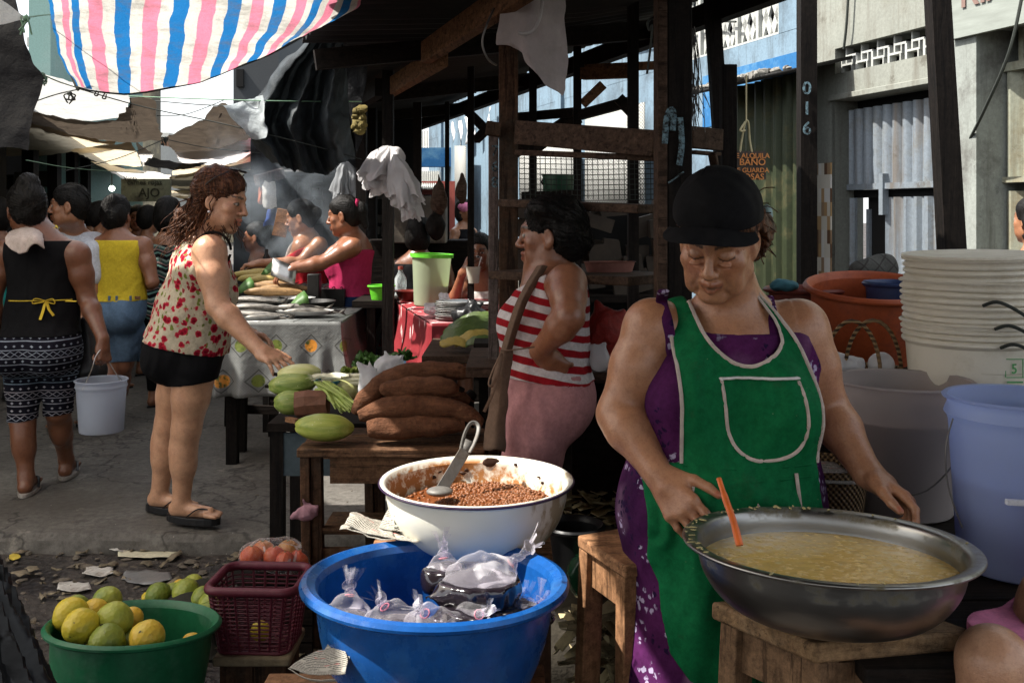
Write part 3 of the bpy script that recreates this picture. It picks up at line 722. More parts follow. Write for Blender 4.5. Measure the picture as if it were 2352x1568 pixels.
# chicken wire and woven screens behind
def screen(name,label,u0,v0,u1,v1,d,nx,ny,r,mat,skew=0):
    m=MB()
    for i in range(nx+1): u=u0+(u1-u0)*i/nx; m.tube([P(u,v0+skew*(i/nx),d),P(u+2,v1,d)],r,4)
    for j in range(ny+1): v=v0+(v1-v0)*j/ny; m.tube([P(u0,v,d),P((u0+u1)/2,v+3,d),P(u1,v+skew*(1-j/ny),d)],r,4)
    return tag(m.build(name,mat),label,'screen')
screen('wire_screen','rusty wire mesh fixed behind the stall shelves',1192,352,1505,458,4.0,26,9,.0016,M['rope'])
def mat_weave():
    t=NT('woven_screen'); x,y,z=t.xyz(t.co()); a=t.m_('SINE',t.m_('MULTIPLY',z,150.)); b_=t.m_('SINE',t.m_('MULTIPLY',t.m_('ADD',x,y),120.)); k=t.ramp(t.m_('MULTIPLY',a,b_),-.3,.4)
    return t.end(t.bsdf(t.mix(k,(.10,.10,.095),(.40,.40,.37)),.8))
M['weave']=mat_weave()
def panel(name,label,cat,pts,mat,solid=.02):
    m=MB(); m.quad(*pts); return tag(m.build(name,mat,solid=solid),label,cat)
panel('woven_screen','pale woven reed screen on the blue wall behind the stall','screen',[W(1480,500,.25),W(1345,500,.25),W(1345,270,.25),W(1480,235,.25)],M['weave'])
panel('woven_screen','narrow woven screen behind the three thin dark posts','screen',[W(1070,480,.3),W(1045,480,.3),W(1045,335,.3),W(1070,335,.3)],M['weave'])
panel('woven_screen','low woven screen seen between the stall rails on the left','screen',[W(1320,470,.25),W(1195,470,.25),W(1195,330,.25),W(1320,315,.25)],M['weave'])

# free standing poles by the shops
pl=thing('numbered_pole','dark square timber pole chalked with the number 016','pole',PZ(1855,5.2,0))
m=MB(); m.beam(PZ(1853,5.2,0),PZ(1853,5.2,2.9),.084,.084); m.build('pole',M['wood_dark'],pl)
for k_,c in enumerate('016'): text(c,'chalk_number',M['blue_chalk'],.095,P(1843,217+k_*46,5.15),RF,pl)
def pole(label,pts,d,w0,w1,mat=None,dd=0):
    m=MB(); a=P(pts[0][0],pts[0][1],d); b_=P(pts[1][0],pts[1][1],d+dd); dr=(b_-a); k=(a.z+ .0)/(a.z-b_.z); e=a+dr*k
    m.beam(a,e,w0,w0,V((0,1,0)),w1/w0); return tag(m.build('timber_pole',mat or M['wood_dark']),label,'pole')
pole('thick black pole leaning in front of the galvanised shutter',((2150,-60),(2184,545)),4.6,.088,.108)
pole('slim dark pole leaning beside the diamond lattice',((1632,-40),(1662,420)),4.4,.062,.062)

# hanging notice
nt=thing('hanging_notice','dark notice in orange letters hanging from a cord loop','sign',P(1722,380,4.9))
c=P(1724,380,4.9); m=MB(); m.box(c,(70/F*4.9,.008,66/F*4.9)); nb=m.build('board',plain('notice_board',(.075,.06,.05),.7),nt)
for k_,(s_,u,sz_) in enumerate((('SE ALQUILA',1683,.034),('BAÑO',1698,.046),('SE GUARDA',1686,.032),('COSAS',1694,.042))):
    text(s_,'lettering',M['orange_paint'],sz_,P(u,363+k_*16.5,4.89),RF,nb)
m=MB(); M['pale_cord']=plain('pale_cord',(.62,.55,.33),.7,bump=0); m.tube([P(1714,172,4.9),P(1714,280,4.9)],.004,6); m.tube(catmull([P(1700,350,4.9),P(1704,320,4.9),P(1712,282,4.88),P(1719,282,4.88),P(1722,320,4.9),P(1727,350,4.9)],5),.005,6); m.tube(catmull([P(1712,300,4.88),P(1700,300,4.87),P(1712,280,4.88)],4),.005,6); m.build('cord',M['pale_cord'],nt)

# cables
def cable(name,label,pts,r=.006,mat=None,cat='cable'):
    m=MB(); m.tube(catmull(pts,8),r,6); return tag(m.build(name,mat or M['rope']),label,cat)
cable('power_cable','black cable swinging down to a coil on the grey building corner',[P(2350,-20,6.5),P(2318,120,6.6),P(2260,255,6.9),P(2212,350,7.3),P(2204,372,7.3),P(2207,388,7.3),P(2202,400,7.3)],.011)
cable('power_cable','thin cable running down the cream wall above the vent',[W(1949,-20,.06),W(1944,60,.06),W(1938,113,.05)],.012)
cable('power_cable','frayed cable looped from the rough post top',[P(1500,40,3.0),P(1488,52,2.95),P(1492,70,2.95),P(1498,60,2.94),P(1494,110,2.95),P(1486,170,2.95)],.004)
cable('iron_hook','rusty wire hook hanging under the pale beam',[P(1135,20,3.45),P(1117,60,3.4),P(1108,100,3.4),P(1120,135,3.42),P(1140,150,3.5)],.004,M['wire'],'hook')
m=MB(); r=rng(8)
for i in range(26): a=P(1590+r.uniform(-6,6),70+r.uniform(-10,20),3.0); m.tube(catmull([a,a+V((r.uniform(-.01,.02),0,-.12)),a+V((r.uniform(-.02,.05),0,-.22-r.random()*.1))],3),.0012,4)
tag(m.build('frayed_twine',M['wire']),'bundle of frayed twine hanging from the rough post','twine')

# dark panel with crates, added to darken the view through the shelf stall
t=thing('rear_dark_panel','dark panel with crates added to darken the view between the shelf rails','partition',PZ(1350,6.3,0))
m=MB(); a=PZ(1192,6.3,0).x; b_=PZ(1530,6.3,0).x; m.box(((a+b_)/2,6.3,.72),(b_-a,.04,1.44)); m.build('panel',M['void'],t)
m=MB(); r=rng(17)
for i in range(34): m.box((r.uniform(a,b_),r.uniform(5.9,6.2),r.uniform(.95,1.42)),(r.uniform(.06,.2),.12,r.uniform(.04,.14)),Matrix.Rotation(r.uniform(-.3,.3),3,'Y'))
m.build('crates',plain('dark_crates',(.045,.035,.026),.8,var=.8,vs=5),t)['kind']='stuff'
m=MB(); m.box(((a+b_)/2,6.05,.90),(b_-a,.5,.04)); m.build('shelf',M['wood_dark_x'],t)
# ---------------------------------------------------------------- awnings and tarps over the street
def stripes(t):
    u,v,_=t.xyz(t.co('UV')); g=t.m_('ADD',t.m_('MULTIPLY',u,15.),.5)
    i=t.m_('FLOOR',g); f=t.m_('FRACT',g); w=t.m_('ABSOLUTE',t.m_('SUBTRACT',f,.5))
    w=t.m_('ADD',w,t.m_('MULTIPLY',t.m_('SUBTRACT',t.noise(60,t.co('UV'),3),.5),.03))
    on=t.ramp(w,.29,.27); odd=t.m_('MODULO',i,2.)
    c=t.mix(odd,(.012,.13,.34),(.62,.19,.27)); w_=t.mix(t.noise(4,None,6,.7),(.44,.42,.37),(.62,.60,.55))
    c=t.mix(on,w_,c); d=t.ramp(t.noise(5.5,None,9,.75),.48,.72); c=t.mix(t.m_('MULTIPLY',d,.75),c,(.10,.09,.07))
    th=t.m_('SINE',t.m_('MULTIPLY',u,1500.)); return t.mix(t.m_('MULTIPLY',th,.06),c,(.1,.1,.1))
top=[(104,0),(146,0),(166,0),(212,0),(279,0),(345,0),(412,0),(478,0),(541,0),(598,0),(650,0),(703,0),(738,0),(772,0),(808,-4),(842,-12)]
far=[(176,200),(191,204),(204,208),(241,213),(286,217),(337,212),(390,202),(444,192),(495,175),(535,158),(578,142),(618,126),(655,107),(692,86),(738,57),(790,24)]
far_d=[4.8]*6+[4.75,4.7,4.6,4.5,4.4,4.3,4.2,4.05,3.9,3.85]
ctrl=[]
ctrl.append([P(u,v,d) for (u,v),d in zip(far,far_d)])
for k,bu in ((.34,.12),(.68,.05)):
    ctrl.append([P(f[0]+(t_[0]-f[0])*k-(bu*60 if i<3 else 0),f[1]+(t_[1]-f[1])*k+12*math.sin(math.pi*k),fd+(3.55-fd)*k) for i,(f,t_,fd) in enumerate(zip(far,top,far_d))])
ctrl.append([P(t_[0],t_[1]-10,3.5) for t_ in top])
def ext(t_,f,k,d): return P(t_[0]+(t_[0]-412)*k*.9,t_[1]-f,d)
ctrl.append([ext(t_,150,.3,2.95) for t_ in top]); ctrl.append([ext(t_,230,.5,2.7) for t_ in top])
# v runs from the far hem, u over the stripes
mb=cloth(ctrl,6,9,.012,4.,3); mb.uv={k:(a,b) for k,(a,b) in mb.uv.items()}
tg=thing('striped_awning','blue pink and white striped awning slung over the street','awning',P(400,150,4.6))
mb.build('awning_sheet',tarp('striped_cloth',stripes,.5,.8),tg)
m=MB(); m.tube(catmull([P(150,120,4.7),P(160,160,4.8),P(176,200,4.8),P(181,207,4.8)],5),.008,6); m.tube([P(f[0],f[1],d-.01) for f,d in zip(far,far_d)],.005,6); m.build('hem',M['rope'],tg)
m=MB()
for u,v in ((222,213),(240,220)): m.tube(catmull([P(u,v-4,4.78),P(u-5,v+5,4.75),P(u+2,v+7,4.75),P(u+4,v-2,4.78)],4),.0035,6)
m.build('tie',M['rope'],tg)
def dirty(a,b,sc=5.):
    return lambda t:t.mix(t.ramp(t.noise(sc,None,9,.72),.4,.75),a,b)
TM={'black':tarp('black_tarp',(.016,.016,.018),.04,.42),'grey':tarp('grey_white_tarp',dirty((.50,.50,.48),(.34,.33,.31)),.55,.7),
 'brown':tarp('brown_tarp',dirty((.06,.047,.036),(.10,.078,.058)),.4,.8),'cream':tarp('cream_tarp',dirty((.62,.53,.38),(.46,.38,.26)),.6,.8),
 'white':tarp('white_tarp',dirty((.72,.69,.63),(.55,.50,.42)),.65,.7),'olive':tarp('olive_tarp',dirty((.12,.105,.07),(.06,.055,.04)),.35,.8),
 'silver':tarp('silver_tarp',dirty((.42,.46,.47),(.16,.19,.20),9),.12,.38)}
def pinkish(t):
    u,v,_=t.xyz(t.co('UV')); return t.mix(t.ramp(t.m_('ADD',u,t.m_('MULTIPLY',t.noise(5),.2)),.66,.92),(.74,.68,.64),(.80,.05,.10))
TM['bright']=tarp('bright_cream_tarp',dirty((.88,.82,.72),(.78,.72,.6)),.85,.8)
TM['pink']=tarp('pink_edged_tarp',pinkish,.55,.7)
def tp(name,label,net,d,mat,wr=.02,seed=0,cat='tarp',fr=5.):
    ctrl=[]
    zc=None if d>0 else -d
    for i,r in enumerate(net): ctrl.append([P(q[0],q[1],min(24,(zc-H)*F/(HV-q[1])) if zc else d) for q in r])
    return tag(cloth(ctrl,8,8,wr,fr,seed).build(name,TM[mat]),label,cat)
tp('tarp','black plastic tarp hanging at the left edge of the street',[[(-90,-40),(-20,-40),(32,-40)],[(-90,55),(0,60),(53,50)],[(-90,125),(10,132),(67,125)],[(-90,182),(20,190),(97,175)],[(-90,236),(10,246),(80,232)],[(-90,300),(4,308),(69,296)],[(-90,332),(0,340),(60,350)]],3.8,'black',.022,1)
tp('tarp','pale grey tarp corner tied at the top left',[[(-60,-10),(0,2),(59,41)],[(-60,30),(0,34),(60,43)],[(-60,60),(0,58),(59,45)]],3.6,'grey',.01,2)
tp('tarp','pale grey sheet slung between the black tarp and the striped awning',[[(97,168),(200,197),(296,219)],[(85,215),(190,246),(296,243)],[(70,253),(180,279),(295,268)]],-2.16,'grey',.014,3)
tp('tarp','long brown tarp sagging beneath the pale grey sheet',[[(72,252),(160,275),(250,279),(295,246),(300,222),(357,232)],[(70,267),(160,291),(250,302),(303,290),(320,275),(362,282)],[(68,282),(150,306),(240,322),(305,327),(340,326),(377,325)]],-2.13,'brown',.025,4)
tp('tarp','wide cream tarp sagging above the dark hall roof',[[(66,280),(140,302),(215,319),(266,325)],[(30,322),(120,332),(200,332),(266,327)],[(-60,358),(80,357),(160,349),(262,328)]],-2.10,'cream',.02,5)
tp('tarp','brown tarp peaked beside the hanging black sheet',[[(380,316),(450,284),(506,240),(545,262)],[(388,335),(460,320),(525,300),(575,315)],[(402,348),(450,352),(505,347),(590,322)]],-2.14,'brown',.03,6)
tp('tarp','whitish tarp with a bright pink red corner',[[(402,349),(485,344),(572,318),(590,316)],[(412,368),(500,364),(575,350),(590,350)],[(425,375),(500,380),(560,367),(585,362)]],-2.06,'pink',.02,7)
tp('tarp','cream tarp in the middle of the street below the long brown tarp',[[(160,346),(230,335),(300,325)],[(200,361),(262,354),(318,358)],[(232,378),(282,380),(326,383)]],-2.04,'cream',.02,8)
tp('tarp','small bright white tarp tip beside a brick house',[[(313,326),(332,340),(354,355)],[(316,345),(330,356),(345,366)],[(317,360),(324,372),(328,384)]],-2.00,'white',.015,9)
tp('tarp','narrow dark tarp strip across the far street',[[(340,362),(420,374),(480,374)],[(334,370),(415,383),(455,382)],[(330,379),(400,390),(440,386)]],-2.00,'black',.02,10)
tp('tarp','cream tarp pulled to a point above the crowd',[[(206,370),(300,388),(392,402)],[(252,393),(325,412),(390,420)],[(300,420),(324,442),(352,436)]],-1.95,'white',.02,11)
tp('tarp','olive brown tarp drooping behind the floral woman',[[(389,406),(480,390),(600,368)],[(390,420),(470,421),(580,400)],[(391,429),(435,438),(560,425)]],-1.95,'olive',.02,12)
tp('tarp','smallest cream tarp hanging low over the far crowd',[[(362,437),(420,436),(480,430)],[(370,443),(425,447),(465,440)],[(378,448),(420,456),(440,450)]],-1.85,'cream',.02,13)
tp('tarp','faded yellow cream tarp under the pink cornered one',[[(425,376),(520,380),(592,340)],[(400,388),(510,393),(590,362)],[(395,403),(480,392),(590,372)]],-2.00,'cream',.02,14)
tp('tarp','grey dark tarp lip over the grill stall',[[(420,458),(520,430),(640,382)],[(430,462),(530,440),(640,398)],[(440,468),(540,450),(640,412)]],9.6,'black',.02,15)
bt=thing('hanging_tarp','big black plastic sheet hanging from the roof with a silvery folded corner','tarp',P(700,300,5.0))
net=[[(740,62),(762,45),(790,28),(816,10)],[(662,135),(705,128),(752,118),(788,120)],[(592,220),(660,212),(732,206),(798,222)],[(545,262),(628,285),(712,288),(804,278)],[(578,325),(650,342),(722,347),(808,330)],[(622,372),(670,391),(745,400),(812,364)]]
dd=[4.7,4.9,5.0,5.0,5.1,5.15]
ctrl=[[P(u+ (v-60)*.012*(-1)**i,v,d+(.05+.02*j)*(-1)**i) for i,(u,v) in enumerate(r)] for j,(r,d) in enumerate(zip([[tuple((np.array(r[k//2])*(1-.5*(k%2))+np.array(r[min(3,k//2+1)])*.5*(k%2)).tolist()) for k in range(7)] for r in net],dd))]
cloth(ctrl,14,10,.022,5.5,20,.6).build('sheet',tarp('black_hanging_plastic',dirty((.016,.019,.021),(.05,.06,.065),9),.05,.5),bt)
ctrl=[[P(u,v,4.86+.04*math.sin(i*2+j)) for i,(u,v) in enumerate(r)] for j,r in enumerate([[(516,238),(560,230),(605,222)],[(540,268),(585,258),(614,262)],[(580,318),(603,318),(612,285)]])]
cloth(ctrl,10,10,.03,7,21).build('folded_corner',TM['silver'],bt)
# dark sheets hanging under the roof edge beside it
tp('tarp','black curtain hanging under the roof edge behind the dark posts',[[(790,-30),(830,-60),(880,-70)],[(786,120),(815,110),(850,120)],[(800,225),(815,235),(838,215)],[(815,330),(822,340),(835,300)]],5.3,'black',.03,22)
# ropes across the street
for i,(lab,pts,mt) in enumerate((('green cord from the black tarp to the striped awning hem',[P(97,172,3.9),P(140,190,4.3),P(178,202,4.7)],'rope_green'),
 ('pale double rope tied to the grey tarp corner',[P(62,40,3.6),P(130,34,4.2),P(210,44,5)],'rope_green'),
 ('long dark cord sagging from the awning down to the grill stall',[P(180,204,4.7),P(330,246,5.),P(500,282,5.),P(700,330,4.95),P(830,366,5.2)],'rope'),
 ('dark cord crossing under the pale grey sheet',[P(78,234,4.6),P(130,217,4.7),P(182,205,4.75)],'rope'),
 ('straight cord across the bright sky gap',[P(296,221,5.5),P(420,226,5.2),P(620,232,4.85),P(830,234,5.3)],'rope_green'),
 ('second cord stretched just beneath across the sky gap',[P(357,232,5.9),P(450,240,5.6),P(520,243,4.9)],'rope'),
 ('slack pair of wires in the sky gap',[P(360,266,7),P(430,262,7),P(520,228,7)],'rope'),
 ('cord running low over the crowd',[P(60,368,5.5),P(180,388,7),P(330,398,9)],'rope_green'),
 ('cord from the small cream tarp up to the brown one',[P(150,392,6),P(270,364,6.6),P(378,320,6.8)],'rope'),
 ('cord under the peaked brown tarp',[P(388,322,6.7),P(480,340,7),P(600,352,7.2)],'rope'))):
    m=MB(); m.tube(catmull(pts,8),.003,5); tag(m.build('cord',M[mt]),lab,'cord')
for i,(u,v,d,lab) in enumerate(((97,173,3.9,'knot of green cord at the black tarp corner'),(60,43,3.6,'knot at the tip of the grey tarp corner'),(160,215,4.7,'frayed knot dangling left of the awning hem'),(380,318,6.7,'knot where two brown tarps meet'))):
    m=MB(); r=rng(i)
    for j in range(5): a=P(u,v,d); m.tube(catmull([a,a+V((r.uniform(-.02,.02),r.uniform(-.02,.02),r.uniform(-.03,.01))),a+V((r.uniform(-.025,.025),0,r.uniform(-.06,-.02)))],4),.0035,6)
    m.ball(P(u,v,d),.012); tag(m.build('rope_knot',M['rope_green'] if i<2 else M['rope']),lab,'knot')

# unseen tarps added overhead to block the sun and soften the light
def unseen_tarp(label,pts,mat,seed):
    c=[[V(q) for q in r] for r in pts]; return tag(cloth(c,8,8,.03,2.,seed).build('tarp',TM[mat]),label,'tarp')
unseen_tarp('brown tarp added out of view behind the camera to block the sky',[[(-5,-4,2.9),(-2,-4,2.5),(1.6,-4,2.6)],[(-5,-1,2.9),(-2,-1,2.45),(1.6,-1,2.55)],[(-5,.9,3.0),(-2.,1.05,2.7),(1.6,1.1,2.6)]],'brown',41)
unseen_tarp('cream tarp added out of view at the left to block sun and spread soft light',[[(-6.,.9,3.0),(-4.,1.,2.75),(-1.98,1.,2.7)],[(-6.,2.8,3.0),(-4,2.8,2.65),(-2.02,2.8,2.65)],[(-6,3.6,3.),(-4,3.6,2.65),(-2.12,3.6,2.65)],[(-6,4.6,3.),(-4.4,4.6,2.65),(-3.02,4.6,2.65)],[(-6.5,5.3,3.),(-4.8,5.3,2.7),(-3.2,5.3,2.75)]],'bright',42)
unseen_tarp('brown tarp added out of view beside the stall roof to block the sun',[[(-1.25,.9,2.52),(-.2,.9,2.4),(.6,.9,2.42)],[(-1.25,1.8,2.5),(-.2,1.8,2.36),(.5,1.8,2.4)],[(-1.2,2.62,2.48),(-.3,2.62,2.36),(.3,2.62,2.4)]],'brown',43)
# ---------------------------------------------------------------- foreground: basins, fruit, roots, buckets
def basin_prof(R,rb,h,t=.004,lip=.028,roll=.008,bow=.0,n=14):
    pr=[(0,0),(rb*.9,0),(rb*.985,.002)]
    f=lambda s:rb+(R-lip-rb)*s+bow*math.sin(math.pi*s)*.5+bow*.3*s*(1-s)
    for i in range(n+1): s=i/n; pr.append((f(s),.006+(h-.01)*s))
    pr+=[(R-lip+.006,h-.004),(R-.006,h-.010),(R-.001,h-.006),(R,h),(R-.005,h+roll*.7),(R-lip*.45,h+roll),(R-lip+.002,h+roll*.2),(R-lip-t,h-.012)]
    for i in range(n,-1,-1): s=i/n; pr.append((f(s)-t,.006+t+(h-.022)*s))
    pr+=[(rb*.9,t+.002),(0,t+.002)]
    return pr
def tilt(ax,ay): return Matrix.Rotation(R_(ax),3,'X')@Matrix.Rotation(R_(ay),3,'Y')
def on(c,T,p): return V(c)+T@V(p)
M['blue_plastic']=plain('blue_plastic',(.008,.080,.30),.28,var=.15,vs=5,bump=.08,bs=60,dirt=(.02,.12,.34),ds=9,spec=.5)
M['green_plastic']=plain('green_plastic',(.012,.13,.055),.42,var=.2,vs=6,bump=.12,bs=60,dirt=(.05,.16,.09),ds=10)
M['maroon_plastic']=plain('maroon_plastic',(.11,.016,.030),.45,var=.25,vs=9,bump=.2,bs=90)
def mat_enamel():
    t=NT('stained_enamel'); x,y,z=t.xyz(t.co()); g=t.n('ShaderNodeNewGeometry',out='Normal')
    n=t.noise(9,None,9,.75); n2=t.noise(30,None,6,.7)
    r=t.n('ShaderNodeVectorMath',{0:t.comb(x,y,0.)},out='Value',operation='LENGTH')
    dt=t.n('ShaderNodeVectorMath',{0:g,1:t.comb(x,y,0.)},out='Value',operation='DOT_PRODUCT'); inner=t.m_('MULTIPLY',t.ramp(r,.240,.232),t.ramp(dt,.0,-.01))
    st=t.ramp(t.m_('ADD',n,t.m_('MULTIPLY',n2,.35)),.62,.80)
    low=t.ramp(z,.15,.10); left=t.ramp(x,.05,-.2)
    k=t.m_('MULTIPLY',inner,t.m_('MINIMUM',t.m_('ADD',st,t.m_('MULTIPLY',t.m_('ADD',low,left),t.ramp(n2,.42,.6))),1.))
    c=t.mix(k,(.74,.72,.62),(.36,.15,.04)); c=t.mix(t.m_('MULTIPLY',inner,t.ramp(n2,.66,.7)),c,(.10,.03,.012))
    o=t.m_('MULTIPLY',t.m_('SUBTRACT',1.,inner),t.m_('MULTIPLY',t.ramp(t.noise(7,t.scl(t.co(),(1,1,.5)),6,.6),.62,.66),t.ramp(x,.0,.06)))
    c=t.mix(t.m_('MULTIPLY',o,.75),c,(.36,.28,.15))
    return t.end(t.bsdf(c,t.m_('ADD',.22,t.m_('MULTIPLY',k,.4)),0,t.bump(n2,.06,.004),.5))
# big blue basin of tied drink bags
bc=P(995,1336,2.2); bc.z-=.25; BT=tilt(-2,1)
bb=thing('plastic_basin','big bright blue plastic basin holding tied bags of dark drink','basin',bc)
m=MB().lathe(basin_prof(.297,.195,.25,.004,.036,.012,.03),bc,128,BT); m.build('basin_body',M['blue_plastic'],bb)
M['drink']=plain('dark_purple_drink',(.010,.007,.010),.16,bump=.5,bs=18,spec=.6,var=.4,gr=0,coat=.6)
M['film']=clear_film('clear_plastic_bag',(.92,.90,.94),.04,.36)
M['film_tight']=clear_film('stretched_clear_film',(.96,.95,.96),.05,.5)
def drink_bag(label,c,r,neck,full=.6,sq=(1,1,.8),seed=0,tail=None,group='tied drink bags in the blue basin'):
    t=thing('drink_bag',label,'drink bag',c-V((0,0,r*sq[2])),group); nd=(neck-c)
    s=S(); s.ell(c,(r*sq[0],r*sq[1],r*sq[2]),.03); s.cone(c+nd.normalized()*r*.55,c+nd*.58,r*.5,.010,.03)
    if tail is not None: s.cone(c,tail,r*.75,.004,.03)
    s.disp=lambda X,Y,Z: .004*vnoise(X*70,Y*70,Z*70,seed)+.002*np.sin(X*160+Y*90+seed)
    q=S(); q.ops=[list(o) for o in s.ops]; q.disp=s.disp; z=c.z+r*sq[2]*(2*full-1)
    s.cut(V((0,0,z+.002)),(0,0,-1)); s.build('bag_film',M['film'],t,h=.005)
    q.cut(c+V((0,0,z-c.z)),(0,0,1)); q.build('drink',M['drink'],t,h=.005)
    k=c+nd*.58; m=MB(); rr=rng(seed); pts=[k]
    for i in range(1,6): pts.append(k+(neck-k)*(i/5)+V((rr.uniform(-.006,.006),rr.uniform(-.006,.006),0)))
    m.tube(catmull(pts,3),[.009+.008*max(0,(i-9)/6) for i in range(16)],9,flat=.7)
    for i in range(7):
        a=i*.9+rr.random(); w=(neck-k).normalized(); x,y,z_=basis(w); e=neck+w*rr.uniform(.015,.04)+(x*math.cos(a)+z_*math.sin(a))*rr.uniform(.012,.03)
        p1=neck+(x*math.cos(a+.5)+z_*math.sin(a+.5))*.009; p2=neck+(x*math.cos(a-.5)+z_*math.sin(a-.5))*.009
        m.quad(p1,p2,e+x*.006,e-x*.006)
    m.jitter(.004,60,seed); nk=m.build('twisted_neck',M['film'],t)
    m=MB(); x,y,z_=basis(nd); m.tube([k+(x*math.cos(a*.7)+z_*math.sin(a*.7))*.010 for a in range(10)],.0016,5); m.build('thread',plain('pink_thread',(.6,.2,.25),.7,bump=0) if 'pink_thread' not in bpy.data.materials else bpy.data.materials['pink_thread'],t)
drink_bag('largest drink bag, stretched to a point and half full of black drink',P(1105,1352,2.16),.082,P(1222,1252,2.17),.66,(1.05,.9,.9),1,P(980,1372,2.12))
drink_bag('round grey drink bag at the far side with a frilled upright neck',P(1022,1330,2.29),.056,P(1016,1247,2.32),.8,(1,.9,.85),2)
drink_bag('pale drink bag at the left wall with a tall bent neck',P(800,1404,2.13),.044,P(806,1340,2.16),.35,(1.15,.9,.6),3)
drink_bag('flat drink bag with a thin frilled neck next to the left one',P(905,1422,2.09),.052,P(868,1372,2.07),.45,(1.2,.9,.5),4)
drink_bag('drink bag tied with pink thread at the near rim',P(995,1430,2.05),.052,P(962,1392,2.0),.4,(1.2,.9,.55),5)
drink_bag('dark drink bag sunk behind the largest one at the right',P(1185,1410,2.13),.052,P(1212,1372,2.2),.85,(1.2,.9,.5),6)
drink_bag('small white tipped drink bag nearest the right wall',P(1236,1412,2.2),.034,P(1249,1372,2.22),.5,(1.1,.9,.6),7)
drink_bag('black drink bag lying lowest in the middle of the basin',P(1075,1425,2.1),.062,P(1120,1400,2.0),.95,(1.3,.9,.5),8)
# stand of the blue basin
t=thing('wooden_stand','low rough wooden stand beneath the blue basin','stand',PZ(1000,2.25,-.085))
zt=bc.z-.012; m=MB(); m.box((bc.x,bc.y,zt-.015),(.5,.36,.03)); m.build('top_board',M['wood_new'],t,bevel=.004)
for sx in (-1,1):
    for sy in (-1,1): m=MB(); m.beam((bc.x+sx*.21,bc.y+sy*.14,zt-.03),(bc.x+sx*.22,bc.y+sy*.15,-.1),.05,.05); m.build('leg',M['wood_z'],t)

# enamel basin of bean stew
ec=P(1095,1101,2.6); ez=ec.z; ec.z-=.168
eb=thing('enamel_basin','white enamel basin of brown bean stew with food stained sides','basin',ec)
pr=[(0,0),(.13,0),(.138,.004)]
for i in range(17): s=i/16; pr.append((.138+.098*math.sin(s*math.pi*.5)**.9,.004+.150*(1-math.cos(s*math.pi*.5))**.85 if s>0 else .004))
pr+=[(.243,.160),(.2515,.163),(.2525,.167),(.2505,.1705),(.245,.1705),(.238,.167),(.232,.156)]
for i in range(16,-1,-1): s=i/16; pr.append((.134+.096*math.sin(s*math.pi*.5)**.9,.008+.146*(1-math.cos(s*math.pi*.5))**.85 if s>0 else .008))
pr+=[(.12,.008),(0,.008)]
m=MB().lathe(pr,(0,0,0),128); o=m.build('basin_body',mat_enamel(),eb); o.matrix_parent_inverse=Matrix()
m=MB(); m.tube([ec+V((math.cos(a*math.pi/48)*.2525,math.sin(a*math.pi/48)*.2525,.166)) for a in range(97)],.0034,6,cap=False); m.build('rim_edge',plain('dark_enamel_edge',(.035,.02,.05),.3,bump=0),eb)
M['stew']=plain('brown_bean_sauce',(.16,.045,.012),.22,var=.4,vs=18,bump=.5,bs=40)
M['bean']=plain('cooked_beans',(.20,.072,.024),.4,var=.6,vs=40,bump=.1)
m=MB(); zz=ec.z+.108; rows=[]
m.lathe([(0,zz-ec.z),(.06,zz-ec.z),(.12,zz-ec.z),(.17,zz-ec.z-.001),(.205,zz-ec.z-.004)],ec,72,None,None,False); sw=m.build('stew_sauce',M['stew'],eb)
m=MB(); r=rng(5)
for i in range(1700):
    a=r.uniform(0,6.283);q=.197*math.sqrt(r.random()); x,y=math.cos(a)*q,math.sin(a)*q
    if x<-.10 and r.random()<.75: continue
    s_=r.uniform(.0036,.0055); m.ball((ec.x+x,ec.y+y,zz+r.uniform(-.0035,.0012)),(s_*1.35,s_,s_*.9),Matrix.Rotation(r.uniform(0,6.3),3,'Z'),8,5)
bo=m.build('beans',M['bean'],eb); bo['kind']='stuff'
m=MB()
for (u,v,s_) in ((1128,1061,22),(1072,1080,7),(1040,1077,6),(1062,1086,7),(1185,1066,6),(1238,1095,5),(1247,1110,6),(996,1096,7),(1010,1083,5)):
    # dried splashes sit on the inner wall
    for rr_ in lin(.12,.25,60):
        pass
    d0=2.6; best=None
    for k_ in range(200):
        d=2.45+k_*.0025; q=P(u,v,d); rad=math.hypot(q.x-ec.x,q.y-ec.y); hz=q.z-ec.z
        if d>2.6 and 0<hz<.165:
            s=min(1,max(0,((hz-.008)/.146)))**(1/.85); rin=.134+.096*math.sin(math.acos(max(-1,1-s)))**.9
            if rad>=rin-.002: best=q; break
    if best is not None: m.ball(best,(s_/F*2.7,.004,s_*.55/F*2.7),None,10,6)
m.jitter(.004,90,2); m.build('splash',plain('dried_splash',(.045,.018,.008),.6),eb)['kind']='stuff'
# aluminium ladle standing in the beans
sp=thing('ladle','long aluminium spoon with an open loop handle standing in the beans','spoon',P(1018,1120,2.62))
a=P(1014,1124,2.62);b_=P(1068,1035,2.70);cc=P(1090,975,2.76)
m=MB(); m.beam(a,b_,.030,.004,V((0,1,.2))); w=.018
ax,ay,az=basis(cc-b_,V((0,1,0)))
M['aluminium']=plain('dull_aluminium',(.16,.152,.14),.55,.2,var=.35,vs=30,bump=.2,dirt=(.13,.10,.07),ds=14); L=[b_-ax*w*.7,b_-ax*.017+(cc-b_)*.55,cc-ax*.013-ay*.004,cc+ay*.006,cc+ax*.013-ay*.004,b_+ax*.017+(cc-b_)*.55,b_+ax*w*.7]
m.tube(catmull(L,6),.0048,8,flat=.5); m.quad(b_-ax*w*.7,b_+ax*w*.7,b_+ax*.015+ay*.035,b_-ax*.015+ay*.035); m.build('handle',M['aluminium'],sp,solid=.002)
m=MB(); m.ball(P(1010,1128,2.60),(.035,.03,.012)); m.build('scoop',M['aluminium'],sp)

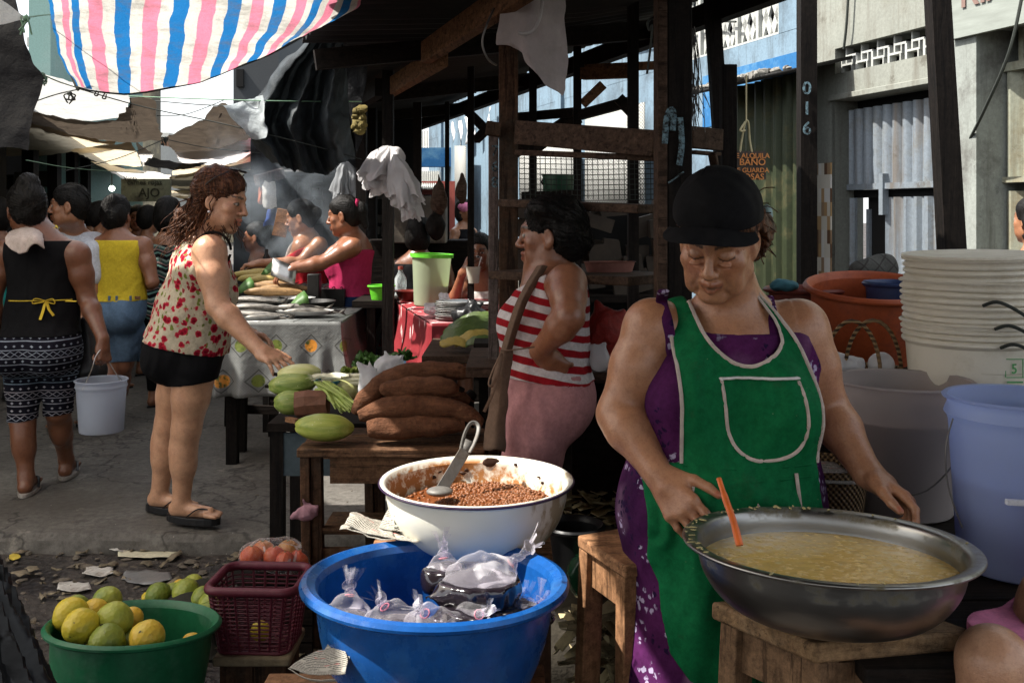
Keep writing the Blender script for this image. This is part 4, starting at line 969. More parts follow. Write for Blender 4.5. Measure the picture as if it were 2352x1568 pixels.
# low table and newspaper under the enamel basin
zt=ec.z-.014
t=thing('low_table','low pale wooden table carrying the enamel basin on newspaper','table',PZ(1080,2.6,-.08))
m=MB(); x0=PZ(842,2.55,0).x;x1=PZ(1268,2.6,0).x; m.box(((x0+x1)/2,2.52,zt-.02),(x1-x0,.11,.028)); m.box(((x0+x1)/2,2.64,zt-.02),(x1-x0,.11,.028)); m.box(((x0+x1)/2,2.76,zt-.02),(x1-x0,.11,.028)); m.build('top_board',M['wood_new'],t,bevel=.003)
for x in (x0+.05,x1-.03):
    for y in (2.5,2.78): m=MB(); m.beam((x,y,zt-.034),(x,y,-.1),.045,.05); m.build('leg',M['wood_z'],t)
m=MB(); m.box(((x0+x1)/2,2.48,zt-.09),(x1-x0-.1,.02,.09)); m.build('apron_board',M['wood_x'],t)
def mat_news():
    t=NT('newsprint'); u,v,_=t.xyz(t.co('UV')); ln=t.m_('SINE',t.m_('MULTIPLY',v,110.)); col=t.ramp(t.noise(1.,t.scl(t.co('UV'),(40,8,1)),4,.8),.38,.5)
    blk=t.ramp(t.voro(1.,t.scl(t.co('UV'),(3,5,1)),feature='F1'),.25,.3); k=t.m_('MULTIPLY',t.m_('MULTIPLY',t.ramp(ln,-.2,.3),col),blk)
    c=t.mix(t.m_('MULTIPLY',k,.9),(.46,.43,.37),(.02,.02,.02)); rd=t.ramp(t.noise(1.,t.scl(t.co('UV'),(2,9,1)),3),.63,.66); c=t.mix(t.m_('MULTIPLY',rd,.8),c,(.62,.12,.12))
    d=t.bsdf(c,.85,0,t.bump(t.noise(20,None,4),.2,.004),.2); return t.end(t.mixs(.12,d,t.n('ShaderNodeBsdfTranslucent',{'Color':c})))
M['news']=mat_news()
t=thing('newspaper','crumpled newspaper sheets spread on the low wooden table','newspaper',P(870,1230,2.55))
def sheet(net,wr,seed,par,name='sheet',fr=14.): return cloth([[P(*q) for q in r] for r in net],7,7,wr,fr,seed,.5).build(name,M['news'],par,solid=.0015)
sheet([[(776,1212,2.5),(860,1232,2.46),(960,1246,2.42)],[(800,1200,2.56),(880,1212,2.54),(985,1232,2.5)],[(812,1190,2.62),(900,1200,2.62),(990,1215,2.6)]],.008,1,t)
sheet([[(790,1205,2.5),(850,1225,2.47),(915,1240,2.45)],[(800,1180,2.55),(842,1200,2.52),(900,1222,2.5)],[(815,1176,2.58),(862,1192,2.56),(930,1212,2.54)]],.010,2,t,'fold')
sheet([[(872,1212,2.52),(930,1222,2.48),(985,1238,2.46)],[(884,1186,2.54),(940,1198,2.52),(990,1210,2.5)],[(897,1160,2.56),(945,1172,2.56),(985,1180,2.55)]],.004,3,t,'flap')
rt=Matrix.Rotation(R_(10),3,'Y')@Matrix.Rotation(R_(-38),3,'X')@RF
rt=Matrix.Rotation(R_(-14),3,'Y')@Matrix.Rotation(R_(-35),3,'X')@RF
for s_,u,v,z_,mc in (('Peligro',903,1186,.034,'red_paint'),('ca',930,1202,.04,'leaf_ink'),('5',905,1215,.034,'sign_ink')):
    if mc not in M: M[mc]=plain('green_print_ink',(.10,.36,.12),.8,bump=0)
    text(s_,'headline',M[mc],z_,P(u,v,2.49),rt,t,.0005)
t=thing('folded_newspaper','folded newspaper page with faint print against the blue basin','newspaper',P(720,1550,2.05))
sheet([[(664,1532,2.02),(720,1548,1.98),(792,1545,1.95)],[(690,1515,2.04),(735,1522,2.02),(798,1505,2.0)],[(735,1492,2.06),(760,1490,2.05),(782,1478,2.04)]],.004,5,t)
sheet([[(664,1534,2.02),(710,1558,1.98),(770,1562,1.95)],[(668,1536,2.03),(712,1562,1.985),(772,1566,1.955)]],.003,6,t,'fold')
sheet([[(745,1498,2.05),(770,1500,2.04),(800,1515,2.0)],[(755,1478,2.07),(778,1470,2.06),(808,1480,2.03)]],.004,7,t,'flap')
t=thing('wooden_plank','pale wooden plank end under the folded newspaper','plank',P(800,1590,2.0)); m=MB(); m.box(P(760,1600,2.02)-V((0,0,.012)),(.30,.2,.03)); m.build('board',M['wood_new'],t,bevel=.003); m=MB(); m.box((P(760,1600,2.02).x,2.08,.15),(.25,.05,.42)); m.build('leg',M['wood_z'],t)

# wooden table under the cassava roots
t=thing('wooden_table','weathered wooden table with a plank top under the cassava roots','table',PZ(890,3.5,-.085))
zT=.605; xl=PZ(684,3.38,0).x; xr=PZ(1112,3.38,0).x
m=MB()
for k_,(y0,y1) in enumerate(((3.36,3.46),(3.468,3.57),(3.578,3.70))): m.box(((xl+xr)/2+.004*k_,(y0+y1)/2,zT-.015),(xr-xl,y1-y0,.03))
m.jitter(.003,6,3); m.build('top_board',M['wood_x'],t,bevel=.004)
m=MB(); m.box(((xl+xr)/2+.06,3.385,zT-.075),(xr-xl-.1,.02,.09)); m.box(((xl+xr)/2,3.68,zT-.07),(xr-xl-.06,.02,.08)); m.build('apron_board',M['wood_x'],t)
for x,y in ((xl+.025,3.395),(xr-.03,3.395),(xl+.2,3.67),(xr-.04,3.67)):
    m=MB(); m.beam((x,y,zT-.03),(x+.012,y,-.1),.032,.06,V((0,1,0))); m.beam((x+.036,y+.006,zT-.03),(x+.046,y+.006,-.1),.036,.045,V((0,1,0))); m.build('leg',M['wood_z'],t,bevel=.003)
m=MB(); m.box(((xl+xr)/2+.03,3.40,.235),(xr-xl-.08,.02,.05)); m.box(((xl+xr)/2+.03,3.40,.32),(xr-xl-.08,.03,.022)); m.box(((xl+xr)/2+.03,3.55,.30),(xr-xl-.08,.2,.015)); m.build('lower_rail',M['wood_x'],t)
# net rag tied on the table leg
s=S(); c=P(706,1176,3.36); s.ell(c,(.035,.022,.022),.02); s.cone(c,c+V((-.05,-.01,-.012)),.02,.008,.02); s.cone(c,c+V((.035,-.01,.022)),.016,.006,.02); s.cone(c,c+V((-.014,-.01,.05)),.006,.002,.01)
s.disp=lambda X,Y,Z:.004*vnoise(X*150,Y*150,Z*150,2); tag(s.build('net_rag',plain('dusty_pink_net',(.38,.20,.24),.9,bump=.8,bs=300),h=.004),'dusty pink net rag knotted round the table leg','rag')

# cassava roots
def mat_cassava():
    t=NT('cassava_bark'); x,y,z=t.xyz(t.co()); v=t.scl(t.co(),(7,40,40)); n=t.noise(1.2,v,8,.7,.5); n2=t.noise(30,None,6,.7)
    c=t.mix(n,(.050,.020,.010),(.27,.115,.056)); c=grit(t,c,.55,34.); c=t.mix(t.ramp(n2,.62,.75),c,(.028,.014,.009))
    return t.end(t.bsdf(c,.78,0,t.bump(t.m_('ADD',n,n2),1.,.012),.2))
M['cassava']=mat_cassava()
def cassava(label,pts,rs,seed):
    pp=catmull([P(*q) for q in pts],7); k=len(pp)
    rr=[.92*np.interp(i/(k-1),np.linspace(0,1,len(rs)),rs) for i in range(k)]
    t=thing('cassava_root',label,'cassava',pp[k//2]-V((0,0,max(rs))),'cassava roots heaped on the table')
    m=MB().tube(pp,rr,22); o=V((seed*5,0,0)); m.v=[p+noise.noise_vector(p*14+o)*.009+noise.noise_vector(p*42+o)*.0035+noise.noise_vector(p*120+o)*.0012 for p in m.v]; m.build('root',M['cassava'],t)
    m=MB(); d=(pp[-1]-pp[-2]).normalized(); m.tube([pp[-1]-d*.012,pp[-1]+d*.012,pp[-1]+d*.02],[rr[-1]*.8,rr[-1]*.75,rr[-1]*.5],10); m.build('stem_end',M['wood_dark_x'],t)
cassava('topmost cassava root, long and curved down to the left',((816,950,3.50),(845,910,3.50),(890,874,3.52),(960,854,3.54),(1040,853,3.55),(1086,856,3.55)),(.018,.036,.041,.042,.042,.03,.02),1)
cassava('short cassava root second from the top',((880,900,3.47),(900,893,3.46),(970,888,3.46),(1030,889,3.46),(1054,893,3.47)),(.012,.034,.038,.037,.03,.014),2)
cassava('thick cassava root in the middle of the heap with a thin drooping end',((826,958,3.44),(870,942,3.44),(940,934,3.44),(1020,936,3.44),(1070,952,3.43),(1108,975,3.42)),(.020,.040,.046,.044,.034,.014),3)
cassava('lowest cassava root lying straight along the table edge',((842,985,3.42),(880,983,3.42),(950,979,3.42),(1020,976,3.42),(1066,974,3.43)),(.024,.040,.043,.042,.035,.025),4)
cassava('dark cassava root half hidden at the back of the heap',((900,960,3.58),(980,945,3.6),(1060,925,3.6),(1080,910,3.6)),(.03,.044,.044,.03),5)
cassava('thin cassava root tucked behind the right ends',((960,905,3.58),(1040,908,3.57),(1075,925,3.56)),(.03,.036,.016),6)

# melons and vegetables
def mat_melon(nm,a,b):
    t=NT(nm); n=t.noise(2.,t.scl(t.co(),(3,30,30)),6,.7); c=t.mix(t.ramp(n,.35,.7),a,b); c=t.mix(t.ramp(t.voro(60),.12,.05),c,(.5,.5,.3))
    return t.end(t.bsdf(c,.36,0,t.bump(t.noise(40),.1,.004),.4))
M['melon']=mat_melon('green_melon_skin',(.20,.27,.035),(.40,.42,.10)); M['melon_pale']=mat_melon('pale_melon_skin',(.45,.47,.16),(.62,.62,.32)); M['melon_dark']=mat_melon('striped_melon_skin',(.12,.20,.03),(.36,.40,.12))
def melon(label,c,r,rot,mat,name='melon'):
    t=thing(name,label,'melon',c-V((0,0,r[2])),'green melons on the vegetable table'); R=Matrix.Rotation(R_(rot),3,'Y')
    m=MB().ball(c,r,R,40,24,lambda d:1+.025*math.cos(6*math.atan2(d.y,d.z))+.03*noise.noise(d*2)); m.build('fruit',mat,t)
    m=MB(); a=c+R@V((-r[0]*.98,0,0)); m.tube([a,a+R@V((-.016,0,.004))],.007,8); m.build('stem',M['wood_dark_x'],t)
melon('squat yellow green melon at the front corner of the table',P(745,981,3.42),(.10,.066,.046),2,M['melon'])
melon('pale cream melon under the reaching hand',P(687,857,3.90),(.084,.06,.036),-4,M['melon_pale'])
melon('large striped green melon below the pale one',P(672,882,3.86),(.092,.062,.045),-6,M['melon_dark'])
melon('lowest green melon partly hidden behind the cut root',P(668,924,3.78),(.064,.05,.046),0,M['melon_dark'])
melon('light green melon behind the spring onions',P(795,890,3.75),(.06,.05,.04),30,M['melon_pale'])
m=MB(); c=P(718,926,3.62); R=Matrix.Rotation(R_(90),3,'Y')@Matrix.Rotation(R_(4),3,'X'); m.tube([c+V((-.058,0,-.004)),c+V((-.02,0,.0)),c+V((.055,0,.004))],[.046,.05,.046],9); m.jitter(.007,22,4); tag(m.build('cut_root',plain('cut_root_bark',(.16,.07,.04),.7,var=.5,vs=30,bump=.7,bs=40),smooth=False),'stout brown piece of cut root between melons and spring onions','root')
m=MB(); m.beam(P(660,962,3.6),P(684,968,3.55),.02,.016); tag(m.build('wood_chip',M['wood_new']),'orange wood chip beside the cut root','wood chip')
t=thing('vegetable_table','dark low table behind the wooden one, covered in vegetables','table',PZ(780,3.95,0)); zv=.645
m=MB(); a=PZ(640,3.9,0).x; b_=PZ(1010,3.9,0).x; m.box(((a+b_)/2,3.93,zv-.045),(b_-a,.42,.03)); m.build('top_board',M['wood_dark_x'],t)
for x in (a+.03,b_-.03):
    for y in (3.76,4.1): m=MB(); m.beam((x,y,zv-.06),(x,y,0),.05,.05); m.build('leg',M['wood_dark'],t)
m=MB(); m.box(((a+b_)/2,3.75,zv-.15),(b_-a-.06,.02,.16)); m.build('blue_board',plain('blue_grey_board',(.06,.085,.10),.8),t)
M['onion_white']=plain('onion_white',(.66,.64,.46),.45,bump=.1); M['onion_green']=plain('onion_green',(.30,.38,.08),.45,var=.35,vs=20,bump=.1); M['leaf']=plain('leaf_green',(.055,.13,.025),.5,var=.5,vs=14,bump=.4,bs=40)
t=thing('spring_onion_bunch','bunch of spring onions with white rooty ends','onions',P(775,930,3.64)); r=rng(3); m=MB(); mw=MB()
for i in range(46):
    u0=r.uniform(722,760);v0=r.uniform(876,905); a=P(u0,v0,3.64+r.uniform(-.03,.05)); e=P(785+r.uniform(-18,40),938+r.uniform(-14,12),3.55+r.uniform(-.02,.04)); q=a.lerp(e,.5)+V((0,0,r.uniform(.0,.02)))
    m.tube(catmull([a,q,e],4),[.006]*6+[.0045,.004,.003],6)
for i in range(24):
    a=P(r.uniform(716,800),r.uniform(858,880),3.76+r.uniform(-.04,.04)); e=a+V((r.uniform(.05,.11),-.02,r.uniform(-.015,.015))); mw.tube([a,a.lerp(e,.3),e],[.004,.010,.007],7)
    for k_ in range(4): mw.tube([a,a+V((-r.uniform(.012,.03),r.uniform(-.01,.01),r.uniform(-.016,.012)))],.0008,4)
m.build('stems',M['onion_green'],t); mw.build('bulbs',M['onion_white'],t)
m=MB().lathe(basin_prof(.05,.03,.03,.002,.006,.002),P(752,892,3.72),32); tag(m.build('teal_bowl',plain('teal_plastic',(.02,.16,.22),.4)),'small teal bowl among the spring onions','bowl')
m=MB()
def leafy(label,c,n,size,seed,mat,name='lettuce'):
    m=MB(); r=rng(seed)
    for i in range(n):
        d=V((r.gauss(0,1),r.gauss(0,1)*.6,abs(r.gauss(0,.8)))).normalized(); b0=c+V((r.gauss(0,.3),r.gauss(0,.2),0))*size; w=size*r.uniform(.25,.5); x,y,z=basis(d); rows=[]
        for a in range(5):
            f=a/4; wd=w*math.sin(math.pi*(f*.8+.15)); q=b0+d*(size*f*r.uniform(.8,1.)); rows.append([q+x*(wd*(c_-2)/2)+z*(.18*w*math.sin(c_*2.2+a*1.9+i)) for c_ in range(5)])
        m.grid(rows)
    return tag(m.build(name,mat),label,'greens')
leafy('curly lettuce heap behind the plastic bag',P(845,842,3.95),34,.07,1,M['leaf']); leafy('small lettuce tuft in front of the red tablecloth hem',P(918,826,4.0),22,.055,2,M['leaf'])
leafy('pale cabbage greens beside the striped melon',P(800,862,3.88),18,.05,3,M['onion_green'],'cabbage')
def plastic_bag(label,c,r,seed,mat=None,ears=True,name='plastic_bag',h=.007):
    s=S(); s.ell(c,r,.03); rr=rng(seed)
    if ears:
        for i in range(4): s.cone(c+V((rr.uniform(-.5,.5)*r[0],0,r[2]*.6)),c+V((rr.uniform(-1,1)*r[0],rr.uniform(-.3,.3)*r[1],r[2]*rr.uniform(1.2,1.7))),r[0]*.28,.004,.02)
    s.disp=lambda X,Y,Z:r[0]*.11*vnoise(X*55,Y*55,Z*45,seed)+r[0]*.05*vnoise(X*130,Y*130,Z*130,seed+3)
    return tag(s.build(name,mat or M['film_white'],h=h),label,'plastic bag')
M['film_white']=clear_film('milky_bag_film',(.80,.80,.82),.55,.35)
plastic_bag('milky plastic bag standing between spring onions and cassava',P(852,888,3.62),(.048,.04,.055),1)
plastic_bag('crumpled clear plastic bag behind the cassava heap',P(893,842,3.85),(.06,.05,.035),2)

# limes
def mat_lime(nm,a,b,k0=.4,k1=.7):
    t=NT(nm); n=t.noise(9,None,6,.65); c=t.mix(t.ramp(n,k0,k1),a,b); c=t.mix(t.ramp(t.noise(45,None,4),.66,.74),c,(.05,.05,.02)); return t.end(t.bsdf(c,.42,0,t.bump(t.voro(95),.35,.004),.45))
LM={'y':mat_lime('yellow_lime',(.55,.42,.03),(.30,.32,.04),.5,.75),'o':mat_lime('orange_lime',(.66,.40,.04),(.5,.42,.05)),'g':mat_lime('green_lime',(.10,.16,.02),(.24,.27,.04)),'m':mat_lime('mottled_lime',(.36,.37,.05),(.14,.20,.03))}
LB={'y':'yellow','o':'orange yellow','g':'dark green','m':'mottled green'}
def lime(lab,u,v,d,rp,k,seed,group):
    c=P(u,v,d); r=rp/F*d; m=MB(); o=V((seed*3,1,2)); R=Matrix.Rotation(seed*1.3,3,'Y')@Matrix.Rotation(seed*.9,3,'X')
    m.ball(c,(r,r,r*1.03),R,28,18,lambda q:1+.05*noise.noise(q*1.4+o)+.015*noise.noise(q*5+o)+(.07 if q.z>.97 else 0))
    t=thing('lime','%s lime %s'%(LB[k],lab),'lime',c-V((0,0,r)),group); m.build('fruit',LM[k],t)
    m=MB(); a=c+R@V((0,0,-r*1.02)); m.ball(a,(r*.12,r*.12,r*.06),R,8,5); m.build('stem_scar',M['wood_dark_x'],t)
GB='limes in the green basin'
for i,(u,v,d,rp,k,lab) in enumerate(((163,1412,2.74,40,'y','at the left end of the basin heap'),(186,1438,2.63,41,'y','pressed against the near left rim'),(246,1380,2.84,33,'m','topmost in the basin heap'),(178,1392,2.86,26,'m','peeping out at the upper left of the heap'),(218,1404,2.78,30,'o','squeezed in the middle of the heap'),(262,1424,2.68,41,'m','largest of the heap, right of centre'),(246,1474,2.60,40,'g','lowest in front at the near rim'),(337,1464,2.62,39,'o','with brown scabs at the right of the heap'),(303,1420,2.76,26,'o','half hidden behind the largest one'),(440,1480,2.80,26,'o','alone at the right side of the basin'),(300,1476,2.68,34,'g','sunk low between two bigger ones'),(392,1545,2.80,34,'m','down on the basin floor'),(212,1470,2.74,36,'y','under the heap at the left'))):
    lime(lab,u,v,d,rp,k,i+1,GB)
for i,(u,v,d,rp,k,lab) in enumerate(((363,1366,3.55,28,'g','leftmost of the heap on the dirt'),(400,1364,3.62,26,'m','behind the dark leftmost one on the dirt'),(427,1360,3.55,31,'m','dusty, in the middle of the dirt heap'),(444,1342,3.66,24,'m','highest on the dirt heap'),(466,1374,3.5,27,'m','right of the dusty one on the dirt'),(487,1388,3.45,30,'m','against the maroon basket'),(412,1346,3.7,16,'o','tiny, tucked behind the dirt heap'),(480,1412,3.4,30,'g','lowest beside the maroon basket'),(340,1372,3.6,14,'y','smallest, at the left foot of the dirt heap'))):
    lime(lab,u,v,d,rp,k,i+20,'limes heaped on the dirt')
# keep the dirt heap carried: low mound of sacking under it
m=MB(); rows=[]
for j in range(9): rows.append([V((x_,3.3+.07*j,-.083+.15*math.sin(math.pi*j/8)**.6*math.sin(math.pi*i/12)**.6)) for i,x_ in enumerate(lin(PZ(330,3.5,0).x,PZ(530,3.5,0).x,12)+[PZ(530,3.5,0).x])])
tag(m.grid(rows).jitter(.012,14,2).build('sacking',plain('dark_sacking',(.03,.03,.022),.95,bump=.6)),'dark sacking heaped under the limes on the dirt','sack')
gc=P(308,1432,2.75); hh=gc.z+.085-.01; GT=tilt(-7,2); gc-=GT@V((0,0,hh))
gt=thing('plastic_basin','round dark green plastic basin half filled with limes','basin',gc)
m=MB().lathe(basin_prof(.234,.158,hh,.004,.022,.008,.02),gc,112,GT); m.build('basin_body',M['green_plastic'],gt)

# maroon lattice basket on a concrete topped block
def rrect(hx,hy,r,n=6):
    out=[]
    for cx,cy,a0 in ((hx-r,hy-r,0),(-hx+r,hy-r,90),(-hx+r,-hy+r,180),(hx-r,-hy+r,270)):
        for i in range(n+1): a=R_(a0+90*i/n); out.append((cx+math.cos(a)*r,cy+math.sin(a)*r))
    return out
kc=P(598,1332,3.0); top=.30; bot=.115
kb=thing('lattice_basket','maroon plastic lattice basket with a thick rolled rim','basket',V((kc.x,kc.y,bot)))
RZ=Matrix.Rotation(R_(-3),3,'Z')
def kp(f,q,off=0):
    s_=.80+.2*f; return V((kc.x,kc.y,bot+(top-bot)*f))+RZ@V((q[0]*s_,q[1]*s_,0))
base=rrect(.132,.11,.04,6); dense=[]
for i in range(len(base)):
    a,b_=base[i],base[(i+1)%len(base)]; L=math.hypot(b_[0]-a[0],b_[1]-a[1]); k=max(1,int(L/.012))
    for j in range(k): dense.append((a[0]+(b_[0]-a[0])*j/k,a[1]+(b_[1]-a[1])*j/k))
m=MB(); pts=[kp(1,q) for q in dense]; m.tube(pts+[pts[0]],.0135,10,cap=False); m.build('rim',M['maroon_plastic'],kb)
m=MB()
for f in lin(.06,.92,13): pts=[kp(f,q) for q in dense]; m.tube(pts+[pts[0]],.0026,5,cap=False)
for i in range(0,len(dense),3): m.tube([kp(0,dense[i]),kp(1,dense[i])],.0042,5)
m.build('lattice',M['maroon_plastic'],kb)
m=MB()
for f in lin(-.9,.9,9): m.tube([V((kc.x,kc.y,bot+.004))+RZ@V((-.105,f*.085,0)),V((kc.x,kc.y,bot+.004))+RZ@V((.105,f*.085,0))],.003,5)
for f in lin(-.9,.9,11): m.tube([V((kc.x,kc.y,bot+.004))+RZ@V((f*.105,-.085,0)),V((kc.x,kc.y,bot+.004))+RZ@V((f*.105,.085,0))],.003,5)
pts=[kp(.0,q) for q in dense]; m.tube(pts+[pts[0]],.006,6,cap=False); m.build('floor_grid',M['maroon_plastic'],kb)
m=MB(); m.ball(V((kc.x+.01,kc.y-.04,bot+.045)),(.03,.025,.03)); tag(m.build('lemon',LM['y']),'single yellow lemon inside the maroon basket','lemon')
t=thing('wooden_block','upright wooden box with a crusted top under the maroon basket','box',V((kc.x,kc.y,-.085)))
m=MB(); m.box((kc.x-.046,kc.y,.0),(.096,.2,.17)); m.box((kc.x+.05,kc.y+.002,.0),(.092,.2,.17)); m.build('board',M['wood_z'],t,bevel=.003)
m=MB(); m.box((kc.x,kc.y,.097),(.225,.22,.026)); m.jitter(.003,30,1); m.build('crusted_top',plain('crusted_foam',(.24,.19,.12),.95,var=.4,vs=30,bump=.9,bs=60),t,bevel=.006)

# tomatoes in cling film, on a low crate
t=thing('low_crate','dark low crate hidden behind the maroon basket under the tomatoes','crate',PZ(630,3.42,-.085)); c0=P(630,1284,3.42)
m=MB()
for z in lin(-.06,c0.z-.045,4): m.box((c0.x,c0.y-.09,z),(.3,.015,.05)); m.box((c0.x,c0.y+.09,z),(.3,.015,.05))
m.box((c0.x,c0.y,c0.z-.045),(.3,.19,.012)); m.build('slats',M['wood_dark_x'],t)
TOM=mat_lime('tomato_skin',(.42,.045,.012),(.55,.13,.02)); TO2=mat_lime('half_ripe_tomato',(.35,.20,.025),(.5,.11,.02)); s=S()
for i,(u,v,d,rp,k,lab) in enumerate(((578,1278,3.36,27,0,'red tomato at the left end of the film pack'),(604,1268,3.44,29,1,'greenish tomato highest at the left of the film pack'),(630,1278,3.37,26,0,'bright red tomato in the middle of the film pack'),(662,1266,3.44,28,1,'greenish tomato highest at the right of the film pack'),(688,1284,3.38,25,0,'red tomato at the right end of the film pack'),(655,1286,3.34,22,0,'small red tomato in front of the film pack'))):
    c=P(u,v,d); r=rp/F*d; tt=thing('tomato',lab,'tomato',c-V((0,0,r)),'tomatoes under cling film'); m=MB().ball(c,(r,r,r*.9),None,26,16,lambda q:1+.03*math.cos(5*math.atan2(q.y,q.x))*abs(q.z)); m.build('fruit',TO2 if k else TOM,tt)
    m=MB(); m.ball(c+V((0,0,r*.88)),(r*.16,r*.16,r*.05),None,8,4); m.build('stem_scar',M['leaf'],tt); s.ell(c,r+.004,.06)
s.disp=lambda X,Y,Z:.0012*np.sin(X*700+Y*300+6*np.sin(Z*60))+.003*vnoise(X*60,Y*60,Z*60,1)
tag(s.build('cling_film',M['film_tight'],h=.005),'shiny cling film stretched over the pack of tomatoes','film')

# stew basin in front of the apron woman
MK=.88; mc=P(1902,1246,1.75); MT=tilt(-3,.8); mz=mc-MT@V((0,0,.165*MK))
mb_=thing('metal_basin','large dented metal basin of yellow corn soup on a wooden stool','basin',mz)
def mat_metal():
    t=NT('greasy_steel'); x,y,z=t.xyz(t.co()); n=t.noise(14,None,7,.7); n2=t.noise(3,t.scl(t.co(),(1,1,6)),4); c=t.mix(n2,(.17,.165,.155),(.36,.355,.34)); 
    lip=t.m_('MULTIPLY',t.ramp(n,.50,.62),t.ramp(z,.118,.124)); c=t.mix(lip,c,(.10,.085,.05)); return t.end(t.bsdf(c,t.m_('ADD',.24,t.m_('MULTIPLY',n,.16)),t.m_('SUBTRACT',1.,lip),t.bump(n2,.12,.01),.5))
pr=[(0,0),(.12,0),(.15,.006),(.195,.028),(.228,.062),(.250,.105),(.258,.150),(.262,.158),(.282,.160),(.2875,.1635),(.287,.168),(.280,.170),(.264,.1675),(.2555,.160),(.2505,.14),(.2465,.106),(.224,.064),(.191,.032),(.148,.011),(0,.009)]
def smooth_prof(p,n=4):
    q=catmull([V((a,0,b_)) for a,b_ in p],n); return [(max(0,v.x),v.z) for v in q]
m=MB().lathe(smooth_prof([(a*MK,b_*MK*.88+.020*MK) for a,b_ in pr],4),(0,0,0),128,MT); m.v=[p+V((0,0,-0)) for p in m.v]; m.jitter(.0015,6,4)
o=m.build('basin_body',mat_metal(),mb_); o.matrix_parent_inverse=Matrix()
bpy.data.materials['greasy_steel']
def mat_soup():
    t=NT('corn_soup'); n=t.noise(26,None,6,.6); v=t.voro(42); c=t.mix(n,(.54,.35,.085),(.70,.49,.17)); c=t.mix(t.ramp(v,.30,.12),c,(.68,.56,.28)); fat=t.ramp(t.noise(5,None,4),.56,.64); c=t.mix(t.m_('MULTIPLY',fat,.5),c,(.70,.56,.33))
    return t.end(t.bsdf(c,.16,0,t.bump(t.m_('SUBTRACT',t.noise(34,None,3),t.m_('MULTIPLY',v,.5)),.30,.01),.5))
m=MB().lathe([(a*MK,b_*MK) for a,b_ in ((0,.123),(.08,.123),(.16,.123),(.225,.1228),(.2482,.122))],mz,96,MT,None,False); m.build('corn_soup',mat_soup(),mb_)
m=MB(); r=rng(12)
for i in range(620):
    a=r.uniform(0,6.283);q=.238*MK*math.sqrt(r.random()); y_=math.sin(a)*q
    if y_>.06 and r.random()<.7: continue
    s_=r.uniform(.0025,.0042); m.ball(on(mz,MT,(math.cos(a)*q,y_,.1224*MK)),(s_*1.5,s_*1.2,s_*.4),None,8,5)
ko=m.build('corn_kernels',plain('corn_kernels',(.72,.52,.20),.35,var=.3,vs=30,bump=0),mb_); ko['kind']='stuff'
m=MB()
for i in range(44):
    a=r.uniform(1.2,3.6) if i%4 else r.uniform(0,6.28); m.ball(on(mz,MT,(math.cos(a)*MK*r.uniform(.262,.286),math.sin(a)*MK*r.uniform(.262,.286),.170*MK)),(r.uniform(.001,.010),r.uniform(.001,.004),.0014),Matrix.Rotation(a,3,'Z'),8,4)
m.build('rim_crust',plain('dried_corn_crust',(.42,.36,.17),.8,bump=.3),mb_)['kind']='stuff'
m=MB(); m.tube(catmull([P(1651,1098,1.80),P(1668,1150,1.77),P(1684,1195,1.745),P(1699,1252,1.72)],5),[.005]*4+[.0065]*8+[.007]*4,10,flat=.75); tag(m.build('spoon',plain('orange_plastic',(.72,.15,.03),.4,bump=.05)),'orange plastic spoon handle rising from the corn soup','spoon')
M['wood_stool']=wood('wood_stool',(.40,.25,.13),(.17,.095,.05),'x',dirt=(.20,.15,.10))
def stool(name,label,A,B,C,z,mat,legs,th=.032,splay=.05):
    A,B,C=V(A),V(B),V(C); D=A+(C-B); t=thing(name,label,'stool',V(((A.x+C.x)/2,(A.y+C.y)/2,-.085)))
    m=MB(); m.slab([(p.x,p.y) for p in (A,B,C,D)],z-th,z); m.jitter(.002,9,2); m.build('seat',mat,t,bevel=.006)
    ce=(A+C)/2; ps=[]
    for p in (A,B,C,D):
        q=ce+(p-ce)*.78; e=ce+(p-ce)*(.78+splay*3); m=MB(); a=V((q.x,q.y,z-th)); b_=V((e.x,e.y,-.1)); m.beam(a,b_,.05,.04,(B-A)); m.build('leg',legs,t,bevel=.003); ps.append((a,b_))
    m=MB()
    for i in range(4): a,b_=ps[i],ps[(i+1)%4]; m.beam(a[0]-V((0,0,.045)),b_[0]-V((0,0,.045)),.02,.075)
    m.build('apron_board',legs,t); m=MB()
    for i in range(4): a,b_=ps[i],ps[(i+1)%4]; m.beam(a[0].lerp(a[1],.62),b_[0].lerp(b_[1],.62),.02,.04)
    m.build('stretcher',legs,t); return t
zs=mz.z+.020*MK-.010
stool('wooden_stool','scuffed thick topped wooden stool under the metal basin',G(1632,1378,zs),G(1872,1478,zs),G(2240,1448,zs),zs,M['wood_stool'],wood('wood_stool_leg',(.30,.18,.10),(.12,.07,.04),'z'),.034)
stool('wooden_stool','orange brown wooden stool left of the apron woman',G(1326,1228,.62),G(1436,1300,.62),G(1640,1262,.62),.62,M['wood_new'],wood('wood_new_leg',(.46,.24,.12),(.22,.11,.055),'z'),.03)

# black sack, bottom left
s=S(); c=P(-60,1568,2.2); s.cone(P(-70,1320,2.25),P(-60,1900,2.2),.06,.27,.05); s.cone(P(-20,1330,2.2),P(30,1800,2.15),.015,.09,.08)
s.disp=lambda X,Y,Z:.016*np.sin(np.arctan2(Y-c.y,X-c.x)*17+Z*9)+.008*vnoise(X*22,Y*22,Z*9,3); tag(s.build('black_sack',M['black'],h=.012),'folded black plastic sack at the bottom left','sack')

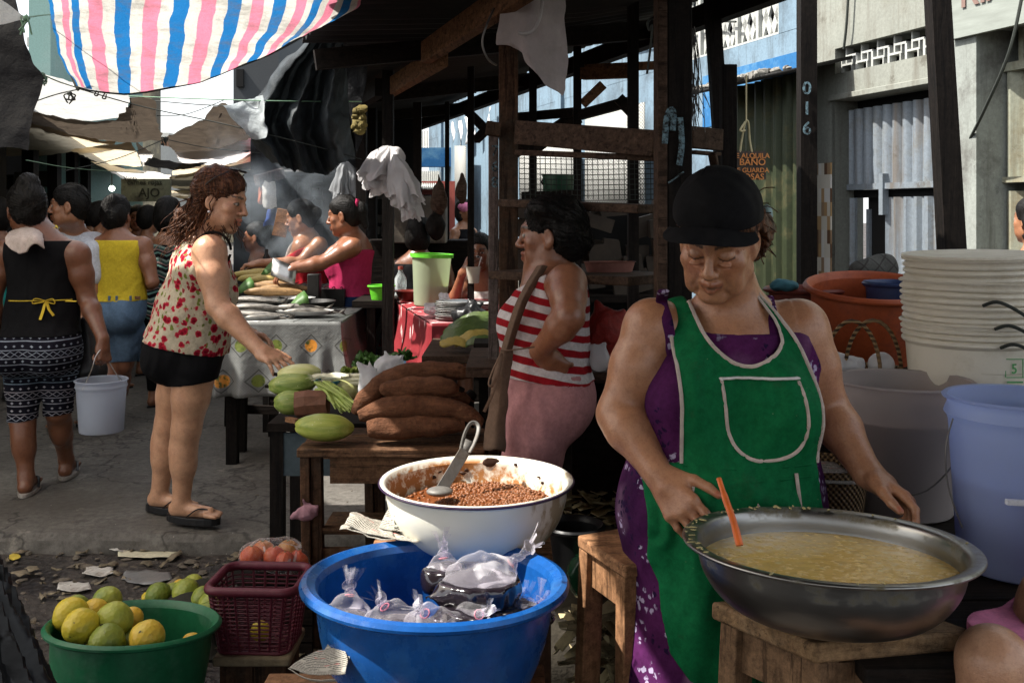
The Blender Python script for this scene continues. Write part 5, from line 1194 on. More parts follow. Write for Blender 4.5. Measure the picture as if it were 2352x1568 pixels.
# right side: counters, buckets, baskets
t=thing('front_counter','dark plank counter beneath the blue bucket and grey tub','counter',PZ(2150,2.35,-.085)); zc=.655
m=MB()
for k_ in range(4): m.box((1.16,1.78+.30*k_,zc-.018),(1.16,.292,.03))
m.build('top_board',M['wood_dark_x'],t,bevel=.003); m=MB(); m.box((1.2,2.95,.25),(1.1,.03,.72)); m.build('back_panel',M['wood_dark_x'],t)
for x in (.66,1.7):
    for y in (1.72,2.8): m=MB(); m.beam((x,y,zc-.03),(x,y,-.1),.06,.06); m.build('leg',M['wood_dark'],t)
t=thing('back_counter','dark upper counter carrying the white bucket stack and orange basin','counter',PZ(2150,3.2,0)); zb=.905
m=MB(); m.box((1.45,3.13,zb-.02),(1.7,1.2,.035)); m.build('top_board',M['wood_dark_x'],t); m=MB(); m.box((1.45,2.57,zb-.13),(1.66,.03,.18)); m.build('panel',M['wood_dark_x'],t); m=MB(); m.box((1.45,3.68,.42),(1.66,.03,.9)); m.build('panel',M['wood_dark_x'],t)
for x in (.68,2.2): m=MB(); m.beam((x,2.62,zb-.04),(x,2.62,-.1),.07,.07); m.build('leg',M['wood_dark'],t)
M['bucket_blue']=milky('bluish_clear_plastic',(.60,.68,.90),.5,.38,.3); M['tub_grey']=milky('greyish_clear_plastic',(.70,.64,.62),.45,.5,.35); M['bucket_white']=milky('dirty_white_plastic',(.84,.79,.68),.3,.0,.45,(.56,.49,.37))
def bucket_prof(R,rb,h,t=.003,rings=(),lip=.008):
    pr=[(0,0),(rb*.95,0),(rb,.004)]
    n=40
    for i in range(1,n+1):
        z=h*i/n; r=rb+(R-rb)*i/n
        for zr,w in rings:
            if abs(z-zr)<w: r+=lip*(1-(abs(z-zr)/w)**2)**.5
        pr.append((r,z))
    pr+=[(R+lip,h-.004),(R+lip+.002,h),(R+lip*.6,h+.004),(R-t,h+.002)]
    for i in range(n,-1,-2): pr.append((rb+(R-rb)*i/n-t,max(.004,h*i/n)))
    return pr+[(0,.004)]
c=P(2338,1300,2.1); c.z=zc
t=thing('plastic_bucket','translucent bluish bucket with a rolled rim on the dark counter','bucket',c); hB=1.4-(912-490)/F*2.1-zc
m=MB().lathe(bucket_prof(.139,.118,hB,.003,((hB-.035,.01),),.008),c,72); m.build('bucket_body',M['bucket_blue'],t)
m=MB(); m.box(c+V((-.04,-.122,.17)),(.09,.012,.010),Matrix.Rotation(R_(3),3,'Y')); m.build('scuff',plain('white_scuff',(.75,.76,.85),.6),t)
m=MB(); m.lathe([(0,.01),(.11,.01),(.112,.03),(.123,.19),(0,.19)],c,40); m.build('contents',milky('bluish_liquid',(.38,.45,.72),.5,.1,.3),t)
m=MB(); m.tube(catmull([c+V((-.146,-.02,hB-.04)),c+V((-.165,-.03,hB-.10)),c+V((-.16,-.03,hB-.18)),c+V((-.14,-.05,hB-.26))],6),.0018,5); m.build('wire_handle',M['wire'],t)
c=P(2072,873,2.5); hT=c.z-zc; c.z=zc
t=thing('plastic_tub','wide greyish translucent tub with vertical ribs and wire handle','tub',c)
m=MB().lathe(bucket_prof(.163,.118,hT,.003,(),.010),c,96,None,lambda a,f,z:1+.006*(abs(math.cos(a*7))>.985)); m.build('tub_body',M['tub_grey'],t)
m=MB(); m.lathe([(0,.008),(.112,.008),(.15,hT*.72),(0,hT*.72)],c,48); m.build('contents',plain('murky_purple_liquid',(.13,.085,.09),.3,bump=0),t)
m=MB(); m.tube(catmull([c+V((.11,-.13,hT-.04)),c+V((.07,-.18,hT-.13)),c+V((-.02,-.20,hT-.22)),c+V((-.12,-.16,hT-.25))],6),.0022,5); m.build('wire_handle',M['wire'],t)
# stack of white buckets
sc_=P(2232,580,2.68); RB=.170
tops=[P(2232,v,2.68).z for v in (590,645,695,735)]
labs=['topmost white bucket of the stack, closed with a flat lid','second white bucket in the stack','third white bucket with a black corded handle','lowest white bucket with a small green 5 mark on its side']
for k_,zt in enumerate(tops):
    hb=(zt-zb) if k_==3 else .17; c=V((sc_.x+(.007,-.006,.004,-.002)[k_],sc_.y,zt-hb)); t=thing('white_bucket',labs[k_],'bucket',c,'nested white buckets')
    rb=RB*(.90 if k_==3 else .95); BTk=tilt((1.2,-1.0,.8,0)[k_],(-1.4,1.2,-.8,0)[k_]); m=MB().lathe(bucket_prof(RB,rb,hb,.003,((hb-.018,.0065),(hb-.034,.0065),(hb-.051,.008)),.010),c,80,BTk); m.build('bucket_body',M['bucket_white'],t)
    if k_==0: m=MB().lathe([(RB+.012,hb+.004),(RB+.010,hb+.010),(RB-.02,hb+.012),(RB-.03,hb+.006),(0,hb+.007)],c,80,BTk); m.build('lid',M['bucket_white'],t)
    if k_ in (1,2,3):
        a=c+V((.02*k_-.07,-RB-.012,hb-.05)); q=[(0,0,0),(.03,-.03,.01),(.10,-.05,-.035),(.17,-.045,-.11),(.24,-.02,-.15)]
        m=MB(); m.tube(catmull([a+V(x_) for x_ in q],6),.0045,7); m.build('handle_cord',M['rope'],t)
    if k_==3:
        m=MB(); a=c+V((.035,-RB*.962,hb-.105)); 
        text('5','mark',M['leaf_ink'],.035,a+V((-.010,-.003,-.012)),Matrix.Rotation(R_(12),3,'Z')@RF,t,.0004)
        for dx,dz,w_,h_ in ((0,.024,.044,.002),(0,-.022,.044,.002),(-.022,0,.002,.044),(.022,0,.002,.044),(0,-.034,.04,.004),(0,-.044,.04,.003)): m.box(a+V((dx,-.002+abs(dx)*.2,dz)),(w_,.002,h_))
        m.build('mark',M['leaf_ink'],t); m=MB(); m.box(c+V((.03,-RB*.935,.012)),(.06,.004,.03)); m.build('sticker',M['leaf'],t)
# orange basin with blue one inside
M['orange_basin']=plain('terracotta_plastic',(.36,.075,.025),.5,var=.2,vs=6,bump=.1,dirt=(.2,.05,.03),ds=6)
c=P(2004,660,3.3); OT=tilt(9,-1); hO=c.z-zb-.01; c-=OT@V((0,0,hO)); t=thing('plastic_basin','wide terracotta orange plastic basin behind the white buckets','basin',c); m=MB().lathe(basin_prof(.222,.14,hO,.004,.026,.011,.03),c,80,OT); m.build('basin_body',M['orange_basin'],t)
c=P(2062,680,3.33); c.z=zb+.08; t=thing('plastic_basin','dark navy blue basin sitting inside the terracotta one','basin',c); m=MB().lathe(basin_prof(.115,.09,P(0,650,3.33).z-c.z,.003,.012,.006),c,56); m.build('basin_body',plain('navy_plastic',(.02,.04,.12),.45),t)
c=P(1850,672,3.6); c.z=zb; t=thing('plastic_basin','shallow dark red basin behind the apron woman','basin',c); m=MB().lathe(basin_prof(.15,.11,P(0,664,3.6).z-zb,.004,.02,.008),c,56); m.build('basin_body',plain('dark_red_plastic',(.16,.03,.02),.5),t)
m=MB().ball(P(1800,656,3.5),(.05,.04,.02)).jitter(.01,30,2); tag(m.build('rag',plain('teal_rag',(.05,.16,.20),.9,bump=.5)),'crumpled teal rag on the dark red basin','rag')
# wicker baskets
def mat_wicker():
    t=NT('wicker'); x,y,z=t.xyz(t.co()); a=t.m_('SINE',t.m_('MULTIPLY',z,420.)); b_=t.m_('SINE',t.m_('MULTIPLY',t.m_('ARCTAN2',y,x),44.)); k=t.m_('MULTIPLY',a,b_)
    return t.end(t.bsdf(t.mix(t.ramp(k,-.5,.5),(.05,.03,.016),(.27,.17,.08)),.75,0,t.bump(k,.8,.006),.3))
def wicker(label,c,rx,ry,h,handle=True):
    t=thing('wicker_basket',label,'basket',c); m=MB().lathe([(0,0),(.8,0),(.86,.01),(1,h),(1.03,h+.006),(.97,h+.004),(.84,.012),(0,.012)],(0,0,0),72,Matrix.Diagonal((rx,ry,1)))
    o=m.build('basket_body',bpy.data.materials.get('wicker') or mat_wicker(),t); o.matrix_parent_inverse=Matrix()
    if handle:
        m=MB()
        for sx,yy in ((-.25,-ry*.7),(.25,-ry*.55)):
            pts=[c+V((sx*rx+rx*.62*math.cos(a)*1.,yy,h-.01+.15*math.sin(a))) for a in lin(0,math.pi,14)+[math.pi]]; m.tube(pts,.0055,7)
        m.build('handle',bpy.data.materials['wicker'],t)
    return t
c=P(1965,850,2.78); c.z=zb; wicker('wicker shopping basket with two tall loop handles full of white bags',c,.125,.09,.062)
plastic_bag('shiny white bag at the left inside the wicker basket',c+V((-.045,-.02,.075)),(.06,.045,.034),11,M['film_white'],False)
plastic_bag('round white bag at the right inside the wicker basket',c+V((.06,-.03,.078)),(.036,.035,.033),12,M['film_white'],False)
c=P(1888,1056,2.42); c.z=zc; wicker('low wicker basket half hidden behind the apron woman',c,.11,.10,.135,False)
m=MB(); tag(cloth([[P(1878,1110,2.3),P(1930,1112,2.3),P(1968,1112,2.3)],[P(1880,1085,2.38),P(1925,1080,2.4),P(1965,1095,2.4)],[P(1875,1060,2.5),P(1915,1062,2.5),P(1945,1080,2.5)]],5,5,.003,12,4).build('paper_sheet',M['news'],solid=.002),'printed paper lying on the dark counter behind the metal basin','paper')
# red net bag and clear bag behind the striped woman
t=thing('stall_counter','dark stall counter behind the striped woman','counter',PZ(1420,3.5,0)); m=MB(); m.box((PZ(1420,3.5,0).x,3.5,.86),(.42,.45,.035)); m.build('top_board',M['wood_shelf'],t); m=MB(); m.box((PZ(1425,3.5,0).x,3.35,.42),(.36,.03,.84)); m.build('panel',M['wood_dark_x'],t)
s=S(); c=P(1395,765,3.3); s.ell(c+V((0,0,-.03)),(.072,.06,.075),.04); s.cone(c,P(1368,690,3.3),.05,.008,.05); s.cone(c,P(1432,718,3.3),.045,.012,.05); s.disp=lambda X,Y,Z:.007*vnoise(X*60,Y*60,Z*60,4)+.003*vnoise(X*160,Y*160,Z*160,2)
tag(s.build('net_bag',plain('red_netting',(.30,.022,.015),.5,var=.35,vs=40,bump=.9,bs=260),h=.006),'red netting bag bulging on the stall counter','bag')
plastic_bag('clear knotted bag with pink contents below the red net bag',P(1378,828,3.16),(.034,.03,.036),21,M['film_white'],True)
# things glimpsed on the shelves
t=thing('shallow_tray','dusty red tray on the lower stall shelf','tray',P(1400,625,3.35)); m=MB(); m.lathe([(0,0),(.075,0),(.085,.035),(.09,.037),(.082,.034),(.073,.004),(0,.004)],P(1400,626,3.34),40,Matrix.Diagonal((1,.6,1))); m.build('tray_body',plain('dusty_red',(.22,.09,.07),.7),t)
t=thing('cooking_pot','dark green pot standing behind the stall rails','pot',P(1280,450,4.3)); m=MB().lathe([(0,0),(.06,0),(.065,.01),(.068,.09),(.074,.095),(.066,.09),(.06,.01),(0,.01)],P(1282,452,4.3),40); m.build('pot_body',plain('dark_green_enamel',(.012,.06,.03),.4),t); m=MB(); m.tube([P(1250,425,4.3),P(1243,418,4.28),P(1250,412,4.3)],.005,6); m.build('handle',M['char'],t)
m=MB(); m.beam(P(1198,450,4.35),P(1330,446,4.35),.3,.03); tag(m.build('shelf_board',M['wood_dark_x']),'dark board carrying the green pot','board')

# litter and peelings on the ground
def litter_bit(name,label,cat,net,mat,wr=.004,seed=0,solid=.002):
    return tag(cloth([[G(u,v,-.07) for u,v in r] for r in net],5,5,wr,25,seed).build(name,mat,solid=solid),label,cat)
M['paper']=plain('dirty_paper',(.52,.50,.46),.85,var=.25,vs=20,dirt=(.2,.17,.14),ds=14)
litter_bit('husk_strip','long pale husk strip lying on the dirt','husk',[[(270,1276),(330,1280),(412,1276)],[(272,1262),(335,1266),(408,1264)]],plain('pale_husk',(.62,.58,.42),.7),.003,1)
litter_bit('paper_scrap','crumpled grey paper scrap above the husk strip','paper',[[(254,1262),(275,1268),(300,1262)],[(262,1246),(278,1240),(304,1254)]],M['paper'],.016,2)
litter_bit('paper_scrap','crumpled paper scrap near the table leg','paper',[[(362,1250),(380,1256),(402,1250)],[(366,1240),(382,1236),(400,1242)]],M['paper'],.014,3)
litter_bit('fallen_leaf','yellow fallen leaf on the dirt at the left','leaf',[[(20,1282),(33,1285),(48,1280)],[(22,1274),(34,1270),(46,1274)]],plain('yellow_leaf',(.55,.42,.06),.6),.004,4)
litter_bit('paper_scrap','flattened muddy paper in front of the lime heap','paper',[[(130,1352),(170,1358),(210,1352)],[(136,1336),(172,1334),(206,1338)]],M['paper'],.006,5)
litter_bit('paper_scrap','muddy paper shred left of the lime heap','paper',[[(190,1318),(225,1324),(262,1318)],[(198,1302),(226,1300),(258,1304)]],M['paper'],.008,6)
litter_bit('plastic_scrap','grey wet plastic scrap between the limes and the kerb','scrap',[[(280,1330),(330,1342),(400,1330)],[(290,1312),(335,1308),(390,1314)]],plain('wet_plastic',(.20,.20,.20),.3),.008,7)
m=MB(); r=rng(9)
for i in range(520):
    x=r.uniform(-2.3,.5); y=r.uniform(2.9,4.45); s_=r.uniform(.004,.016)*(1.7 if y>4.1 and r.random()<.3 else 1); z=-.08 if y<4.36 else -.03
    m.ball((x,y,z),(s_*r.uniform(.8,2),s_*r.uniform(.6,1.2),s_*.4),Matrix.Rotation(r.uniform(0,3),3,'Z'),6,4)
m.jitter(.004,60,1); 
tag(m.build('ground_litter',plain('ground_litter',(.13,.11,.085),.85,var=.8,vs=6,bump=.3),center=False),'loose chips and pebbles scattered on the dirt','litter',kind='stuff')
m=MB()
for i in range(230):
    x=r.uniform(-2.2,.2); y=r.uniform(3.0,4.42); c=V((x,y,-.068)); a=r.uniform(.008,.035); th=r.uniform(0,6.28); e1=V((math.cos(th),math.sin(th),r.uniform(-.2,.3)))*a; e2=V((-math.sin(th),math.cos(th),r.uniform(-.2,.3)))*a*r.uniform(.2,.8)
    m.grid([[c+e1*i_+e2*j_+V((0,0,.006*math.sin(i_*2+j_*3+i))) for j_ in (-1,0,1)] for i_ in (-1,0,1)])
m.jitter(.006,50,3); tag(m.build('crushed_rubbish',plain('crushed_rubbish',(.22,.18,.12),.8,var=.9,vs=5,bump=.4,dirt=(.04,.035,.025),ds=7),solid=.0015,center=False),'crushed peelings and scraps trodden into the dirt','rubbish',kind='stuff')
m=MB()
for i in range(160):
    x=r.uniform(-3.5,.3); y=r.uniform(4.5,9); s_=r.uniform(.003,.009); m.ball((x,y,.002),(s_*r.uniform(.8,2.2),s_,s_*.35),Matrix.Rotation(r.uniform(0,3),3,'Z'),6,4)
tag(m.build('slab_litter',bpy.data.materials['ground_litter'],center=False),'small chips strewn over the concrete slab','litter',kind='stuff')
m=MB()
for i in range(150):
    u=r.uniform(1300,1440);v=r.uniform(1130,1240) if i<80 else r.uniform(1390,1568); d=3.35 if i<80 else 2.75+r.uniform(-.2,.2); c=P(u,v,d+r.uniform(-.1,.1)); x,y,z=basis(V((r.gauss(0,1),r.gauss(0,1),r.gauss(0,.5)))); a=r.uniform(.02,.05); w_=a*.5
    m.grid([[c+y*(a*(i_-1))+x*(w_*(j-1))+z*(.4*w_*abs(j-1)) for j in range(3)] for i_ in range(3)])
tag(m.build('corn_husks',plain('corn_husks',(.40,.33,.18),.8,var=.6,vs=7,dirt=(.06,.05,.03),ds=9),solid=.002),'heap of dry husks and peelings beside the stool','husks',kind='stuff')
m=MB(); c=P(1366,1350,3.2); m.ball((c.x,3.2,.1),(.30,.28,.30)).jitter(.03,8,3); tag(m.build('rubbish_mound',plain('rubbish_mound',(.05,.042,.03),.95,var=.6,vs=20,bump=.8)),'dark mound of rubbish under the husks','mound')
s=S(); c=P(1342,1322,2.85); s.ell(c,(.05,.06,.066),.03); s.disp=lambda X,Y,Z:.006*vnoise(X*60,Y*60,Z*40,2); tag(s.build('green_bag',plain('green_bag_film',(.015,.085,.04),.25,var=.3,bump=.6,bs=25),h=.006),'glossy dark green plastic bag beside the stool leg','bag')
c=P(1318,1205,3.0); c.z-=.14; t=thing('black_tub','black rubber tub behind the blue basin','tub',c); m=MB().lathe(basin_prof(.095,.07,.14,.004,.014,.006),c,48); m.build('tub_body',M['black'],t)
# ---------------------------------------------------------------- middle distance: grill table, red table, hanging plastic
def mat_fruitcloth():
    t=NT('fruit_print_oilcloth'); x,y,z=t.xyz(t.co()); a=t.m_('MULTIPLY',t.m_('SUBTRACT',x,t.m_('MULTIPLY',y,.15)),5.2); b=t.m_('MULTIPLY',z,5.2)
    row=t.m_('FLOOR',b); a=t.m_('ADD',a,t.m_('MULTIPLY',row,.5)); fa=t.m_('SUBTRACT',t.m_('FRACT',a),.5); fb=t.m_('SUBTRACT',t.m_('FRACT',b),.5)
    man=t.m_('ADD',t.m_('ABSOLUTE',fa),t.m_('ABSOLUTE',fb)); ring=t.m_('MULTIPLY',t.ramp(man,.29,.30),t.ramp(man,.345,.335))
    rad=t.m_('SQRT',t.m_('ADD',t.m_('MULTIPLY',fa,fa),t.m_('MULTIPLY',fb,fb))); rnd=t.n('ShaderNodeTexWhiteNoise',{'Vector':t.comb(t.m_('FLOOR',a),row,0.)},out='Value')
    c=t.mix(t.noise(9,None,5),(.11,.115,.11),(.23,.235,.225)); g=t.m_('MULTIPLY',t.m_('SINE',t.m_('MULTIPLY',x,420.)),t.m_('SINE',t.m_('MULTIPLY',z,420.))); c=t.mix(t.m_('MULTIPLY',t.ramp(g,.2,.5),.35),c,(.10,.10,.10))
    c=t.mix(t.m_('MULTIPLY',ring,.8),c,(.04,.04,.035)); fr=t.mix(t.ramp(rnd,.45,.5),(.14,.17,.03),(.55,.22,.03)); fr=t.mix(t.ramp(t.noise(40,None,3),.5,.65),fr,(.06,.08,.02))
    c=t.mix(t.ramp(rad,.19,.17),c,fr); return t.end(t.bsdf(c,.35,0,t.bump(t.noise(6,None,4),.35,.03),.5))
M['oilcloth']=mat_fruitcloth()
t=thing('grill_table','grill table under a grey oilcloth printed with fruit diamonds','table',PZ(660,5.9,0)); zg=.80
gx0=PZ(500,5.5,0).x; gx1=PZ(778,5.5,0).x
m=MB(); m.box(((gx0+gx1)/2,6.0,zg-.025),(gx1-gx0,1.0,.04)); m.build('top_board',M['wood_dark_x'],t)
for x in (gx0+.06,gx1-.06):
    for y in (5.58,6.4): m=MB(); m.beam((x,y,zg-.04),(x,y,0),.06,.06); m.build('leg',M['wood_dark'],t)
cl=thing('tablecloth','grey oilcloth with fruit diamonds draped over the grill table','tablecloth',PZ(660,5.5,.5))
m=MB(); rows=[]
for i in range(20):
    f=i/19; r=[]
    for j in range(90):
        s_=j/89; x=gx0-.02+(gx1-gx0+.04)*min(1,s_*1.32); y=5.47
        if s_>.757: q=(s_-.757)/.243; y=5.47+q*.95; x=gx1+.02
        fl=f*f; hang=.41
        w=.035*fl*math.sin(s_*34+math.sin(s_*9)*2)
        ox=(.10*fl if s_>.74 else .02*fl*s_)+(w if s_>.757 else 0); oy=(-w-.03*fl) if s_<=.757 else -.02*fl
        r.append((x+ox,y+oy,zg+.006-hang*f-(.05*fl if .7<s_<.8 else 0)))
    rows.append(r)
m.grid(rows); m.quad((gx0-.02,5.47,zg+.006),(gx1+.02,5.47,zg+.006),(gx1+.02,6.42,zg+.006),(gx0-.02,6.42,zg+.006)); m.build('cloth',M['oilcloth'],cl,solid=.003)
t=thing('bench','black wooden bench frame in front of the grill table','bench',PZ(570,5.7,0))
m=MB(); a=P(520,888,5.75);b_=P(640,892,5.75); m.beam(a,b_,.09,.035); m.build('seat',M['wood_dark_x'],t)
for u,v0,v1 in ((556,890,1036),(527,890,975),(628,892,1000)): m=MB(); p=P(u,v0,5.8 if u==556 else 6.1); m.beam(p,G(u-2,v1,0),.055,.055); m.build('leg',M['wood_dark'],t)
m=MB(); m.beam(P(535,938,5.9),P(640,942,5.9),.03,.05); m.build('stretcher',M['wood_dark_x'],t)
leafy('bright lettuce leaf stuck on the bench corner',P(523,872,5.7),8,.07,7,plain('bright_leaf',(.22,.42,.04),.5,var=.4,vs=20),'lettuce')
# trays, fish, corn
def tray(label,u,v,d,rx,ry):
    c=P(u,v,d); t=thing('tray',label,'tray',c); m=MB().lathe([(0,0),(.8,0),(.85,.004),(1,.022),(1.01,.024),(.98,.024),(.82,.008),(0,.007)],(0,0,0),48,Matrix.Diagonal((rx,ry,1))); o=m.build('tray_body',bpy.data.materials.get('tray_enamel') or plain('tray_enamel',(.45,.45,.44),.35,.2,var=.2),t); o.matrix_parent_inverse=Matrix(); return c
tray('oval pale tray of fish at the grill table edge',700,722,5.68,.165,.10); tray('oval pale tray of fish nearest the floral woman',585,734,5.58,.14,.09); tray('dark tray beneath the roasted plantains',640,692,6.0,.22,.12)
def mat_fish():
    t=NT('grilled_fish'); n=t.noise(3,t.scl(t.co(),(5,20,20)),7,.75); c=t.mix(t.ramp(n,.35,.68),(.022,.019,.017),(.24,.22,.19)); return t.end(t.bsdf(c,.4,.25,t.bump(n,.5,.004),.5))
M['fish']=mat_fish()
def fish(label,u,v,d,L,ang,seed,mat=None,name='fish',grp='grilled fish on the trays'):
    c=P(u,v,d); R=Matrix.Rotation(R_(ang),3,'Z'); t=thing(name,label,'fish',c-V((0,0,.02)),grp); m=MB(); pts=[];rr=[]
    for i in range(13): f=i/12; pts.append(c+R@V(((f-.5)*L,.008*math.sin(f*4+seed),.004*math.sin(f*5)))); rr.append(max(.003,.028*math.sin(math.pi*min(1,(f*.85+.13)))**.8))
    m.tube(pts,rr,12,flat=.8); m.jitter(.003,60,seed); m.build('fish_body',mat or M['fish'],t)
    m=MB(); e=pts[-1]; m.quad(e,e+R@V((.05,0,.025)),e+R@V((.035,0,0)),e+R@V((.05,0,-.018))); m.build('tail',mat or M['fish'],t,solid=.004)
for i,(u,v,d,L,a,lab) in enumerate(((585,690,5.75,.30,-3,'grilled fish farthest left at the back of the tray row'),(590,706,5.68,.34,2,'long grilled fish in the middle of the left tray'),(585,722,5.6,.36,0,'nearest grilled fish at the tray edge'),(690,706,5.75,.28,4,'charred fish lying on the right tray'),(715,716,5.66,.30,-2,'charred fish at the front of the right tray'),(612,730,5.56,.22,5,'small split fish with a green leaf on it'))): fish(lab,u,v,d,L,a,i,grp='grilled fish on the trays')
M['maize']=plain('roasted_corn',(.40,.30,.09),.5,var=.3,vs=20,bump=.7,bs=120); M['plantain']=plain('roasted_plantain',(.26,.15,.06),.55,var=.6,vs=18,bump=.4,bs=40)
def cob(label,u,v,d,L,ang,mat,name,grp):
    c=P(u,v,d); R=Matrix.Rotation(R_(ang),3,'Z'); m=MB(); m.tube([c+R@V(((f-.5)*L,0,.012*math.sin(f*3))) for f in (0,.1,.3,.5,.7,.9,1)],[.008,.020,.025,.025,.024,.016,.007],12); m.jitter(.003,50,int(u)); tag(m.build(name,mat),label,name.replace('_',' '),grp)
for i,(u,v,d,a,lab) in enumerate(((575,632,6.7,10,'corn cob at the left of the grill'),(600,628,6.8,-5,'corn cob furthest back on the grill'),(622,638,6.65,4,'corn cob at the right of the grill'),(585,642,6.6,-12,'corn cob nearest on the grill'),(612,645,6.5,8,'corn cob lying across the grill front'))): cob(lab,u,v,d,.24,a,M['maize'],'corn_cob','corn cobs on the grill')
for i,(u,v,d,a,lab) in enumerate(((600,662,6.25,2,'plantain at the left of the roasted row'),(628,657,6.3,-4,'plantain at the back of the roasted row'),(640,666,6.2,3,'longest plantain in the middle of the row'),(610,672,6.1,0,'charred plantain at the front left of the row'),(648,674,6.12,6,'plantain at the right end of the row'),(665,664,6.25,-8,'short plantain beside the dark pan'))): cob(lab,u,v,d,.26,a,M['plantain'],'roasted_plantain','roasted plantains by the grill')
t=thing('charcoal_grill','long black charcoal grill with wire grate behind the plantains','grill',P(620,690,6.5)); m=MB(); m.box(PZ(640,6.55,.86),(.95,.5,.12)); m.build('fire_box',M['char'],t)
m=MB()
for k_ in range(18): x=PZ(640,6.55,0).x-.45+k_*.053; m.tube([(x,6.3,.93),(x,6.8,.93)],.004,5)
m.build('grate',M['char'],t); m=MB(); m.box(P(722,658,6.2),(.075,.08,.16)); m.build('chimney_block',M['char'],t,bevel=.006)
t=thing('frying_pan','wide black frying pan between the trays and the women','pan',P(712,700,6.0)); m=MB().lathe([(0,0),(.13,0),(.15,.03),(.155,.03),(.135,-.004),(0,-.004)],P(712,702,6.0),40); m.build('pan_body',M['char'],t); m=MB(); m.tube([P(665,692,5.95),P(640,684,5.9)],.01,8); m.build('handle',M['char'],t)
for u,v,d,lab in ((686,702,5.72,'dark green leaf standing on the right fish tray'),(620,626,6.5,'dark green leaf beside the corn cobs'),(562,668,6.1,'dark green leaf behind the floral woman elbow')):
    a=P(u,v,d); m=MB(); m.grid([[a+V((x,y*.3,z+.02*math.sin(x*40))) for x in (-.06*w,-.02*w,.02*w,.06*w)] for y,z,w in ((0,0,1),(.1,.035,.8),(.2,.07,.3))]); tag(m.build('leaf',M['leaf'],solid=.002),lab,'leaf')
t=thing('soda_bottle','small dark soda bottle with a red label behind the corn','bottle',P(615,625,7.0)); m=MB().lathe([(0,0),(.03,0),(.032,.01),(.03,.10),(.012,.14),(.012,.17),(0,.17)],P(612,628,6.95),20); m.build('bottle_body',M['char'],t); m=MB().lathe([(.0325,.04),(.0325,.09)],P(612,628,6.95),20,close=False); m.build('label_band',M['red_paint'],t)
# dark stalls behind the grill
t=thing('rear_stall','smoke dark stall with packed shelves behind the grill women','stall',PZ(720,8.6,0))
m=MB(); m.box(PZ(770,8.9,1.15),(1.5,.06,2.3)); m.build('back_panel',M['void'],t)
for u in (668,700,760,850): m=MB(); m.beam(PZ(u,8.3,0),PZ(u,8.3,2.3),.11,.11); m.build('post',M['wood_dark'],t)
m=MB(); r=rng(31)
for i in range(70): m.box(P(r.uniform(690,900),r.choice((440,470,500,530,560))+r.uniform(-4,4),8.6+r.uniform(-.1,.1)),(r.uniform(.05,.12),.1,r.uniform(.05,.1)))
m.build('packets',plain('packets',(.07,.065,.06),.5,var=.9,vs=5),t)['kind']='stuff'
for z in (.9,1.15,1.4,1.65): m=MB(); m.box(PZ(790,8.62,z),(1.1,.25,.025)); m.build('shelf',M['wood_dark_x'],t)
m=MB(); a=P(668,400,8.); m.quad(P(560,395,8),P(900,395,8),P(900,420,9.2),P(560,425,9.2)); m.build('awning',M['char'],t,solid=.03)
m=MB(); m.beam(P(590,415,7.6),P(648,398,7.8),.06,.08); tag(m.build('beam_end',M['wood_grey']),'pale beam end sticking out by the hanging blouse','beam')
def hang(name,label,cat,net,d,mat,wr=.03,seed=0,fr=6.,solid=.004): return tag(cloth([[P(u,v,d+.03*math.sin(u*.3)) for u,v in r] for r in net],7,7,wr,fr,seed).build(name,mat,solid=solid),label,cat)
M['white_cloth']=fabric('white_cloth',(.62,.60,.56)); M['blue_cloth']=fabric('blue_cloth',(.03,.06,.20)); M['orange_cloth']=fabric('faded_orange',(.40,.13,.07))
hang('hanging_blouse','white sleeveless blouse hanging at the smoky stall','blouse',[[(614,418),(622,424),(632,418)],[(606,440),(622,440),(638,442)],[(608,478),(622,480),(640,476)]],7.6,M['white_cloth'])
hang('hanging_shawl','blue fringed shawl hanging below the blouse','shawl',[[(610,482),(622,484),(634,482)],[(607,500),(620,502),(632,500)],[(606,520),(618,518),(628,522)]],7.7,M['blue_cloth'])
hang('hanging_rag','faded orange rag beside the blouse','rag',[[(596,430),(604,432),(612,428)],[(594,455),(602,458),(610,455)],[(598,470),(604,472),(609,468)]],7.65,M['orange_cloth'])
m=MB(); R=Matrix.Rotation(R_(12),3,'Y'); m.box(P(647,512,7.2),(.10,.02,.20),R); t=tag(m.build('cutting_board',M['wood_new'],bevel=.004),'pale board leaning in the smoke behind the grill','board')
# side table with basin and red bin
t=thing('side_table','narrow dark side table beside the pink woman','table',PZ(870,6.1,0)); m=MB(); m.box(PZ(868,6.15,.86),(.24,.5,.04)); m.build('top_board',M['wood_dark_x'],t)
for u in (853,893): m=MB(); m.beam(PZ(u,5.95,.84),PZ(u,5.95,0),.05,.05); m.build('leg',M['wood_dark'],t)
c=P(876,668,6.0); c.z=.88; t=thing('plastic_basin','small lime green basin on the dark side table','basin',c); m=MB().lathe(basin_prof(.085,.06,.085,.003,.01,.005),c,48); m.build('basin_body',plain('lime_plastic',(.12,.50,.03),.35,bump=0),t)
c=PZ(858,6.1,0); t=thing('plastic_bin','dark red square plastic bin under the side table','bin',c); m=MB(); m.box(c+V((0,0,.30)),(.16,.2,.26)); m.build('bin_body',M['red_paint'],t,bevel=.01); m=MB(); m.box(c+V((0,0,.43)),(.19,.23,.02)); m.build('rim',M['red_paint'],t); m=MB(); m.box(c+V((0,0,.08)),(.14,.18,.17)); m.build('crate_foot',M['wood_dark'],t)
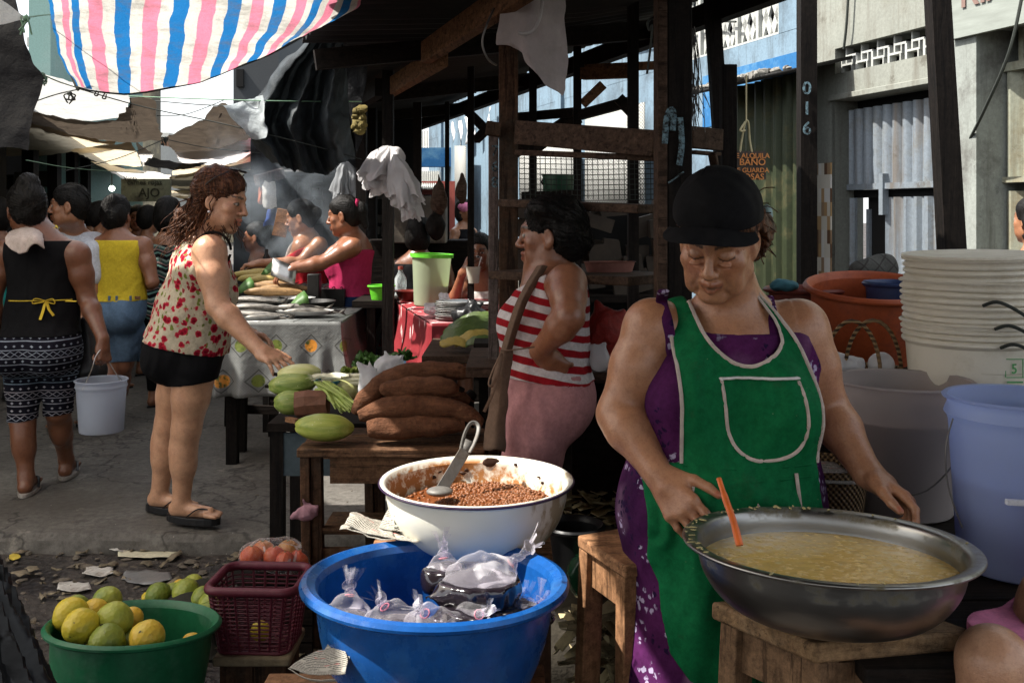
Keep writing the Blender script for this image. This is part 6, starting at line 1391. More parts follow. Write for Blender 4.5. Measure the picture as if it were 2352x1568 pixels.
# red flowered table
def mat_redcloth():
    t=NT('red_flowered_cloth'); v=t.scl(t.co(),(1,1,.5)); n=t.noise(30,v,5,.7); fl=t.ramp(t.voro(15,v),.30,.2); k=t.m_('MULTIPLY',fl,t.ramp(n,.44,.52)); c=t.mix(t.noise(5,None,4),(.16,.012,.018),(.26,.03,.035)); c=t.mix(k,c,(.62,.55,.53)); return t.end(t.bsdf(c,.5,0,t.bump(t.noise(5,None,4),.3,.03),.4))
zr=.85; A=V((PZ(887,6.6,0).x,6.6,zr)); B=V((PZ(990,4.9,0).x,4.9,zr)); dr=(A-B).normalized(); sd=V((dr.y,-dr.x,0))
t=thing('food_table','table under a dark red flowered cloth with plates and a drink tub','table',B.lerp(A,.5)-V((0,0,zr)))
m=MB(); c=(A+B)/2+sd*.42; m.box((c.x,c.y,zr-.03),(.84,(A-B).length,.04),Matrix((sd,dr,V((0,0,1)))).transposed()); m.build('top_board',M['wood_dark_x'],t)
for p in (B+sd*.06+dr*.06,B+sd*.78+dr*.06,A+sd*.06-dr*.06,A+sd*.78-dr*.06): m=MB(); m.beam((p.x,p.y,zr-.05),(p.x,p.y,0),.05,.05); m.build('leg',M['wood_dark'],t)
cl=thing('tablecloth','dark red flowered tablecloth hanging over the corner of the food table','tablecloth',B-V((0,0,.3))); rows=[]
for i in range(14):
    f=i/13; r=[]
    for j in range(70):
        s_=j/69; fl=f*f
        if s_<.8: q=A.lerp(B,s_/.8); dn=.33-.10*(s_/.8); o=-sd
        else: q=B.lerp(B+sd*.10,(s_-.8)/.2); dn=.23-.01; o=-dr-sd*.3
        r.append(q+o*(.01+fl*(.03+.02*math.sin(s_*44)))-V((0,0,dn*f-.008)))
    rows.append(r)
m=MB().grid(rows); m.quad(A+V((0,0,.008)),B+V((0,0,.008)),B+sd*.84+V((0,0,.008)),A+sd*.84+V((0,0,.008))); m.build('cloth',mat_redcloth(),cl,solid=.003)
c=P(940,680,6.15); c.z=zr+.01; t=thing('bowl','shallow dark red bowl at the back of the flowered table','bowl',c); m=MB().lathe([(0,0),(.055,0),(.06,.008),(.088,.06),(.094,.064),(.086,.06),(.055,.012),(0,.01)],c,48); m.build('bowl_body',plain('dark_red_bowl',(.13,.02,.015),.4,bump=0),t)
c=P(988,672,5.85); c.z=zr+.01; hU=.29; t=thing('drink_tub','tall milky drink tub with a tilted lime green rim','tub',c); TT=tilt(0,2)
m=MB().lathe(bucket_prof(.115,.095,hU,.003,(),.004),(0,0,0),56,TT); o=m.build('tub_body',milky('clear_drink_tub',(.62,.68,.52),.45,.40,.3),t); o.matrix_parent_inverse=Matrix()
m=MB().lathe([(.116,hU-.004),(.126,hU-.006),(.127,hU+.012),(.112,hU+.012)],(0,0,0),56,TT,None,False); o=m.build('rim',plain('lime_rim',(.14,.60,.04),.4,bump=0),t,solid=.004); o.matrix_parent_inverse=Matrix()
m=MB().lathe([(0,.006),(.091,.006),(.099,.12),(0,.12)],(0,0,0),48,TT); o=m.build('yellow_drink',plain('yellow_drink',(.50,.36,.03),.2,bump=0),t); o.matrix_parent_inverse=Matrix()
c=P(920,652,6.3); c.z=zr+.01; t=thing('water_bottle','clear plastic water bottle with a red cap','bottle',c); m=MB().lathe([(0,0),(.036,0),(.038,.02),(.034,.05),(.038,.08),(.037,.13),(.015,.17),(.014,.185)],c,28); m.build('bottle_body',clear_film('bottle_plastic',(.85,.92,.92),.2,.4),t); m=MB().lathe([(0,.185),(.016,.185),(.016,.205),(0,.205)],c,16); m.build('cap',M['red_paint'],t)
M['plate']=plain('white_plate',(.62,.62,.60),.3,bump=0)
for k_ in range(11):
    c=P(1045,722,5.05)+V((.004*math.sin(k_*2.1),.004*math.cos(k_*1.7),0)); c.z=zr+.012+.0085*k_
    lab='white plate lying on top of the stack' if k_==10 else ('lowest white plate of the stack on the red cloth' if k_==0 else 'white plate inside the stack, between its lowest and topmost plates')
    m=MB().lathe([(0,0),(.06,0),(.068,.004),(.10,.008),(.102,.010),(.098,.0105),(.066,.0065),(0,.004)],c,40); tag(m.build('plate',M['plate']),lab,'plate','stacked plates on the flowered table')
for k_ in range(4):
    c=P(1095,700,5.6)+V((.004*math.sin(k_*2.1),0,0)); c.z=zr+.012+.009*k_; lab=('top','second','third','bottom')[3-k_]
    m=MB().lathe([(0,0),(.06,0),(.068,.004),(.10,.008),(.102,.010),(.098,.0105),(.066,.0065),(0,.004)],c,40); tag(m.build('plate',M['plate']),'%s white plate of the low rear pile'%lab,'plate','low rear pile of plates')
plastic_bag('thin clear bag beside the plates on the red cloth',P(1000,712,5.15),(.06,.05,.022),31,M['film_white'],True)
plastic_bag('pinkish knotted bag leaning on the plates',P(1022,694,5.2),(.03,.03,.03),32,M['film_white'],True)
plastic_bag('black bag hanging over the leaf table edge',P(1080,725,4.75),(.09,.06,.05),33,M['black'],True)
# leaf table
t=thing('leaf_table','low dark table piled with banana leaves','table',PZ(1070,4.3,0)); c=PZ(1070,4.45,.80); m=MB(); m.box((c.x,c.y,.79),(.34,.6,.03)); m.build('top_board',M['wood_shelf'],t)
for x in (c.x-.14,c.x+.14): m=MB(); m.beam((x,4.2,.78),(x,4.2,0),.04,.04); m.build('leg',M['wood_z'],t)
M['banana_leaf']=plain('banana_leaf',(.07,.105,.03),.4,var=.45,vs=7,bump=.5,bs=30,dirt=(.20,.19,.06),ds=5); M['banana_dry']=plain('yellowed_leaf',(.34,.25,.06),.5,var=.4,vs=8,bump=.5,bs=30)
def bleaf(label,pts,w_,mat,seed):
    pp=catmull([P(*q) for q in pts],6); m=MB(); rows=[]; k=len(pp)
    for i,p in enumerate(pp):
        f=i/(k-1); wd=w_*math.sin(math.pi*(.12+.8*f)); rows.append([p+V((0,.5*wd*(j-3)/3,.8*wd*(1-abs(j-3)/3)*.5+.25*wd*(j-3)/3+.006*math.sin(j*2+i*.9+seed))) for j in range(7)])
    m.grid(rows); tag(m.build('banana_leaf',mat,solid=.003),label,'banana leaf','folded banana leaves on the leaf table')
for i,(pts,w_,mt,lab) in enumerate((((( 1012,782,4.3),(1060,768,4.3),(1128,745,4.35)),.09,'banana_leaf','broad green banana leaf at the middle of the pile'),(((1018,770,4.4),(1065,748,4.4),(1130,735,4.45)),.08,'banana_leaf','green banana leaf behind the broad one'),(((1030,755,4.5),(1080,735,4.5),(1135,722,4.5)),.07,'banana_leaf','dark banana leaf at the back of the pile'),(((1010,790,4.22),(1050,786,4.22),(1085,790,4.22)),.05,'banana_dry','yellowed leaf lying lowest at the left'),(((1045,790,4.24),(1085,772,4.24),(1130,766,4.26)),.06,'banana_dry','yellow green leaf folded at the front'),(((1070,792,4.2),(1100,782,4.2),(1135,780,4.2)),.05,'banana_leaf','small green leaf at the right front corner'))): bleaf(lab,pts,w_,M[mt],i)
# bundles of plastic bags hung from the posts
M['bag_bundle']=tarp('bag_plastic',(.68,.66,.66),.35,.5)
M['bag_grey']=tarp('grey_bag_plastic',(.30,.31,.32),.3,.6)
def bundle(label,c,prof,lobes,amp,seed,sx=1.,lean=0.,mk='bag_bundle'):
    m=MB(); n=140
    for l in range(5):
        sc=1-.13*l; b0=len(m.v); o=l*3.1+seed*7
        m.lathe([(r*sc,z*(1+.07*l)-(.015*l)) for r,z in catpr(prof)],(0,0,0),n,None,lambda a,f,z,o=o:1+f*(.75*noise.noise(V((math.cos(a)*1.3+o,math.sin(a)*1.3,f*.8)))+amp*noise.noise(V((math.cos(a)*lobes*.8+o,math.sin(a)*lobes*.8,f)))*1.6),False)
        for i in range(b0,len(m.v)):
            p=m.v[i]; a=math.atan2(p.y,p.x); f=min(1,math.hypot(p.x,p.y)/.12); p.z+=f*.07*noise.noise(V((math.cos(a)*2+o,math.sin(a)*2,0)))
    m.v=[V((p.x*sx+lean*-p.z,p.y*.8,p.z))+c+noise.noise_vector(p*17+V((seed,0,0)))*.016 for p in m.v]
    return tag(m.build('bag_bundle',M[mk]),label,'bag bundle')
def catpr(p): return [(v.x,v.z) for v in catmull([V((a,0,b_)) for a,b_ in p],3)]
bundle('large white bundle of plastic bags hanging from the dark post',P(893,348,5.2),[(.006,.03),(.045,.0),(.085,-.03),(.11,-.08),(.12,-.13)],4,.30,1,1.0,-.15)
bundle('long white plastic sheets hanging at the lower right of the bundle',P(912,368,5.1),[(.008,.02),(.045,-.02),(.065,-.07),(.075,-.13),(.08,-.19)],4,.25,2,1.0,.25)
bundle('grey bundle of bags hanging deeper behind the pink woman',P(794,378,7.3),[(.006,.02),(.04,.0),(.07,-.05),(.09,-.12),(.10,-.2)],4,.25,3,mk='bag_grey')
m=MB(); tag(cloth([[P(1152,-40,3.45),P(1222,-40,3.42),P(1296,-40,3.5)],[P(1146,50,3.45),P(1215,55,3.40),P(1300,40,3.5)],[P(1133,100,3.44),P(1205,92,3.40),P(1301,110,3.5)],[P(1160,100,3.44),P(1225,140,3.40),P(1298,170,3.48)],[P(1215,142,3.43),P(1255,190,3.40),P(1292,222,3.46)]],10,8,.016,7,3,.6).build('hanging_sheet',tarp('torn_white_plastic',dirty((.56,.50,.50),(.40,.36,.35),8),.3,.6)),'torn white plastic sheet draped over the front stall post','plastic sheet')
m=MB(); m.tube(catmull([P(1248,-20,3.38),P(1240,40,3.37),P(1225,70,3.37),P(1205,78,3.37),P(1190,75,3.37)],6),.006,6); tag(m.build('twisted_strip',M['bag_bundle']),'twisted strip tied round the torn white sheet','strip')
# odds and ends hanging from the far posts
m=MB(); r=rng(6)
for i in range(16): m.ball(P(827+r.uniform(-9,9),265+r.uniform(-18,40),5.25),(r.uniform(.015,.035),.02,r.uniform(.015,.03)),None,8,5)
m.jitter(.01,40,2); tag(m.build('dried_flowers',plain('dried_flowers',(.22,.17,.05),.8,var=.9,vs=12)),'withered yellow flowers tied to the dark post','flowers')
for i,(u,v,d,w_,h_,mk,lab) in enumerate(((1008,460,6.9,.10,.22,'wood_shelf','brown bundle hanging between the thin posts'),(1000,520,6.9,.11,.20,'wood_dark','dark lumpy sack standing among the posts'),(1060,440,6.8,.07,.16,'wood_shelf','small brown bag hanging by the woven screen'))):
    s=S(); c=P(u,v,d); s.ell(c,(w_*.6,w_*.5,h_*.5),.03); s.cone(c+V((0,0,h_*.4)),c+V((0,0,h_*.8)),.02,.008,.03); s.disp=lambda X,Y,Z:.012*vnoise(X*45,Y*45,Z*45,2); tag(s.build('hanging_sack',M[mk],h=.012),lab,'sack')
m=MB(); m.box(P(960,505,7.3),(.42,.25,.34)); tag(m.build('goods_box',plain('goods_box',(.10,.085,.07),.8,var=.8,vs=7,dirt=(.3,.26,.2),ds=6),bevel=.01),'dark box of goods behind the drink tub','box')
m=MB(); m.box(PZ(1010,7.6,.60),(1.1,.4,1.2)); tag(m.build('goods_counter',M['wood_dark_x'],bevel=.01),'dark counter behind the food table','counter')
# rolled plaid bundle on the back counter
s=S(); s.cone(P(1975,622,3.75),P(2030,614,3.8),.040,.055,.03); s.disp=lambda X,Y,Z:.005*vnoise(X*40,Y*40,Z*40,2)
def plaid(t):
    x,y,z=t.xyz(t.co()); a=t.m_('FRACT',t.m_('MULTIPLY',t.m_('ADD',x,z),16.)); b=t.m_('FRACT',t.m_('MULTIPLY',t.m_('SUBTRACT',x,z),16.)); k=t.m_('MAXIMUM',t.ramp(a,.14,.12),t.ramp(b,.14,.12)); return t.mix(k,(.085,.085,.08),(.05,.048,.045))
tag(s.build('plaid_bundle',pattern_cloth('grey_plaid',plaid),h=.008),'grey plaid bundle behind the terracotta basin','bundle')
# smoke
t=NT('grill_smoke'); n=t.noise(3.2,None,5,.6,.6); x,y,z=t.xyz(t.co('Generated')); fall=t.m_('MULTIPLY',t.m_('MULTIPLY',t.ramp(x,0.,.3),t.ramp(x,1.,.6)),t.m_('MULTIPLY',t.ramp(z,0.,.12),t.ramp(z,1.,.4)))
fall=t.m_('MULTIPLY',fall,t.m_('MULTIPLY',t.ramp(y,0.,.3),t.ramp(y,1.,.7))); dn=t.m_('MULTIPLY',t.m_('MULTIPLY',t.ramp(n,.46,.72),fall),2.2)
vol=t.n('ShaderNodeVolumePrincipled',{'Color':(.75,.85,.95,1),'Density':dn,'Anisotropy':.3}); t.t.links.new(vol,t.out.inputs['Volume'])
m=MB(); m.box(P(650,470,7.0)+V((0,.2,.1)),(1.15,1.0,1.15)); tag(m.build('smoke',t.m,smooth=False),'pale blue smoke drifting up from the grill','smoke',kind='stuff')
# ---------------------------------------------------------------- people
def frame(yaw,pitch=0,roll=0):
    y,p,r=R_(yaw),R_(pitch),R_(roll)
    f=V((math.sin(y)*math.cos(p),math.cos(y)*math.cos(p),-math.sin(p))); x=V((math.cos(y),-math.sin(y),0)); z=x.cross(f)
    x,z=x*math.cos(r)+z*math.sin(r),z*math.cos(r)-x*math.sin(r)
    return Matrix((x,f,z)).transposed()
def hand(s,w,d,nrm,side,curl=(20,25,20),spread=1.,k=1.,fing=None,thumb=(.75,.62,-.25)):
    y=V(d).normalized(); z=V(nrm); z=(z-y*z.dot(y)).normalized(); x=y.cross(z)*side
    L=lambda a,b,c:w+(x*a+y*b+z*c)*k
    base=[(.030,.088),(.010,.093),(-.011,.089),(-.031,.079)]; ln=(.074,.082,.076,.060); rad=(.0090,.0093,.0088,.0078)
    s.cone(L(.0,-.01,0),L(.0,.03,0),.024*k,.026*k,.02,'hand')
    for (bx,by) in base: s.cone(L(bx*.45,.012,0),L(bx,by,.002),.0150*k,.0118*k,.014,'hand')
    s.ell(L(.024,.035,-.012),(.018*k,.028*k,.014*k),.012,Matrix((x,y,z)).transposed(),'hand')
    s.ell(L(-.026,.04,-.010),(.014*k,.03*k,.012*k),.012,Matrix((x,y,z)).transposed(),'hand')
    tips=[]
    for i,(bx,by) in enumerate(base):
        c=(fing[i] if fing else curl); a=0; p=L(bx,by,.001); sp=(.10,.02,-.06,-.16)[i]*spread
        for j,(fr,cj) in enumerate(zip((.46,.30,.24),c)):
            a+=R_(cj); dd=(y*math.cos(a)-z*math.sin(a)); dd=(dd+x*sp*(1 if j==0 else .8)*math.cos(a)).normalized(); q=p+dd*(ln[i]*fr*k)
            r0=rad[i]*k*(1,.93,.85)[j]; r1=rad[i]*k*(.95,.87,.70)[j]; s.cone(p,q,r0*1.04 if j==0 else r0,r1,.005 if j else .008,'hand'); p=q
        tips.append((p,dd,z*math.cos(a)+y*math.sin(a),rad[i]*k*.7))
    t=thumb; dv=(x*t[0]+y*t[1]+z*t[2]).normalized(); p=L(.022,.022,-.006); q=p+dv*.046*k; s.cone(p,q,.0155*k,.0115*k,.012,'hand')
    d2=(dv*.8+y*.55-z*.1).normalized(); e=q+d2*.032*k; s.cone(q,e,.0115*k,.0098*k,.005,'hand'); d3=(d2*.8+y*.5).normalized(); g=e+d3*.024*k; s.cone(e,g,.0100*k,.0075*k,.004,'hand')
    tips.append((g,d3,(z*.6+x*.6).normalized(),.0075*k)); s.tips=getattr(s,'tips',[])+tips; return s
SKIN={'tan':(.43,.215,.118),'light':(.54,.31,.19),'brown':(.25,.11,.06),'dark':(.17,.072,.038),'mid':(.34,.165,.09)}
class Body:
    def __init__(s,label,skin,h=.007,name='person',cat='person',group=None):
        s.s=S(); s.h=h; s.skin=SKIN[skin]; s.label=label; s.name=name; s.cat=cat; s.group=group; s.open=True; s.lip=1.; s.hd=None; s.paint=[]
    def head(s,c,yaw,pitch=0,roll=0,k=1.,neck=None,nr=.050,open_=True,fat=0.,age=0.):
        R=frame(yaw,pitch,roll); s.hd=(V(c),R,k); q=s.s; L=lambda x,y,z:V(c)+R@(V((x,y,z))*k); s.open=open_; s.age=age; T='head'
        f=1+fat
        q.ell(L(0,-.012,.036),(.074*k,.093*k,.086*k),.02,R,T); q.ell(L(0,.020,-.032),(.060*f*k,.066*k,.080*k),.03,R,T)
        for sx in (-1,1):
            q.cone(L(.044*sx*f,.005,-.066),L(.016*sx,.064,-.100),.020*f*k,.015*k,.03,T); q.ell(L(.039*sx*f,.057,-.022),(.023*f*k,.020*k,.021*k),.02,R,T)
            q.ell(L(.034*sx*f,.060,-.062),(.020*f*k,.018*k,.026*k),.02,R,T)
        q.ell(L(0,.069,-.099),(.020*k,.016*k,.017*k),.018,R,T)
        q.cone(L(-.036,.070,.027),L(0,.082,.028),.011*k,.011*k,.016,T); q.cone(L(.036,.070,.027),L(0,.082,.028),.011*k,.011*k,.016,T)
        for sx in (-1,1): q.ell(L(.0315*sx,.097,.003),(.018*k,.0155*k,.0115*k),.012,R,T,'s')
        for sx in (-1,1): q.ell(L(.0315*sx,.0715,.003),(.0165*k,.0165*k,.0125*k),.005,R,T)
        q.cone(L(0,.083,.020),L(0,.107,-.024),.0075*k,.0105*k,.012,T); q.ell(L(0,.108,-.029),(.0125*k,.0115*k,.0105*k),.008,R,T)
        for sx in (-1,1):
            q.ell(L(.0135*sx,.095,-.033),(.0090*k,.011*k,.0085*k),.007,R,T); q.ell(L(.0065*sx,.104,-.0415),(.004*k,.005*k,.0035*k),.003,R,T,'s')
        q.cone(L(-.021,.080,-.0615),L(0,.0945,-.0575),.0048*k,.0075*k,.007,T); q.cone(L(.021,.080,-.0615),L(0,.0945,-.0575),.0048*k,.0075*k,.007,T)
        q.cone(L(-.018,.081,-.0705),L(0,.0920,-.0735),.0055*k,.0085*k,.007,T); q.cone(L(.018,.081,-.0705),L(0,.0920,-.0735),.0055*k,.0085*k,.007,T)
        q.cone(L(-.024,.089,-.0660),L(0,.1035,-.0655),.0018*k,.0022*k,.004,T,'s'); q.cone(L(.024,.089,-.0660),L(0,.1035,-.0655),.0018*k,.0022*k,.004,T,'s')
        if age:
            for sx in (-1,1):
                q.cone(L(.021*sx,.094,-.034),L(.036*sx,.080,-.070),.0030*k,.0026*k,.009,T,'s'); q.ell(L(.031*sx,.0865,-.0135),(.014*k,.006*k,.0055*k),.006,R,T); q.cone(L(.018*sx,.090,-.020),L(.046*sx,.070,-.022),.0022*k,.0016*k,.007,T,'s')
                q.ell(L(.043*sx,.046,-.086),(.017*k,.020*k,.018*k),.016,R,T); q.cone(L(.026*sx,.086,-.068),L(.031*sx,.074,-.088),.0026*k,.002*k,.008,T,'s'); q.cone(L(.046*sx,.066,.006),L(.062*sx,.040,.0),.0014*k,.001*k,.006,T,'s')
        for sx in (-1,1):
            RE=R@Matrix.Rotation(.35*sx,3,'Z')@Matrix.Rotation(-.15,3,'X'); q.ell(L(.077*sx,-.010,-.008),(.0085*k,.020*k,.033*k),.006,RE,T); q.ell(L(.085*sx,-.006,-.004),(.006*k,.010*k,.017*k),.006,RE,T,'s'); q.ell(L(.074*sx,-.004,-.036),(.007*k,.010*k,.010*k),.006,R,T)
        if neck is not None: q.cone(L(0,-.022,-.055),V(neck),nr*k,(nr+.012)*k,.035,'neck')
        return s
    def hl(s,x,y,z): c,R,k=s.hd; return c+R@(V((x,y,z))*k)
    def torso(s,neck,pel,yaw,sw=.175,cd=.105,ww=.15,wd=.11,hw=.175,hd=.13,bust=.06,butt=.1,k=.07,belly=0.):
        neck,pel=V(neck),V(pel); up=(neck-pel); L=up.length; up.normalize(); f=V((math.sin(R_(yaw)),math.cos(R_(yaw)),0)); f=(f-up*f.dot(up)).normalized(); x=f.cross(up)
        R=Matrix((x,f,up)).transposed(); s.T=(pel,R,L); q=s.s; A=lambda a,b,t:pel+x*a+f*b+up*(t*L)
        q.ell(A(0,-.01,.0),(hw,hd,.14),k,R,'torso'); q.ell(A(0,.0,.30),(ww,wd,.16),k,R,'torso'); q.ell(A(0,0,.66),(sw*.86,cd,.17),k,R,'torso')
        q.ell(A(0,-.015,.86),(sw*1.0,cd*.68,.075),k,R,'torso'); q.cone(A(-sw*.7,-.01,.90),A(0,-.015,1.0),.045,.05,.05,'torso'); q.cone(A(sw*.7,-.01,.90),A(0,-.015,1.0),.045,.05,.05,'torso')
        if bust:
            for sx in (-1,1): q.ell(A(sx*sw*.47,cd*.62,.60),(bust*1.15,bust*1.05,bust*1.1),.04,R,'torso')
        if belly: q.ell(A(0,wd*.5,.26),(ww*.85,belly,.12),.06,R,'torso')
        if butt:
            for sx in (-1,1): q.ell(A(sx*hw*.45,-hd*.62,-.06),(hw*.52,butt,.105),.05,R,'torso'); 
        return s
    def tp(s,a,b,t): pel,R,L=s.T; return pel+R@V((a,b,t*L))
    def arm(s,sh,el,wr,r=(.052,.043,.029),hd=None,nrm=None,side=1,**kw):
        sh,el,wr=V(sh),V(el),V(wr); q=s.s; up=r[0]; e=r[1]; w=r[2]; T='arm'
        q.ell(sh,up*1.03,.05,None,T); q.cone(sh,sh.lerp(el,.45),up*1.05,up,.03,T); q.cone(sh.lerp(el,.45),el,up,e,.025,T)
        m=el.lerp(wr,.28); q.cone(el,m,e*.98,e*1.05,.02,T); q.cone(m,wr,e*1.05,w,.02,T)
        if hd is not None: hand(q,wr+(V(hd).normalized())*.012,hd,nrm,side,**kw)
        return s
    def leg(s,hip,kn,an,toe,r=(.088,.056,.036),foot=True,k=1.):
        hip,kn,an,toe=V(hip),V(kn),V(an),V(toe); q=s.s; f=(toe-an); f.z=0; f.normalize()
        q.cone(hip,hip.lerp(kn,.5),r[0],r[0]*.85,.03,'thigh'); q.cone(hip.lerp(kn,.5),kn,r[0]*.85,r[1],.015,'thigh')
        c=kn.lerp(an,.30)-f*.014; q.cone(kn,kn.lerp(an,.5),r[1]*.95,r[1]*.82,.03,'calf'); q.ell(c,(r[1]*.92,r[1]*.95,.10),.03,None,'calf'); q.cone(kn.lerp(an,.5),an,r[1]*.80,r[2],.03,'calf')
        if foot:
            z0=toe.z; hl=V((an.x,an.y,z0))-f*.022; q.cone(an,hl+V((0,0,.030)),r[2],.030*k,.02,'foot'); q.ell(hl+V((0,0,.028)),(.032*k,.034*k,.030*k),.015,None,'foot')
            b=hl+f*(.165*k); x=V((-f.y,f.x,0)); q.cone(an+f*.02-V((0,0,.02)),b+V((0,0,.022)),.030*k,.019*k,.02,'foot'); q.cone(hl+V((0,0,.02)),b+V((0,0,.018)),.026*k,.022*k,.02,'foot')
            for i in range(5): p=b+x*((i-2)*.0155*k); q.cone(p+V((0,0,.016)),p+f*((.055-.006*abs(i-1.2))*k)+V((0,0,.011)),.012*k,.009*k,.004,'foot')
            s.feet=getattr(s,'feet',[])+[(hl,f,z0,k)]
        return s
    def make(s,clip=None,paint=True):
        me=s.s.mesh(s.name,s.h,clip); n=len(me.vertices); co=np.empty(n*3,np.float32); me.vertices.foreach_get('co',co); co=co.reshape(-1,3)
        col=np.tile(np.array(s.skin,np.float32),(n,1)); base=np.array(s.skin)
        if s.hd and paint:
            c,R,k=s.hd; l=((co-np.array(c))@np.array(R))/k; x,y,z=l[:,0],l[:,1],l[:,2]; fr=y>.055
            def blend(m,cc,a=1.):
                m=np.clip(m,0,1)[:,None]*a; col[:]=col*(1-m)+np.array(cc,np.float32)*m
            ck=np.exp(-(((np.abs(x)-.04)/.02)**2+((z+.03)/.025)**2))*fr; blend(ck*.5,base*np.array((1.1,.82,.8)))
            lp=((x/.0245)**2+((z+.0655)/.0135)**2); blend((1.25-lp)*3*(y>.072),base*np.array((.80,.52,.52) if not s.age else (.78,.62,.60)))
            ml=(np.abs(z+.0658+.002*np.abs(x)/.02)<.0022)&(np.abs(x)<.022)&(y>.07); blend(ml*.85,base*.22)
            ax=np.abs(x); bz=.0275+.004*np.sin(np.clip((ax-.012)/.04,0,1)*2.6); br=(np.abs(z-bz)<.0050*(1-.5*np.clip((ax-.03)/.025,0,1)))&(ax>.012)&(ax<.054)&fr; blend(br*.85,(.012,.008,.006))
            ex=(ax-.0315)/.0155
            if s.open:
                ez=(z-.003)/.0072; e=ex**2+ez**2; blend((e<1.15)*(y>.05),(.010,.007,.006)); blend((e<.80)*(y>.05),(.50,.46,.42)); blend((((ax-.0315)/.0068)**2+((z-.003)/.0068)**2<1)*(e<.85)*(y>.05),(.010,.006,.004))
            else:
                ll=(np.abs(z+.0035-.003*ex**2)<.0024)&(np.abs(ex)<1.15)&(y>.05); blend(ll*.9,(.010,.007,.006)); lid=(ex**2+((z-.004)/.009)**2<1)&(y>.05); blend(lid*.3,base*.55)
            blend(np.clip((np.abs(z+.037)<.004)&(np.abs(ax-.006)<.004)&(y>.09),0,1)*.8,base*.2)
        for f in s.paint: f(co,col)
        for (p,d,nz,r) in getattr(s.s,'tips',[]):
            if s.h>.0062: break
            q=co-np.array(p+nz*r*.55-d*r*.2); m=((q**2).sum(1)<(r*.95)**2)&((co-np.array(p))@np.array(nz)>r*.35); col[m]=base*np.array((1.05,.75,.72))
        at=me.color_attributes.new('Col','FLOAT_COLOR','POINT'); at.data.foreach_set('color',np.concatenate([col,np.ones((n,1),np.float32)],1).astype(np.float32).ravel())
        c=s.T[0] if hasattr(s,'T') else s.hd[0]
        s.root=thing(s.name,s.label,s.cat,V((c.x,c.y,0)),s.group); link_mesh('body',me,M['skin'],s.root); return s
    def wear(s,name,mat,tags,inf=.008,cuts=(),h=None,extra=None,k=None,wr=.003,fr=22.,shell=0,seed=0,clip=None,label=None):
        g=S().take(s.s,tags,inf,k)
        if extra: extra(g)
        g.disp=(lambda X,Y,Z:wr*vnoise(X*fr,Y*fr,Z*fr*.8,seed)+wr*.5*vnoise(X*fr*2.3,Y*fr*2.3,Z*fr*1.5,seed+2)) if wr else None
        for c in cuts:
            if callable(c): g.cuts.append(c)
            else: g.cut(*c)
        o=g.build(name,mat,s.root,h=h or s.h,clip=clip)
        if label: o['label']=label
        s.g=g; return o
    def hair(s,mat,kind='tied',extra=None,h=None,bump=.0035,strands=0,seed=0,vol=1.,name='hair'):
        c,R,k=s.hd; g=S(); L=s.hl
        g.ell(L(0,-.014,.044),(.080*k*vol,.100*k*vol,.090*k*vol),.02,R,'h'); g.ell(L(0,-.050,-.004),(.072*k*vol,.066*k*vol,.085*k),.03,R,'h')
        if kind=='bob': g.ell(L(0,-.035,-.045),(.090*k*vol,.078*k*vol,.095*k),.03,R,'h')
        if extra: extra(g,L,k)
        g.ell(L(0,.114,-.035),(.074*k,.080*k,.101*k),.030,R,'h','s')
        for sx in (-1,1): g.ell(L(.082*sx,.030,-.048),(.030*k,.050*k,.048*k),.010,R,'h','s')
        if kind in('tied','short'):
            for sx in (-1,1): g.ell(L(.086*sx,-.008,-.030),(.022*k,.034*k,.050*k),.008,R,'h','s')
        a=np.array(R)
        def dsp(X,Y,Z):
            x=(X-c.x)*a[0,0]+(Y-c.y)*a[1,0]+(Z-c.z)*a[2,0]; y=(X-c.x)*a[0,1]+(Y-c.y)*a[1,1]+(Z-c.z)*a[2,1]; z=(X-c.x)*a[0,2]+(Y-c.y)*a[1,2]+(Z-c.z)*a[2,2]
            return bump*.35*np.sin(np.arctan2(x,z+.02)*41+y*21+5*np.sin(y*31+seed+x*40)+4*np.sin(z*37+x*29))+bump*.9*vnoise(x*45,y*45,z*45,seed)
        g.disp=dsp; o=g.build(name,mat,s.root,h=h or max(.004,s.h*.8)); s.hg=g
        if strands:
            from mathutils.kdtree import KDTree
            r=rng(seed+5); vs=o.data.vertices; kd=KDTree(len(vs)); m=MB()
            for v in vs: kd.insert(v.co,v.index)
            kd.balance(); fl=(R@V((0,-1,-.45))).normalized()
            for i in range(strands*6):
                v=vs[r.randrange(len(vs))]; p=v.co.copy(); pts=[]; off=r.uniform(-.001,.0035); d=(fl+V((r.gauss(0,.3),r.gauss(0,.3),r.gauss(0,.3)))).normalized()
                for st in range(6):
                    q,ix,_=kd.find(p); nm=vs[ix].normal; pts.append(q+nm*(off+.004*(st==5 and i%4==0))); dd=d-nm*d.dot(nm)
                    if dd.length<1e-3: break
                    p=q+dd.normalized()*.017*k
                if len(pts)>3: m.tube(catmull(pts,2),r.uniform(.0006,.0016),4,cap=False)
            m.build('loose_strands',mat,o)
        return o
